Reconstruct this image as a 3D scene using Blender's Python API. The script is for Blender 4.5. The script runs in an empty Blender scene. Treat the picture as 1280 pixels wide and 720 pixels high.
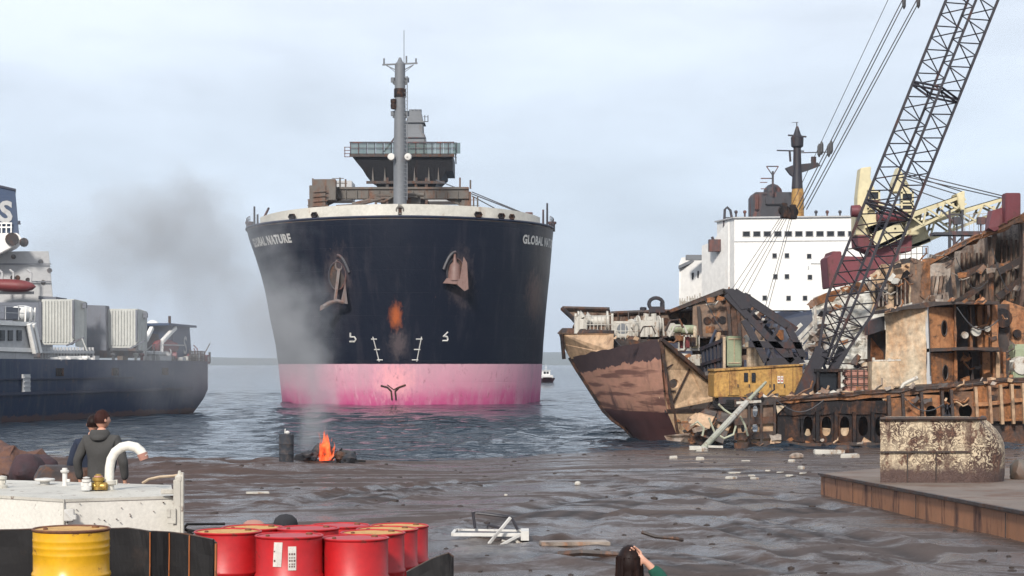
import bpy, bmesh, math, random
import numpy as np
from mathutils import Vector, Matrix, noise
random.seed(7)
R = math.radians
F, H, HY, CX = 2400.0, 4.2, 455.0, 640.0
def P(px, py, Y): return Vector(((px-CX)/F*Y, Y, H-(py-HY)/F*Y))
def px2m(n, Y): return n/F*Y
V = Vector
sc = bpy.context.scene
col = sc.collection
ORG = {}

# ------------------------------------------------------------------ mesh builder
class MB:
    def __init__(s): s.v = []; s.f = []
    def add(s, vs, fs):
        n = len(s.v); s.v += [V(v) for v in vs]; s.f += [[i+n for i in f] for f in fs]; return s
    def box(s, c, size, rz=0, M=None):
        x, y, z = [k/2 for k in size]
        vs = [V((a*x, b*y, d*z)) for d in (-1, 1) for b in (-1, 1) for a in (-1, 1)]
        M = M or Matrix.Rotation(rz, 3, 'Z')
        return s.add([M @ v + V(c) for v in vs], [(0,2,3,1),(4,5,7,6),(0,1,5,4),(2,6,7,3),(0,4,6,2),(1,3,7,5)])
    def frame(s, p, q):
        d = (V(q)-V(p)).normalized()
        up = V((0,0,1)) if abs(d.z) < .95 else V((0,1,0))
        a = d.cross(up).normalized(); b = a.cross(d).normalized()
        return d, a, b
    def bar(s, p, q, w, h=None):
        h = h or w; p, q = V(p), V(q); d, a, b = s.frame(p, q)
        o = [a*(w/2)*i + b*(h/2)*j for i, j in ((-1,-1),(1,-1),(1,1),(-1,1))]
        return s.add([p+k for k in o]+[q+k for k in o], [(3,2,1,0),(4,5,6,7),(0,1,5,4),(1,2,6,5),(2,3,7,6),(3,0,4,7)])
    def tube(s, p, q, r, r2=None, n=8):
        r2 = r if r2 is None else r2; p, q = V(p), V(q); d, a, b = s.frame(p, q)
        vs = []
        for c, rr in ((p, r), (q, r2)):
            for k in range(n):
                t = 2*math.pi*k/n; vs.append(c + a*rr*math.cos(t) + b*rr*math.sin(t))
        fs = [(k, (k+1) % n, n+(k+1) % n, n+k) for k in range(n)] + [tuple(range(n-1, -1, -1)), tuple(range(n, 2*n))]
        return s.add(vs, fs)
    def path(s, pts, r, n=8, r2=None):
        pts = [V(p) for p in pts]; m = len(pts); vs = []; fs = []
        pa = None
        for i, p in enumerate(pts):
            d = (pts[min(i+1, m-1)]-pts[max(i-1, 0)]).normalized()
            if pa is None: _, a, b = s.frame(V((0,0,0)), d)
            else: a = (pa - d*pa.dot(d)).normalized(); b = d.cross(a)
            b = d.cross(a).normalized(); pa = a
            rr = r if r2 is None else r+(r2-r)*i/(m-1)
            for k in range(n):
                t = 2*math.pi*k/n; vs.append(p + a*rr*math.cos(t) + b*rr*math.sin(t))
        for i in range(m-1):
            for k in range(n): fs.append((i*n+k, i*n+(k+1) % n, (i+1)*n+(k+1) % n, (i+1)*n+k))
        fs += [tuple(range(n-1, -1, -1)), tuple(range((m-1)*n, m*n))]
        return s.add(vs, fs)
    def prism(s, pts, d):
        pts = [V(p) for p in pts]; d = V(d); n = len(pts)
        return s.add(pts+[p+d for p in pts], [tuple(range(n)), tuple(range(2*n-1, n-1, -1))] +
                     [(i, n+i, n+(i+1) % n, (i+1) % n) for i in range(n)])
    def lathe(s, c, prof, n=24, axis='Z'):
        c = V(c); vs = []; m = len(prof)
        for r, z in prof:
            for k in range(n):
                t = 2*math.pi*k/n
                p = V((r*math.cos(t), r*math.sin(t), z))
                if axis == 'X': p = V((p.z, p.x, p.y))
                if axis == 'Y': p = V((p.x, p.z, p.y))
                vs.append(c+p)
        fs = [(i*n+k, i*n+(k+1) % n, (i+1)*n+(k+1) % n, (i+1)*n+k) for i in range(m-1) for k in range(n)]
        if prof[0][0] > 1e-4: fs.append(tuple(range(n-1, -1, -1)))
        if prof[-1][0] > 1e-4: fs.append(tuple(range((m-1)*n, m*n)))
        return s.add(vs, fs)
    def ball(s, c, r, n=12):
        rx, ry, rz = (r, r, r) if not hasattr(r, '__len__') else r
        c = V(c); vs = []; fs = []; m = n//2+1
        for i in range(m):
            ph = math.pi*i/(m-1)
            for k in range(n):
                t = 2*math.pi*k/n
                vs.append(c+V((rx*math.sin(ph)*math.cos(t), ry*math.sin(ph)*math.sin(t), -rz*math.cos(ph))))
        for i in range(m-1):
            for k in range(n): fs.append((i*n+k, i*n+(k+1) % n, (i+1)*n+(k+1) % n, (i+1)*n+k))
        return s.add(vs, fs)
    def grid(s, rows):
        m, n = len(rows), len(rows[0])
        return s.add([p for r in rows for p in r], [(i*n+j, i*n+j+1, (i+1)*n+j+1, (i+1)*n+j) for i in range(m-1) for j in range(n-1)])
    def hole(s, o, U, W, t, cx=.5, cz=.5, rx=.25, rz=.3, n=24, e=2.0):
        """rectangular plate o..o+U..o+W with an elliptical hole, thickness vector t"""
        o, U, W, t = V(o), V(U), V(W), V(t); inn = []; out = []
        for k in range(n):
            a = 2*math.pi*(k+.5)/n; ca, sa = math.cos(a), math.sin(a)
            inn.append((cx+rx*math.copysign(abs(ca)**(2/e), ca), cz+rz*math.copysign(abs(sa)**(2/e), sa)))
            m_ = min(((1-cx) if ca > 0 else cx)/max(abs(ca), 1e-6), ((1-cz) if sa > 0 else cz)/max(abs(sa), 1e-6))
            out.append((cx+ca*m_, cz+sa*m_))
        # snap nearest outline points to the corners
        for qx, qz in ((0,0),(1,0),(1,1),(0,1)):
            j = min(range(n), key=lambda i: (out[i][0]-qx)**2+(out[i][1]-qz)**2); out[j] = (qx, qz)
        g = lambda a: o+U*a[0]+W*a[1]
        vs = [g(a) for a in inn]+[g(a) for a in out]; vs += [v+t for v in vs]
        fs = []
        for k in range(n):
            j = (k+1) % n
            fs += [(k, j, n+j, n+k), (2*n+j, 2*n+k, 3*n+k, 3*n+j), (k, 2*n+k, 2*n+j, j), (n+j, 3*n+j, 3*n+k, n+k)]
        return s.add(vs, fs)
    def build(s, name, mat, parent=None, smooth=False, bevel=0, rough=0, label=None):
        me = bpy.data.meshes.new(name)
        if parent is not None: o0 = ORG[parent]
        else:
            zs = min(v.z for v in s.v); o0 = V((sum(v.x for v in s.v)/len(s.v), sum(v.y for v in s.v)/len(s.v), zs))
        vs = s.v
        if rough: vs = [v+noise.noise_vector(v*1.7)*rough+(noise.noise_vector(v*5.5)*rough*.55 if rough >= .1 else V((0,0,0))) for v in vs]
        me.from_pydata([v-o0 for v in vs], [], s.f); me.update()
        bm = bmesh.new(); bm.from_mesh(me); bmesh.ops.remove_doubles(bm, verts=bm.verts, dist=1e-5)
        bmesh.ops.recalc_face_normals(bm, faces=bm.faces)
        if bevel:
            bmesh.ops.bevel(bm, geom=[e for e in bm.edges if len(e.link_faces) == 2 and e.calc_face_angle(0) > .6], offset=bevel, segments=2, affect='EDGES', clamp_overlap=True)
        bm.to_mesh(me); bm.free()
        if smooth:
            me.shade_smooth()
            try: me.set_sharp_from_angle(angle=R(40))
            except Exception: pass
        me.materials.append(mat)
        o = bpy.data.objects.new(name, me); col.objects.link(o)
        ORG[o] = o0
        if parent is not None: o.parent = parent
        else: o.location = o0
        if label: o['label'] = label
        return o

def tag(o, label=None, cat=None, group=None, kind=None):
    for k, v in (('label', label), ('category', cat), ('group', group), ('kind', kind)):
        if v: o[k] = v
    return o
def thing(name, label, cat, loc, group=None, rz=0):
    o = bpy.data.objects.new(name, None); col.objects.link(o); o.location = V(loc); o.rotation_euler.z = rz
    o.empty_display_size = .3
    ORG[o] = V(loc); return tag(o, label, cat, group)
def local(o):                     # build parts of this thing in its own coordinates
    ORG[o] = V((0,0,0)); return o
def copy_tree(o, loc=None, rz=None, label=None, parent=None, group=None):
    c = o.copy(); col.objects.link(c); c.parent = parent
    if loc is not None: c.location = V(loc)
    if rz is not None: c.rotation_euler.z = rz
    if label: c['label'] = label
    for ch in [k for k in bpy.data.objects if k.parent == o]: copy_tree(ch, parent=c)
    return c

# ------------------------------------------------------------------ materials
def newmat(name):
    m = bpy.data.materials.new(name); m.use_nodes = True; nt = m.node_tree
    return m, nt, nt.nodes['Principled BSDF']
def ramp(nt, fac, stops, interp='LINEAR'):
    r = nt.nodes.new('ShaderNodeValToRGB'); r.color_ramp.interpolation = interp
    e = r.color_ramp.elements
    while len(e) < len(stops): e.new(.5)
    for k, (p, c) in enumerate(stops):
        e[k].position = p; e[k].color = (c, c, c, 1) if not hasattr(c, '__len__') else (*c[:3], 1)
    nt.links.new(fac, r.inputs[0]); return r.outputs[0]
def mixc(nt, fac, a, b, mode='MIX'):
    m = nt.nodes.new('ShaderNodeMix'); m.data_type = 'RGBA'; m.blend_type = mode
    for sock, v in ((m.inputs[0], fac), (m.inputs[6], a), (m.inputs[7], b)):
        if isinstance(v, bpy.types.NodeSocket): nt.links.new(v, sock)
        elif hasattr(v, '__len__'): sock.default_value = (*v[:3], 1)
        else: sock.default_value = v
    return m.outputs[2]
def coords(nt, scale=(1,1,1), kind='Object', loc=(0,0,0), rot=(0,0,0)):
    t = nt.nodes.new('ShaderNodeTexCoord'); m = nt.nodes.new('ShaderNodeMapping')
    m.inputs['Scale'].default_value = scale; m.inputs['Location'].default_value = loc; m.inputs['Rotation'].default_value = rot
    nt.links.new(t.outputs[kind], m.inputs[0]); return m.outputs[0]
def nz(nt, vec, scale=1, detail=6, rough=.6, dist=0):
    n = nt.nodes.new('ShaderNodeTexNoise'); n.inputs['Scale'].default_value = scale
    n.inputs['Detail'].default_value = detail; n.inputs['Roughness'].default_value = rough; n.inputs['Distortion'].default_value = dist
    nt.links.new(vec, n.inputs['Vector']); return n.outputs['Fac']
def mth(nt, op, a, b=0, c=None):
    m = nt.nodes.new('ShaderNodeMath'); m.operation = op
    for i, v in enumerate((a, b) if c is None else (a, b, c)):
        if isinstance(v, bpy.types.NodeSocket): nt.links.new(v, m.inputs[i])
        else: m.inputs[i].default_value = v
    return m.outputs[0]
def sep(nt, vec):
    s = nt.nodes.new('ShaderNodeSeparateXYZ'); nt.links.new(vec, s.inputs[0]); return s.outputs
def setbump(nt, b, h, strength=.3, dist=.02):
    n = nt.nodes.new('ShaderNodeBump'); n.inputs['Strength'].default_value = strength; n.inputs['Distance'].default_value = dist
    nt.links.new(h, n.inputs['Height']); nt.links.new(n.outputs[0], b.inputs['Normal'])
def paint(name, base, rust=.3, rustc=(.13,.05,.025), scale=1., streak=3., rough=.55, dirt=.5, bump=.3, dirtc=None, edge=.06, metal=0, seams=None, spec=None, grit=0):
    m, nt, b = newmat(name); L = nt.links
    c1 = coords(nt, (scale, scale, scale/streak)); c2 = coords(nt, (scale*.35,)*3); c3 = coords(nt, (scale*3,)*3)
    n1 = nz(nt, c1, 1.3, 10, .68, .3); n2 = nz(nt, c2, 1, 5, .6); n3 = nz(nt, c3, 2, 6, .6)
    th = .72-.44*rust
    mask = ramp(nt, n1, [(th-edge, 0), (th+edge, 1)])
    d = dirtc or tuple(k*.35 for k in base)
    cc = mixc(nt, mth(nt, 'MULTIPLY', ramp(nt, n2, [(.35, 0), (.7, 1)]), dirt), base, d)
    r2 = mixc(nt, n3, tuple(k*.45 for k in rustc), tuple(min(1, k*1.6) for k in rustc))
    cc = mixc(nt, mask, cc, r2)
    if grit:
        g1 = nz(nt, coords(nt, (2.2,2.2,.8), loc=(7,3,1)), 1.4, 9, .75, .6); g2 = nz(nt, coords(nt, (1.3,1.3,1.7), loc=(1,9,4)), 1.2, 8, .7, .3)
        cc = mixc(nt, ramp(nt, g1, [(.56, 0), (.66, .75*grit)]), cc, (.36,.13,.035))
        cc = mixc(nt, ramp(nt, g2, [(.54, 0), (.64, .85*grit)]), cc, (.022,.016,.014))
    fine = ramp(nt, n3, [(.3, .62 if grit else .86), (.7, 1.15 if grit else 1.04)])
    cc = mixc(nt, 1, cc, fine, 'MULTIPLY')
    if seams:
        w = nt.nodes.new('ShaderNodeTexBrick'); w.offset = 0; w.inputs['Color1'].default_value = (1,1,1,1); w.inputs['Color2'].default_value = (.86,.86,.86,1)
        w.inputs['Mortar'].default_value = (.55,.5,.47,1); w.inputs['Scale'].default_value = 1; w.inputs['Mortar Size'].default_value = .03
        w.inputs['Brick Width'].default_value = seams[0]; w.inputs['Row Height'].default_value = seams[1]
        s_ = sep(nt, coords(nt)); cb = nt.nodes.new('ShaderNodeCombineXYZ')
        L.new(mth(nt, 'ADD', s_[0], s_[1]), cb.inputs[0]); L.new(s_[2], cb.inputs[1]); L.new(cb.outputs[0], w.inputs['Vector'])
        cc = mixc(nt, 1, cc, w.outputs['Color'], 'MULTIPLY')
    L.new(cc, b.inputs['Base Color'])
    L.new(ramp(nt, mask, [(0, rough), (1, .85)]), b.inputs['Roughness']); b.inputs['Metallic'].default_value = metal
    setbump(nt, b, mth(nt, 'ADD', n1, n3), bump, .03/scale)
    if spec is not None: b.inputs['Specular IOR Level'].default_value = spec
    return m
M = {}
M['rust'] = paint('rust', (.17,.085,.045), .5, (.25,.10,.035), 1, 3, grit=0.9)
M['rust_dark'] = paint('rust_dark', (.045,.032,.028), .4, (.09,.04,.022), 1, 2, grit=0.5)
M['rust_orange'] = paint('rust_orange', (.42,.19,.08), .42, (.22,.08,.03), .8, 3, grit=0.9)
M['rust_tan'] = paint('rust_tan', (.50,.33,.20), .26, (.2,.095,.05), .5, 4, dirt=.4, grit=0.5)
M['face_tan'] = paint('face_tan', (.66,.46,.29), .2, (.28,.13,.06), .6, 3, dirt=.3, grit=.2)
M['plate_grey'] = paint('plate_grey', (.34,.28,.23), .36, (.14,.09,.065), .7, 5, grit=0.75)
M['plate_brown'] = paint('plate_brown', (.22,.145,.10), .45, (.10,.055,.038), .7, 5, grit=0.9)
M['plate_cream'] = paint('plate_cream', (.64,.56,.42), .42, (.38,.17,.05), .6, 2.2, edge=.22, grit=.35)
M['plate_white'] = paint('plate_white', (.6,.58,.52), .34, (.16,.10,.07), .5, 3, grit=0.45)
M['char'] = paint('char', (.018,.016,.018), .42, (.075,.036,.022), 1, 2, spec=.2, grit=.35)
M['navy_bin'] = paint('navy_bin', (.02,.03,.06), .25, (.06,.04,.03), 1, 2)
M['maroon'] = paint('maroon', (.17,.035,.045), .3, (.1,.04,.035), .8, 3)
M['crane_yellow'] = paint('crane_yellow', (.68,.60,.38), .25, (.28,.17,.07), .6, 3)
M['cab_yellow'] = paint('cab_yellow', (.52,.29,.07), .32, (.25,.12,.04), 1, 2.5, seams=(1.1, 1.6), grit=.3)
M['boom'] = paint('boom', (.022,.02,.028), .3, (.06,.025,.02), 1, 2, rough=.5)
M['cable'] = paint('cable', (.06,.06,.065), .2)
M['white_ship'] = paint('white_ship', (.80,.78,.74), .04, (.45,.33,.22), .25, 8, rough=.5, dirt=.08)
M['navy_hull'] = paint('navy_hull', (.016,.022,.05), .2, (.04,.03,.035), .3, 4)
M['mast_grey'] = paint('mast_grey', (.17,.18,.195), .15, (.12,.09,.08), .5, 4)
M['bulwark'] = paint('bulwark', (.60,.57,.50), .16, (.35,.26,.19), .5, 4)
M['anchor_grey'] = paint('anchor_grey', (.13,.105,.10), .4, (.15,.08,.06), 1, 3)
M['anchor_pink'] = paint('anchor_pink', (.21,.12,.10), .3, (.12,.05,.04), 1, 3)
M['gn_shaded_black'] = paint('gn_shaded_black', (.007,.007,.009), .2, (.02,.012,.011), .4, 4, spec=.12)  # shade under the wheelhouse put into this near-black base colour
M['gn_dark'] = paint('gn_dark', (.045,.045,.055), .4, (.13,.055,.045), .4, 4)
M['gn_brown'] = paint('gn_brown', (.12,.105,.09), .4, (.14,.075,.05), .6, 3)
M['grey_white'] = paint('grey_white', (.44,.44,.44), .15, (.25,.2,.17), .5, 6, dirt=.25)
M['hatch'] = paint('hatch', (.52,.52,.48), .12, (.3,.25,.2), .6, 7, dirt=.25)
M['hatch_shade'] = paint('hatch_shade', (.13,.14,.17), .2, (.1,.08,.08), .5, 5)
M['deck_dark'] = paint('deck_dark', (.06,.065,.075), .4, (.1,.06,.05), .6, 2)
M['blue'] = paint('blue', (.02,.05,.12), .12, (.06,.05,.06), .5, 4)
M['lifeboat_red'] = paint('lifeboat_red', (.20,.03,.032), .2, (.15,.05,.04), 1, 3)
M['clutter_white'] = paint('clutter_white', (.55,.52,.46), .3, (.2,.12,.07), 2, 2)
M['green_box'] = paint('green_box', (.30,.34,.22), .25, (.15,.1,.06), 2, 3)
M['pole_green'] = paint('pole_green', (.42,.43,.32), .3, (.2,.14,.09), 2, 1)
M['white_tank'] = paint('white_tank', (.72,.69,.62), .12, (.16,.10,.075), 5, 1.2, bump=.06, rough=.45, edge=.015, dirt=.15)
M['tank_grime'] = paint('tank_grime', (.58,.55,.48), .2, (.12,.07,.05), 5, 1.5, edge=.03)
M['drum_red'] = paint('drum_red', (.50,.012,.016), .17, (.12,.03,.02), 3, 1, rough=.44, dirt=.6, bump=.12, edge=.03)
M['drum_yellow'] = paint('drum_yellow', (.72,.38,.012), .19, (.16,.06,.02), 3, 1, rough=.32, dirt=.3, bump=.06, edge=.02)
M['drum_top'] = paint('drum_top', (.62,.33,.06), .28, (.17,.07,.03), 4, 1, rough=.5)
M['drum_rim'] = paint('drum_rim', (.20,.08,.03), .6, (.12,.05,.03), 4, 1, rough=.5)
M['rubber'] = paint('rubber', (.018,.017,.018), .2, (.04,.03,.026), 3, 2, rough=.7, spec=.2)
M['orange_trim'] = paint('orange_trim', (.40,.12,.03), .2, (.1,.05,.03), 5, 1)
M['brass'] = paint('brass', (.45,.29,.07), .3, (.2,.12,.05), 8, 1, rough=.4, metal=.5)
M['paper'] = paint('paper', (.72,.68,.62), .18, (.35,.3,.27), 14, 1, rough=.8)
M['ink'] = paint('ink', (.12,.04,.04), .2, (.2,.1,.1), 14, 1)
M['letter_white'] = paint('letter_white', (.68,.66,.62), .22, (.12,.10,.10), 1.5, 2)
M['letter_red'] = paint('letter_red', (.5,.06,.04), .1)
M['pink_bundle'] = paint('pink_bundle', (.45,.22,.17), .3, (.2,.08,.06), 2, 1)
M['boat_white'] = paint('boat_white', (.75,.74,.72), .08)
M['sand_rock'] = paint('sand_rock', (.16,.08,.055), .4, (.07,.045,.05), 2, 1, rough=.95, bump=.8)
M['log'] = paint('log', (.06,.03,.035), .4, (.03,.02,.025), 2, 1, rough=.95, bump=.8)
M['ash'] = paint('ash', (.03,.035,.045), .4, (.06,.05,.05), 4, 1, rough=.9, bump=.8)
M['cloth_grey'] = paint('cloth_grey', (.06,.058,.056), .1, (.07,.065,.06), 8, 1, rough=.95, dirt=.3)
M['cloth_blue'] = paint('cloth_blue', (.018,.026,.05), .1, (.03,.03,.05), 8, 1, rough=.95)
M['cloth_dark'] = paint('cloth_dark', (.025,.024,.028), .1, (.03,.03,.03), 8, 1, rough=.95)
M['cloth_green'] = paint('cloth_green', (.008,.075,.05), .1, (.01,.05,.04), 8, 1, rough=.95)
M['hair'] = paint('hair', (.018,.010,.009), .3, (.03,.015,.012), 20, 8, rough=.5, bump=.8, spec=.12)
M['hair_red'] = paint('hair_red', (.045,.018,.015), .3, (.03,.012,.01), 20, 4, rough=.7, bump=.8, spec=.12)
m, nt, b = newmat('skin'); b.inputs['Base Color'].default_value = (.56,.30,.21,1); b.inputs['Roughness'].default_value = .5
b.inputs['Subsurface Weight'].default_value = .15; b.inputs['Subsurface Radius'].default_value = (.02,.008,.005); setbump(nt, b, nz(nt, coords(nt, (40,)*3)), .1, .003); M['skin'] = m
m, nt, b = newmat('dark_glass'); b.inputs['Base Color'].default_value = (.012,.014,.018,1); b.inputs['Roughness'].default_value = .12; setbump(nt, b, nz(nt, coords(nt, (1,)*3)), .05, .02); M['glass'] = m
m, nt, b = newmat('green_glass'); 
nt.links.new(mixc(nt, ramp(nt, nz(nt, coords(nt, (.4, .4, .15))), [(.4, 0), (.6, 1)]), (.10,.17,.165), (.19,.25,.24)), b.inputs['Base Color'])
b.inputs['Roughness'].default_value = .25; b.inputs['Alpha'].default_value = .82; M['green_glass'] = m

# hull of the black carrier: black above 4.2 m, pink below, rust spot and streaks
def hull_material():
    m, nt, b = newmat('carrier_hull'); L = nt.links
    c = coords(nt); s = sep(nt, c)
    n1 = nz(nt, coords(nt, (.5, .5, .07)), 1.2, 8, .65); n2 = nz(nt, coords(nt, (.25,.25,.25)), 1, 8, .6); n3 = nz(nt, coords(nt, (1.4,1.4,.7)), 1.5, 8, .7)
    black = mixc(nt, ramp(nt, n1, [(.50, 0), (.78, 1)]), (.005,.008,.018), (.032,.030,.040))
    black = mixc(nt, ramp(nt, n3, [(.66, 0), (.74, .55)]), black, (.11,.06,.045))
    def spot(x, z, rx, rz, lo, hi):
        e = mth(nt, 'ADD', mth(nt, 'POWER', mth(nt, 'DIVIDE', mth(nt, 'SUBTRACT', s[0], x), rx), 2), mth(nt, 'POWER', mth(nt, 'DIVIDE', mth(nt, 'SUBTRACT', s[2], z), rz), 2))
        e = mth(nt, 'ADD', mth(nt, 'SQRT', e), mth(nt, 'MULTIPLY', mth(nt, 'SUBTRACT', n3, .5), 2.0))
        return ramp(nt, e, [(lo, 1), (hi, 0)])
    black = mixc(nt, spot(-.5, 9.0, .8, 1.9, .1, 1.25), black, mixc(nt, n3, (.20,.04,.015), (.55,.15,.04)))
    black = mixc(nt, mth(nt, 'MULTIPLY', spot(-.3, 6.3, 1.1, 1.8, .3, 1.), .55), black, (.13,.10,.10))
    for (sx, sz) in ((-6.6, 14.5), (6.0, 14.5)):
        black = mixc(nt, mth(nt, 'MULTIPLY', spot(sx, sz-1.5, 1.6, 3.6, .25, 1.), .6), black, (.10,.075,.075))
    lad = spot(13.8, 11.5, 1.2, 3., .2, 1.)
    black = mixc(nt, mth(nt, 'MULTIPLY', lad, .6), black, (.16,.10,.08))
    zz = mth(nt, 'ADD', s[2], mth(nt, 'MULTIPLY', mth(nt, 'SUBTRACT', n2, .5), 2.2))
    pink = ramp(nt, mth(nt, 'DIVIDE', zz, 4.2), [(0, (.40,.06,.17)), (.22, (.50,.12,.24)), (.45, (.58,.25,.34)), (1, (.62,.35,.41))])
    pink = mixc(nt, ramp(nt, n1, [(.45, 0), (.65, .6)]), pink, (.45,.28,.33))
    pink = mixc(nt, spot(-.6, 2.6, 2.5, 2.4, .2, 1.), pink, (.78,.36,.40))
    pink = mixc(nt, ramp(nt, n3, [(.58, 0), (.68, .6)]), pink, (.24,.10,.11)); pink = mixc(nt, ramp(nt, nz(nt, coords(nt, (1.5,1.5,.25)), 1.3, 7, .7), [(.58, 0), (.72, .4)]), pink, (.70,.52,.54))
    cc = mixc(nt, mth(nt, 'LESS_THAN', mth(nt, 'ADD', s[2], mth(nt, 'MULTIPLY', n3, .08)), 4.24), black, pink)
    L.new(cc, b.inputs['Base Color']); b.inputs['Roughness'].default_value = .45; b.inputs['Specular IOR Level'].default_value = .2
    # plate seams
    w = nt.nodes.new('ShaderNodeTexBrick'); w.inputs['Scale'].default_value = 1; w.inputs['Brick Width'].default_value = 7; w.inputs['Row Height'].default_value = 2.3
    w.inputs['Mortar Size'].default_value = .035; w.inputs['Color1'].default_value = w.inputs['Color2'].default_value = (1,1,1,1); w.inputs['Mortar'].default_value = (0,0,0,1)
    cb = nt.nodes.new('ShaderNodeCombineXYZ'); L.new(s[0], cb.inputs[0]); L.new(s[2], cb.inputs[1]); L.new(cb.outputs[0], w.inputs['Vector'])
    hgt = mth(nt, 'ADD', mth(nt, 'MULTIPLY', n2, 2.6), mth(nt, 'MULTIPLY', w.outputs['Color'], .35))
    setbump(nt, b, hgt, .35, .12)
    return m
M['carrier'] = hull_material()

def blue_hull_material():
    m, nt, b = newmat('blue_hull'); s = sep(nt, coords(nt))
    n1 = nz(nt, coords(nt, (.35,.35,.12)), 1.2, 8, .65); n3 = nz(nt, coords(nt, (1.2,1.2,1.)), 1.5, 8, .7)
    c = mixc(nt, ramp(nt, n1, [(.4, 0), (.7, 1)]), (.005,.018,.056), (.012,.028,.062))
    c = mixc(nt, ramp(nt, mth(nt, 'ADD', s[2], mth(nt, 'MULTIPLY', n3, 1.0)), [(.9, 1), (1.6, 0)]), c, (.09,.05,.045))
    c = mixc(nt, ramp(nt, n3, [(.58, 0), (.68, .7)]), c, (.09,.06,.055)); c = mixc(nt, ramp(nt, nz(nt, coords(nt, (1.2,1.2,.12)), 1.4, 7, .7), [(.52, 0), (.68, .7)]), c, (.05,.065,.085))
    nt.links.new(c, b.inputs['Base Color']); b.inputs['Roughness'].default_value = .5; setbump(nt, b, n1, .3, .1); return m
M['blue_hull'] = blue_hull_material()

def bow_material():
    m, nt, b = newmat('cut_bow_plating'); s = sep(nt, coords(nt))
    n1 = nz(nt, coords(nt, (.5,.5,.15)), 1.5, 9, .66); n3 = nz(nt, coords(nt, (.8,.8,1.6)), 1.5, 9, .7)
    hb = nz(nt, coords(nt, (.12,.12,1.4)), 1.6, 4, .5)
    c = mixc(nt, ramp(nt, n3, [(.35, 0), (.65, 1)]), (.46,.23,.16), (.34,.18,.12))
    c = mixc(nt, ramp(nt, hb, [(.5, 0), (.58, .85)]), c, (.11,.045,.035))
    c = mixc(nt, ramp(nt, n1, [(.58, 0), (.7, .9)]), c, (.10,.05,.045))
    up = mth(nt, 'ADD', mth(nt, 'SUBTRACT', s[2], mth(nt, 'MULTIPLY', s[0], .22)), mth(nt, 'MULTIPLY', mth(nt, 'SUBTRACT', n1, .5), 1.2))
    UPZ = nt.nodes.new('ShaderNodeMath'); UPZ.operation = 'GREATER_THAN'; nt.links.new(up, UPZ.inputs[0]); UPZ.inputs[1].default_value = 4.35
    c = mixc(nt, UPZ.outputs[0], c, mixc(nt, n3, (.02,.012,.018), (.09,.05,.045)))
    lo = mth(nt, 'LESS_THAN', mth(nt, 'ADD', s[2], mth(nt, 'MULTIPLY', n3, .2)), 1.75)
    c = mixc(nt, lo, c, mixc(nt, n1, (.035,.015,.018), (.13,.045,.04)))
    nt.links.new(c, b.inputs['Base Color']); b.inputs['Roughness'].default_value = .7; setbump(nt, b, n3, .4, .06); return m
M['cutbow'] = bow_material()

# peeling plate on the foreground block
def peel_material():
    m, nt, b = newmat('peeling_plate'); s = sep(nt, coords(nt))
    v = nt.nodes.new('ShaderNodeTexNoise'); v.inputs['Scale'].default_value = 6.0; v.inputs['Detail'].default_value = 2.5; v.inputs['Distortion'].default_value = 1.6
    nt.links.new(coords(nt, (1,1,1)), v.inputs['Vector'])
    v2 = nt.nodes.new('ShaderNodeTexNoise'); v2.inputs['Scale'].default_value = 9.5; v2.inputs['Detail'].default_value = 2; v2.inputs['Distortion'].default_value = 1.2
    nt.links.new(coords(nt, (1,1,1), loc=(5,2,1)), v2.inputs['Vector'])
    vein = mth(nt, 'MAXIMUM', ramp(nt, mth(nt, 'ABSOLUTE', mth(nt, 'SUBTRACT', v.outputs['Fac'], .5)), [(.028, 1), (.06, 0)]), ramp(nt, mth(nt, 'ABSOLUTE', mth(nt, 'SUBTRACT', v2.outputs['Fac'], .47)), [(.014, .9), (.035, 0)]))
    n2 = nz(nt, coords(nt, (1,1,1)), 2.2, 8, .7); n3 = nz(nt, coords(nt, (1,1,.5)), 7, 6, .7)
    vein = mth(nt, 'MULTIPLY', vein, ramp(nt, nz(nt, coords(nt, (1,1,.6)), 1.6, 3, .6), [(.38, .25), (.55, 1)]))
    str_ = ramp(nt, nz(nt, coords(nt, (2.2,2.2,.25)), 1.6, 5, .6), [(.56, 0), (.68, .75)])
    peel = ramp(nt, mth(nt, 'ADD', n2, mth(nt, 'MULTIPLY', n3, .35)), [(.70, 0), (.76, 1)])
    low = ramp(nt, mth(nt, 'ADD', s[2], mth(nt, 'MULTIPLY', mth(nt, 'SUBTRACT', n2, .5), .9)), [(.34, 1), (.52, 0)])
    side = ramp(nt, mth(nt, 'ADD', s[0], mth(nt, 'MULTIPLY', mth(nt, 'SUBTRACT', n3, .5), .5)), [(1.30, 0), (1.40, 1)])
    c = mixc(nt, n3, (.64,.55,.40), (.44,.32,.20))
    c = mixc(nt, peel, c, (.14,.07,.045)); c = mixc(nt, str_, c, (.10,.055,.04)); c = mixc(nt, vein, c, (.06,.03,.022))
    c = mixc(nt, mth(nt, 'MAXIMUM', low, 0), c, mixc(nt, n3, (.05,.03,.028), (.12,.07,.055)))
    c = mixc(nt, side, c, mixc(nt, n3, (.11,.03,.024), (.26,.10,.05)))
    nt.links.new(c, b.inputs['Base Color']); b.inputs['Roughness'].default_value = .75
    setbump(nt, b, mth(nt, 'ADD', mth(nt, 'MULTIPLY', vein, -1), n3), .6, .03); return m
M['peel'] = peel_material()
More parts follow.
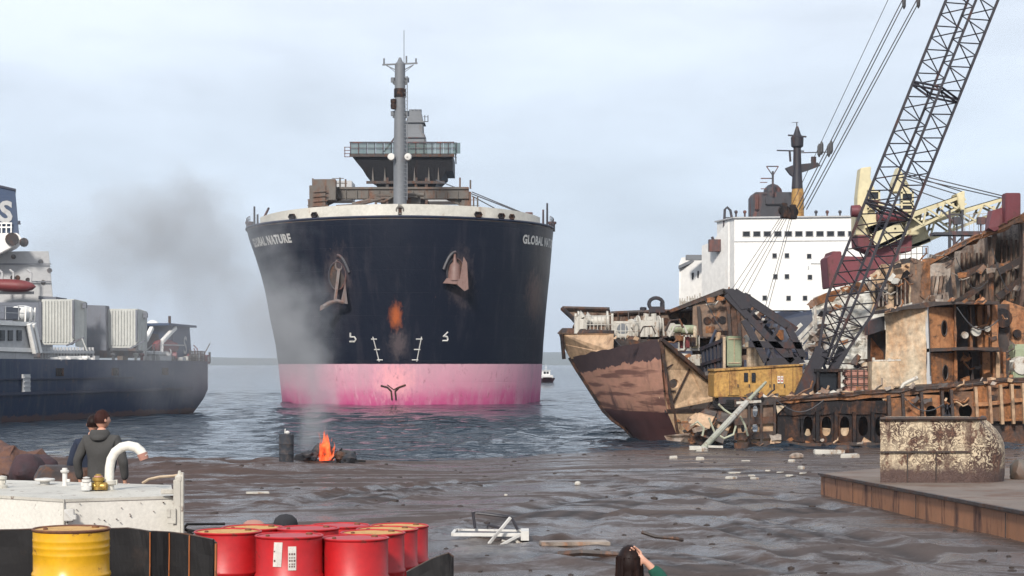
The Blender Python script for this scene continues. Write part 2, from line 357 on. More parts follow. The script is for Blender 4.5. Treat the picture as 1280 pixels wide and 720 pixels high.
# ------------------------------------------------------------------ ground
def sstep(a, b, x):
    t = np.clip((x-a)/(b-a), 0, 1); return t*t*(3-2*t)
PY = [-400, 0, 10, 14.8, 16.9, 21, 30, 40, 60, 84, 100, 140, 220, 9000]
PZ = [3.0, 2.2, 2.12, 2.06, 1.84, 1.75, 1.52, 1.22, .66, 0.02, -.5, -2.5, -7, -7]
def basez(X, Y):
    X = np.asarray(X, float); Y = np.asarray(Y, float)
    sh = 84 + 12*sstep(-2, 8, X) + 1.2*np.sin(X*.35+1) + .7*np.sin(X*.9)
    sh = sh + 10*sstep(30, 80, np.abs(X))
    Ye = Y - (sh-84)*sstep(38, 78, Y)
    z = np.interp(Ye, PY, PZ)
    low = sstep(-.6, .3, X)*(1-sstep(15, 19, Y))
    return z - low*np.clip(z-1.36, 0, 9)
ruts = []
def rut(pts, w=.3, d=.10, Y=None):
    w3 = []
    for px, py in pts:
        y = 40.
        for _ in range(60):
            z = float(basez((px-CX)/F*y, y)); yn = (H-z)*F/(py-HY); y = .5*y+.5*yn
        w3.append(((px-CX)/F*y, y))
    ruts.append((w3, w, d))
rut([(400,632),(480,616),(560,606),(640,600),(720,600),(790,606),(860,618)], .22, .13)
rut([(640,668),(700,640),(760,626),(840,618),(930,620),(1010,640)], .2, .11)
rut([(560,700),(620,684),(700,680),(800,692),(900,712)], .16, .09)
rut([(1080,700),(1010,672),(930,652),(850,644)], .18, .1)
rut([(780,590),(880,588),(980,594),(1060,604)], .22, .10)
def noise_field(X, Y, s, seed, ox=1.0):
    return np.array([noise.noise(V((x*s*ox, y*s, seed))) for x, y in zip(X.ravel(), Y.ravel())]).reshape(X.shape)
xs = np.concatenate([[-6000,-2500,-900,-350,-160,-90,-60], np.linspace(-42, -22, 41)[:-1], np.linspace(-22, -13.5, 50)[:-1], np.linspace(-13.5, 13.5, 340), np.linspace(13.5, 22, 50)[1:], np.linspace(22, 42, 41)[1:], [60,90,160,350,900,2500,6000]])
ys = np.concatenate([[-400,-150,-60,-20,0,6], np.linspace(9, 50, 250), np.linspace(50, 104, 210)[1:], np.linspace(104,140,25)[1:], [180,300,700,2000,5000,9000]])
GX, GY = np.meshgrid(xs, ys)
GZ = basez(GX, GY)
inn = ((np.abs(GX) < 60) & (GY > 4) & (GY < 141))
n1 = noise_field(GX, GY, .16, 3.1); n2 = noise_field(GX, GY, .55, 9.2); n3 = noise_field(GX, GY, 1.9, 5.5); n4 = noise_field(GX, GY, 4.3, 1.5); n5 = noise_field(GX, GY, 9.0, 7.5)
amp = 1-.75*sstep(72, 90, GY)
left = 1-sstep(-9, -1, GX)
zone = sstep(-.05, .4, noise_field(GX, GY, .11, 21.)+.5*noise_field(GX, GY, .4, 2.)+.5*left)
n3 = n3*(.25+zone); n4 = n4*(.25+zone); n5 = n5*(.3+.9*zone)
rough = (.012*n1 + .003*n2*(1+9*left) + .004*n3*(1+8*left) + .003*n4 + .012*left*n4)*amp
# raised brown bank along the left shore
rough += left*.30*np.exp(-((GY-71-2*n1*4)/5.5)**2)*(1+.5*n2)
rdist = np.zeros_like(GZ); rutmask = np.zeros_like(GZ)
for pts, w, d in ruts:
    for off in (.8, .3):
        best = np.full(GZ.shape, 1e9)
        for (ax, ay), (bx, by) in zip(pts[:-1], pts[1:]):
            L2 = (bx-ax)**2+(by-ay)**2; t = np.clip(((GX-ax)*(bx-ax)+(GY-ay)*(by-ay))/L2, 0, 1)
            dx = GX-(ax+t*(bx-ax)); dy = GY-(ay+t*(by-ay))
            best = np.minimum(best, np.hypot(dx, dy))
        q = np.abs(best-abs(off)) if off > 0 else best
        if off > 0:
            q = q+.05*n2
            rutmask = np.maximum(rutmask, np.exp(-(q/w)**2))
            k_ = 1 if off > .5 else .45; rough += -.6*k_*d*np.exp(-(q/(w*1.2))**2) + k_*d*.36*np.exp(-((q-.5)/.24)**2)*(1+1.2*n4)
GZ = GZ + np.where(inn, rough, 0)
# keep it calm beneath the foreground things
calm = 1-sstep(18, 24, GY)
GZ = np.where(inn, GZ*(1-calm)+basez(GX, GY)*calm, GZ)
nx, ny = len(xs), len(ys)
verts = np.stack([GX, GY, GZ], -1).reshape(-1, 3)
ii = np.arange(ny-1)[:, None]*nx+np.arange(nx-1)[None]
faces = np.stack([ii, ii+1, ii+nx+1, ii+nx], -1).reshape(-1, 4)
me = bpy.data.meshes.new('ground'); me.from_pydata(verts.tolist(), [], faces.tolist()); me.update(); me.shade_smooth()
at = me.attributes.new('rut', 'FLOAT', 'POINT'); at.data.foreach_set('value', (rutmask*np.clip(.75+1.2*n2, 0, 1)).ravel().astype(np.float32))
gnd = bpy.data.objects.new('ground', me); col.objects.link(gnd); gnd['kind'] = 'structure'
def gz(x, y):
    i = int(np.clip(np.searchsorted(xs, x)-1, 0, nx-2)); j = int(np.clip(np.searchsorted(ys, y)-1, 0, ny-2))
    tx = (x-xs[i])/(xs[i+1]-xs[i]); ty = (y-ys[j])/(ys[j+1]-ys[j])
    return float((GZ[j,i]*(1-tx)+GZ[j,i+1]*tx)*(1-ty)+(GZ[j+1,i]*(1-tx)+GZ[j+1,i+1]*tx)*ty)
def G(px, py):                     # point of the ground seen at a pixel
    lo, hi = 10., 99.
    for y in np.arange(12, 99, .5):
        if gz((px-CX)/F*y, y) >= H-(py-HY)/F*y: hi = y; lo = y-.5; break
    for _ in range(20):
        y = (lo+hi)/2
        if gz((px-CX)/F*y, y) >= H-(py-HY)/F*y: hi = y
        else: lo = y
    return V(((px-CX)/F*y, y, gz((px-CX)/F*y, y)))
m, nt, b = newmat('mud'); s = sep(nt, coords(nt))
def arcs(cx, cy, kr, ka, seed):        # mud dragged round in wide curves by the plant
    dx = mth(nt, 'SUBTRACT', s[0], cx); dy = mth(nt, 'SUBTRACT', s[1], cy)
    cb = nt.nodes.new('ShaderNodeCombineXYZ'); nt.links.new(mth(nt, 'MULTIPLY', mth(nt, 'SQRT', mth(nt, 'ADD', mth(nt, 'MULTIPLY', dx, dx), mth(nt, 'MULTIPLY', dy, dy))), kr), cb.inputs[0])
    nt.links.new(mth(nt, 'MULTIPLY', mth(nt, 'ARCTAN2', dx, dy), ka), cb.inputs[1]); cb.inputs[2].default_value = seed; return nz(nt, cb.outputs[0], 1, 9, .62, .5)
ar1 = arcs(5, 24, .42, 1.6, 1.); ar2 = arcs(-14, 44, .35, 2.2, 4.)
a1 = mth(nt, 'ADD', mth(nt, 'MULTIPLY', ar1, .6), mth(nt, 'MULTIPLY', ar2, .4)); a2 = nz(nt, coords(nt, (.9,.5,1)), 1, 12, .74, .5); a3 = nz(nt, coords(nt, (5,5,5)), 1, 8, .7)
brown = mixc(nt, a2, (.012,.007,.005), (.115,.062,.042)); grey = mixc(nt, a2, (.016,.011,.009), (.125,.088,.072))
bankf = ramp(nt, mth(nt, 'ADD', mth(nt, 'DIVIDE', mth(nt, 'ADD', s[0], 12), 16), mth(nt, 'MULTIPLY', mth(nt, 'SUBTRACT', a1, .5), 1.2)), [(.15, 0), (.75, 1)])
c = mixc(nt, bankf, brown, grey)
c = mixc(nt, ramp(nt, a3, [(.55, 0), (.72, .65)]), c, (.045,.028,.024))
c = mixc(nt, ramp(nt, a1, [(.5, 0), (.60, .75)]), c, mixc(nt, a3, (.020,.013,.011), (.06,.038,.030)))
ra = nt.nodes.new('ShaderNodeAttribute'); ra.attribute_name = 'rut'
wet = mth(nt, 'ADD', mth(nt, 'MULTIPLY', mth(nt, 'SUBTRACT', a2, .5), .9), mth(nt, 'MULTIPLY', mth(nt, 'SUBTRACT', a1, .5), 2.4))
wet = mth(nt, 'ADD', mth(nt, 'MULTIPLY', wet, 1.3), mth(nt, 'MULTIPLY', bankf, .18))
nt.links.new(mixc(nt, mth(nt, 'MULTIPLY', ra.outputs['Fac'], .85), c, (.014,.010,.009)), b.inputs['Base Color'])
b.inputs['Specular IOR Level'].default_value = .3
nt.links.new(ramp(nt, wet, [(.02, .66), (.14, .42), (.30, .15)]), b.inputs['Roughness'])
b.inputs['IOR'].default_value = 1.38
a4 = nz(nt, coords(nt, (3.2,2.2,3)), 1, 11, .72, .4)
setbump(nt, b, mth(nt, 'ADD', mth(nt, 'ADD', a4, mth(nt, 'MULTIPLY', ar1, 1.0)), mth(nt, 'MULTIPLY', a3, .5)), .6, .035)
gnd.data.materials.append(m)

# ------------------------------------------------------------------ water
m, nt, b = newmat('sea_water')
b.inputs['Base Color'].default_value = (.016,.026,.038,1); b.inputs['Roughness'].default_value = .06; b.inputs['IOR'].default_value = 1.33
w1 = nz(nt, coords(nt, (.28,.5,1), loc=(3,1,0), rot=(0,0,.15)), 1, 3, .55, .3); w2 = nz(nt, coords(nt, (1.0,1.7,1), rot=(0,0,-.1)), 1, 4, .6, .2); w3 = nz(nt, coords(nt, (.05,.05,1)), 1, 3, .5)
g_ = nt.nodes.new('ShaderNodeBump'); g_.inputs['Strength'].default_value = 1; g_.inputs['Distance'].default_value = .9
hh = mth(nt, 'MULTIPLY', mth(nt, 'ADD', mth(nt, 'MULTIPLY', w1, 1.), mth(nt, 'MULTIPLY', w2, .38)), ramp(nt, w3, [(.3, .55), (.7, 1)]))
nt.links.new(hh, g_.inputs['Height']); nt.links.new(g_.outputs[0], b.inputs['Normal'])
rng = np.random.default_rng(3)
wy = np.concatenate([np.array([60., 70.]), 76*np.exp(np.linspace(0, math.log(560/76), 620)), [900, 1800, 4000, 9000]])
ws_ = np.concatenate([[-1], np.linspace(-.30, .30, 330), [1]])
WX = wy[:, None]*ws_[None]; WX[:, 0] = -9000; WX[:, -1] = 9000; WY = np.repeat(wy[:, None], len(ws_), 1)
WZ = np.zeros_like(WX)
for k in range(90):
    lam = .9*math.exp(rng.uniform(0, math.log(11))); th = rng.normal(0, .6)+(.25 if k % 2 else -.2); kk_ = 2*math.pi/lam
    a_ = .0062*lam**.85*rng.uniform(.4, 1.3); ph = rng.uniform(0, 6.3); px_ = wy[:, None]**2/(F*H)
    att = np.clip(1.6-px_/lam*.9, 0, 1)             # drop waves finer than the mesh can hold
    s_ = np.sin(kk_*(WX*math.sin(th)+WY*math.cos(th))+ph+1.5*np.sin(WX*.05+k)); WZ += a_*att*(s_+.35*s_*np.abs(s_))
gust = .65+.5*np.sin(WX*.06+WY*.021+1)*np.sin(WY*.045+WX*.02)
WZ *= np.clip(gust, .3, 1.2)*np.clip((WY-76)/6, .25, 1)
WZ[:, 0] = WZ[:, -1] = 0; WZ[:2] = 0; WZ[-4:] = 0
nv = len(ws_); me = bpy.data.meshes.new('water'); ii = np.arange(len(wy)-1)[:, None]*nv+np.arange(nv-1)[None]
me.from_pydata(np.stack([WX, WY, WZ], -1).reshape(-1, 3).tolist(), [], np.stack([ii, ii+1, ii+nv+1, ii+nv], -1).reshape(-1, 4).tolist()); me.update(); me.shade_smooth(); me.materials.append(m)
sea = bpy.data.objects.new('water', me); col.objects.link(sea); sea['kind'] = 'structure'

# ------------------------------------------------------------------ far hills
m, nt, b = newmat('far_hill_slopes'); nt.links.new(mixc(nt, nz(nt, coords(nt, (.004,.004,.01)), 1, 8, .6), (.03,.05,.035), (.09,.10,.075)), b.inputs['Base Color']); b.inputs['Roughness'].default_value = 1
rows = []
hx = [i*70-4500 for i in range(130)]
def ridge(x):
    base = 16 + 26*max(0, min(1, (x+600)/900)) + 30*max(0, min(1, (x-900)/1500))
    return base + 12*noise.noise(V((x*.0021, 3, 1))) + 7*noise.noise(V((x*.009, 1, 1))) + 3*noise.noise(V((x*.03, 1, 5)))
for d, k in ((0, -.05), (60, .25), (200, .5), (420, .85), (600, 1), (900, .9), (1400, .1)):
    rows.append([V((x*2.2, 6400+2*d+50*noise.noise(V((x*.002, d, 0))), max(-2, 1.5*ridge(x)*k*(1+.3*noise.noise(V((x*.006, d*.01, 3))))))) for x in hx])
hl = MB().grid(rows).build('hills', m, smooth=True); hl['kind'] = 'structure'

# ------------------------------------------------------------------ black bulk carrier
CL = lambda y: -140/2400*y            # its centreline lies along the sight line through x = 500
S0, LN = 194.0, 21.0
ZT = [-3, 0, 2, 4.2, 6.5, 9.5, 12, 14, 16, 18.0, 19.1]
BL = [12.6, 13.3, 13.5, 13.7, 14.0, 14.6, 15.0, 15.5, 16.1, 16.8, 17.1]
BR = [15.6, 15.8, 15.9, 16.0, 16.1, 16.3, 16.5, 16.7, 16.85, 17.0, 17.1]
def stem(z): return S0 + 3.2*(1-min(1, max(0, z/19.1)))**1.4
def halfb(side, y, z, q=1.75):
    B = np.interp(z, ZT, BL if side < 0 else BR); s = (y-stem(z))/LN
    if s <= 0: return 0
    if s >= 1: return B
    qq = q + .35*max(0, (19.1-z)/19.1)
    return B*(1-(1-s)**2.15)**(1/qq)
def hullpt(side, t, z):               # t = 0 stem .. 1 shoulder, even steps in angle
    y = stem(z)+LN*(1-math.cos(t*math.pi/2)); return V((CL(y)+side*halfb(side, y, z), y, z))
def hull_hit(px, py):
    side = -1 if px < 500 else 1; lo, hi = S0-1, S0+LN+4
    f = lambda y: halfb(side, y, H-(py-HY)/F*y) - side*((px-500)/F*y)
    for _ in range(50):
        mid = (lo+hi)/2
        if f(mid) > 0: hi = mid
        else: lo = mid
    return P(px, py, (lo+hi)/2)
gn = thing('bulk_carrier', 'huge black bulk carrier with a pink band at its waterline seen bow on', 'ship', (CL(S0), S0, 0))
mb = MB(); zz = [-3,-1.5,0,1,2,3.2,4.2,5.3,6.5,8,9.5,11,12.5,14,15,16,17,18,18.6,19.1]
for side in (-1, 1):
    rows = []
    for z in zz:
        r = [hullpt(side, t/20, z) for t in range(21)]
        for yy in (S0+30, S0+60, S0+110, S0+165):
            r.append(V((CL(yy)+side*np.interp(z, ZT, BL if side < 0 else BR), yy, z)))
        r.append(V((CL(S0+172), S0+172, z)))
        rows.append(r)
    mb.grid(rows)
top = [hullpt(-1, t/20, 19.1) for t in range(20, 0, -1)]+[hullpt(1, t/20, 19.1) for t in range(21)]
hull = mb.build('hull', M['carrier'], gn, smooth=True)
dk = MB()
dk.prism([hullpt(-1, 1, 18.9)+V((.2,140,0))]+[p+V((0,0,-.2)) for p in top]+[hullpt(1, 1, 18.9)+V((-8,140,0))], (0,0,.12)); dk.build('deck', M['gn_brown'], gn)
# rail cap along deck edge and bulwark
mb = MB(); mb.path([p+V((0,0,.02)) for p in top], .14, 6); mb.build('rubbing_edge', M['navy_hull'], gn, smooth=True)
bw = MB(); rows = [[], []]
N = 40
pts = []
for k in range(N+1):
    t = -1+2*k/N; side = -1 if t < 0 else 1
    ta = abs(t)*.72
    p = hullpt(side, ta, 19.1); c = V((CL(p.y), p.y, 19.1)); q = p+(c-p).normalized()*.45 if abs(p.x-c.x) > .5 else p+V((0,.5,0))
    hgt = 1.30*(1-.35*abs(t)**4)
    pts.append((q, hgt))
bw.grid([[q+V((0,0,0)) for q, h in pts], [q+V((0,.25,h)) for q, h in pts], [q+V((0,.6,h+.02)) for q, h in pts], [q+V((0,.55,0)) for q, h in pts]])
bw.build('bulwark', M['bulwark'], gn, smooth=True)
# fairlead in the middle of the bulwark and slots
def ring(c, r, t, nm, mt, ax='Y', par=gn, sx=1):
    mb = MB(); n = 20; pp = [V(c)+V((sx*r*math.cos(2*math.pi*k/n), 0, r*math.sin(2*math.pi*k/n))) for k in range(n+1)]
    mb.path(pp, t, 6); return mb.build(nm, mt, par, smooth=True)
def disc(c, r, th, nm, mt, par=gn, sx=1):
    mb = MB(); mb.prism([V(c)+V((sx*r*math.cos(2*math.pi*k/20), 0, r*math.sin(2*math.pi*k/20))) for k in range(20)], (0, th, 0)); return mb.build(nm, mt, par)
yb = S0+.25
ring((CL(yb), yb, 19.75), .36, .12, 'fairlead', M['gn_brown']); disc((CL(yb), yb+.05, 19.75), .3, .1, 'fairlead_hole', M['char'])
for px, py, w in ((365,281,10), (393,280,9), (598,276,10), (627,278,9), (640,280,7)):
    p = hull_hit(px, py+8); p.z = 19.1+.42; p.y -= .15
    sd = -1 if px < 500 else 1
    d = V((sd*1, .75, 0)).normalized()
    mb = MB(); mb.path([p-d*w*.045, p-d*w*.03+V((0,0,.22)), p+d*w*.03+V((0,0,.22)), p+d*w*.045, p+d*w*.03-V((0,0,.22)), p-d*w*.03-V((0,0,.22)), p-d*w*.045], .09, 6)
    mb.prism([p-d*w*.04+V((0,.06,-.15)), p+d*w*.04+V((0,.06,-.15)), p+d*w*.04+V((0,.06,.15)), p-d*w*.04+V((0,.06,.15))], V((0,.1,0)))
    mb.build('mooring_port', M['char'], gn)
# foremast
FY = 207.; fx = P(500,0,FY).x; mz = lambda py, Y=FY: H-(py-HY)/F*Y
mb = MB(); mb.lathe((fx, FY, 0), [(.72, 19), (.70, mz(200)), (.58, mz(120)), (.56, mz(80)), (.3, mz(77)), (.12, mz(72))], 16)
fm = mb.build('foremast', M['mast_grey'], gn, smooth=True)
mb = MB(); mb.bar(P(478,81,FY), P(522,79,FY), .16); mb.bar(P(483,82,FY), P(496,88,FY), .1); mb.bar(P(517,81,FY), P(504,88,FY), .1)
for x in (480,520,508): mb.tube(P(x,80,FY), P(x,73 if x != 508 else 70,FY), .09)
mb.tube(P(505,80,FY), P(505,38,FY), .035); [mb.tube(P(a,82,FY), P(500,95,FY), .03) for a in (484,516)]; mb.build('crossarm', M['mast_grey'], fm)
mb = MB()
for y in (103,145):
    mb.bar(P(491,y,FY), P(509,y,FY), .2, .3)
    for x in (491,509): mb.tube(P(x,y,FY), P(x,y-6,FY), .22); mb.tube(P(x,y+1,FY), P(500,y+7,FY), .07)
for y in range(96, 250, 5): mb.bar(P(505,y,FY-.55), P(509,y,FY-.55), .05)
mb.tube(P(509,95,FY-.55), P(509,250,FY-.55), .05); mb.build('platform', M['mast_grey'], fm)
mb = MB(); mb.lathe(P(492,136,FY-.4), [(.0,-.1),(.3,0),(.34,.4),(.2,.8),(0,.85)], 12); mb.lathe(P(492,130,FY-.4), [(.0,0),(.33,.1),(.33,.5),(0,.6)], 12); mb.build('horn', M['char'], fm, smooth=True)
mb = MB(); mb.lathe((fx, FY, 0), [(.63, mz(122)), (.65, mz(121)), (.65, mz(112)), (.63, mz(111))], 16); mb.build('band', M['char'], fm, smooth=True)
for x in (489,510):
    mb = MB(); mb.lathe(P(x,196,FY-1), [(0,-.25),(.35,-.2),(.42,.15),(.3,.35),(0,.4)], 12, 'Y'); mb.bar(P(x,195,FY-.6), P(500,197,FY), .1); mb.build('floodlight', M['letter_white'], fm, smooth=True)
# gantry beam over deck
Y = 222
mb = MB(); mb.bar(P(398,243,Y), P(586,243,Y), 1.6, 1.1); mb.bar(P(398,236,Y), P(586,236,Y), 2.0, .25)
for x in (401,583):
    mb.bar(P(x,240,Y), P(x,276,Y), 1.1); s_ = 1 if x < 500 else -1
    mb.prism([P(x,249,Y-.3), P(x+s_*26,249,Y-.3), P(x+s_*10,256,Y-.3), P(x,270,Y-.3)], V((0,.6,0)))
for x in range(404, 586, 14): mb.bar(P(x,238,Y-.85), P(x,249,Y-.85), .12, .3)
for x in (391,398,425,432,575,588): mb.tube(P(x,236,Y), P(x,222+(x % 5),Y), .1)
mb.bar(P(412,229,Y), P(434,229,Y), .1); mb.bar(P(415,223,Y), P(430,223,Y), .08)
ga = mb.build('hatch_gantry', M['gn_brown'], gn)
mb = MB(); mb.box(P(406,238,Y-2.), (2.6,2,2.4)); mb.box(P(398,249,Y-2.2), (1.9,2,3.0)); mb.bar(P(394,238,Y-3), P(394,262,Y-3), .2)
for y in (240,246,252,258): mb.bar(P(391,y,Y-3.3), P(410,y-1,Y-3.3), .14)
mb.build('winch_house', M['gn_brown'], gn, bevel=.05, rough=.08)
mb = MB()
for x in (386,390,592,597):
    mb.tube(P(x,270,Y-3), P(x,246 if x > 500 else 249,Y-3), .09)
for y in (250,257,264): mb.bar(P(384,y,Y-3), P(392,y,Y-3), .06); mb.bar(P(588,y,Y-3), P(599,y,Y-3), .06)
mb.build('ladder', M['gn_brown'], gn)
mb = MB(); mb.bar(P(470,243,210), P(470,259,210), .3); mb.bar(P(468,244,210), P(522,246,210), .35,.2); mb.box(P(506,249,211), (3.4,1,1.2));  mb.path([P(440,255,210), P(462,250,210), P(480,252,210), P(497,243,210), P(530,244,210)], .18)
mb.path([P(420,258,208), P(450,256,208), P(480,248,209)], .15)
mb.build('windlass', M['gn_brown'], gn, bevel=.04, rough=.06)
# superstructure far aft
Y = 362
br = MB(); br.prism([P(438,193,Y), P(566,193,Y), P(566,214,Y), P(557,214,Y), P(557,218,Y), P(546,228,Y), P(535,262,Y+2), P(478,262,Y+2), P(470,228,Y), P(458,220,Y), P(452,210,Y)], V((0,14,0)))
brd = br.build('accommodation', M['gn_shaded_black'], gn)
mb = MB()
for x in (484,520,533): mb.bar(P(x,222,Y-.4), P(x,262,Y-.4), .5, .4)
mb.bar(P(458,228,Y-.5), P(556,228,Y-.5), .7, .5); mb.bar(P(466,238,Y-.5), P(550,238,Y-.5), .6,.5); mb.bar(P(437,194,Y-.5), P(568,194,Y-.5), .5,.6)
mb.build('girder', M['rust_dark'], brd)
for k, x in enumerate((466,481,518,536,548)):
    mb = MB(); mb.prism([P(x-1.5,228,Y-.7), P(x,209,Y-.7), P(x+1.5,228,Y-.7)], V((0,.4,0))); mb.build('bracket', M['gn_brown'], brd)
mb = MB()
for k in range(13):
    x = 438+k*10.6
    mb.add([P(x,192,Y-.8), P(x+10.2,192,Y-.8), P(x+10.2,178.4,Y-1.6), P(x,178.4,Y-1.6)], [(0,1,2,3)])
gs = mb.build('wind_dodger', M['green_glass'], brd)
mb = MB()
for k in range(14):
    x = 438+k*10.2; mb.bar(P(x,192,Y-.9), P(x,178,Y-1.7), .14)
mb.bar(P(437,178,Y-1.7), P(568,178,Y-1.7), .25); mb.bar(P(437,185,Y-1.4), P(570,185,Y-1.4), .1); mb.bar(P(431,196,Y), P(431,184,Y), .14)
for y in (184,188,192,196): mb.bar(P(430,y,Y), P(438,y,Y), .12); mb.bar(P(566,y,Y), P(571,y+1,Y), .12)
mb.tube(P(569,178,Y), P(570,205,Y), .12)
mb.bar(P(480,190,Y+8), P(498,166,Y+8), .4,.3); mb.build('handrail', M['gn_dark'], brd)
mb = MB(); Yf = 378
mb.prism([P(503,196,Yf), P(533,190,Yf), P(531,168,Yf), P(528,166,Yf), P(528,152,Yf), P(505,152,Yf)], V((0,6,0)))
mb.prism([P(504,153,Yf-.4), P(531,153,Yf-.4), P(528,150,Yf-.4), P(526,139,Yf-.4), P(512,139,Yf-.4), P(509,150,Yf-.4)], V((0,6.6,0)))
for x in (514,519,524): mb.tube(P(x,142,Yf+2), P(x,137,Yf+2), .5)
fn = mb.build('funnel', M['mast_grey'], gn)
mb = MB(); mb.bar(P(529,152,Yf), P(535,152,Yf), .15); mb.tube(P(531,152,Yf), P(531,144,Yf), .08); mb.tube(P(535,152,Yf), P(535,144,Yf), .08); mb.bar(P(529,146,Yf), P(535,146,Yf), .08)
for y in (172,182): mb.bar(P(505,y,Yf-.2), P(532,y,Yf-.2), .1,.2)
mb.bar(P(529,152,Yf), P(531,184,Yf-.2), .1); mb.build('funnel_rail', M['gn_dark'], fn)
mb = MB(); mb.box(P(420,240,300), (5.5,6,3)); mb.box(P(560,246,300), (6,6,2));  mb.build('hatch_coaming', M['grey_white'], gn, bevel=.1)
mb = MB(); mb.bar(P(545,225,300), P(656,268,218), .12); mb.bar(P(590,240,222), P(658,268,218), .10); mb.bar(P(590,245,222), P(640,272,218), .10); mb.build('mooring_wire', M['cable'], gn)
# side posts, rails, winch on the edge
def posts(pxs, nm='rail_post'):
    for (px, top_) in pxs:
        yy = 212; p = P(px, 290, yy); p.z = 19.1
        mb = MB(); mb.tube(p, V((p.x, yy, H-(top_-HY)/F*yy)), .13, .1); mb.lathe((p.x, yy, 19.1), [(.25,0),(.25,.3),(.12,.35)], 10); mb.build(nm, M['gn_dark'], gn)
posts([(318,258),(322,268),(679,262),(684,254)])
mb = MB(); mb.bar(P(322,288,212), P(336,260,214), .18); mb.build('flagstaff', M['gn_dark'], gn)
for side, t0 in ((-1,.80),(1,.80)):
    mb = MB(); ps = [hullpt(side, t0+(1-t0)*k/6, 19.1) for k in range(7)]+[hullpt(side, 1, 19.1)+V((0, 3*k, 0)) for k in (1,2,3,4,5)]
    for p in ps: mb.tube(p, p+V((0,0,1.15)), .04, n=6)
    for h in (.4,.8,1.15):
        mb.path([p+V((0,0,h)) for p in ps], .03, 5)
    mb.build('railing', M['gn_dark'], gn)
for px in (312, 690):
    p = P(px, 290, 216); p.z = 19.1; mb = MB()
    mb.lathe(p, [(.35,0),(.35,.8),(.5,.85),(.5,1.1),(0,1.15)], 12); mb.build('bollard', M['gn_dark'], gn, smooth=True)
mb = MB(); p = P(652, 272, 208)
mb.lathe(p+V((-1,0,0)), [(.2,-.9),(.55,-.85),(.55,-.7),(.3,-.68),(.3,.68),(.55,.7),(.55,.85),(.2,.9)], 14, 'X'); mb.box(p+V((.3,.2,-.6)), (2.4,1.2,.5)); mb.box(p+V((.8,0,0)), (.8,1,1.1)); mb.tube(p+V((.9,0,-3)), p+V((.9,0,0)), .18)
mb.build('mooring_winch', M['gn_dark'], gn, bevel=.03)
mb = MB(); p1, p2 = P(337,272,210), P(352,272,206)
mb.prism([P(338,284,209), P(350,283,207), P(352,273,207), P(340,276,209)], V((0,.8,0))); mb.prism([P(640,280,207), P(663,284,210), P(663,272,210), P(642,272,207)], V((0,.8,0)))
mb.build('side_screen', M['mast_grey'], gn)
# anchors
def anchor(px, py, kind):
    p = hull_hit(px, py); o = V((0,-.35,0)); sd = -1 if px < 500 else 1
    T = V((1, sd*.35, 0)).normalized()
    mb = MB(); n = 22
    mb.path([p+o*.6+T*.95*math.cos(a)+V((0,0,1.45*math.sin(a))) for a in [2*math.pi*k/n for k in range(n+1)]], .09, 8)
    mb.path([p+o*1.3+T*(-1.3*sd)*k/6*1.0+V((0,0,2.1-.45*(k/6)**2*4+.0)) for k in range(7)], .16, 6)
    pk = mb.build('hawse_ring', M['gn_dark'], gn, smooth=True)
    mb = MB(); mb.prism([p+o*.4+T*.93*math.cos(a)+V((0,0,1.42*math.sin(a))) for a in [2*math.pi*k/n for k in range(n)]], V((0,.5,0))); mb.build('pocket', M['rust_dark'], pk)
    mb = MB(); q = p+o*3.2
    if kind == 'out':
        b0 = q+V((-.15,0,-2.6)); up_ = q+V((.15,.9,1.1))
        mb.bar(b0, up_-V((0,0,.4)), .28,.3)
        mb.path([up_+T*.38*math.cos(a)+V((0,0,.55*math.sin(a))) for a in [2*math.pi*k/12 for k in range(13)]], .12, 6)
        mb.path([b0+V((-1.1,-.1,-.55)), b0+V((-.5,-.1,-.2)), b0+V((.2,-.1,.0)), b0+V((.9,-.1,-.15))], .26, 8, .2)
        mb.prism([b0+V((.55,-.2,-.2)), b0+V((1.3,-.2,-.3)), b0+V((1.1,-.2,1.2)), b0+V((1.05,-.2,2.0))], V((0,.35,0)))
        mb.prism([b0+V((-1.55,-.2,-1.0)), b0+V((-.6,-.2,-.5)), b0+V((-.5,-.2,.1)), b0+V((-1.5,-.2,-.5))], V((0,.4,0)))
        mt = M['anchor_grey']
    else:
        mb.lathe(q+V((-.1,.6,.3)), [(.75,-1.1),(.7,-.2),(.5,.5),(.2,.8),(.12,1.6)], 12)
        mb.prism([q+V((-1.3,0,-1.1)), q+V((-.9,0,-.6)), q+V((.4,0,-.7)), q+V((.8,0,1.6)), q+V((1.15,0,1.0)), q+V((1.3,0,-1.7)), q+V((.9,0,-1.9)), q+V((.1,0,-1.2))], V((0,.45,0)))
        mt = M['anchor_pink']
    mb.build('anchor', mt, gn, smooth=True, rough=.03)
anchor(422, 345, 'out'); anchor(570, 341, 'in')
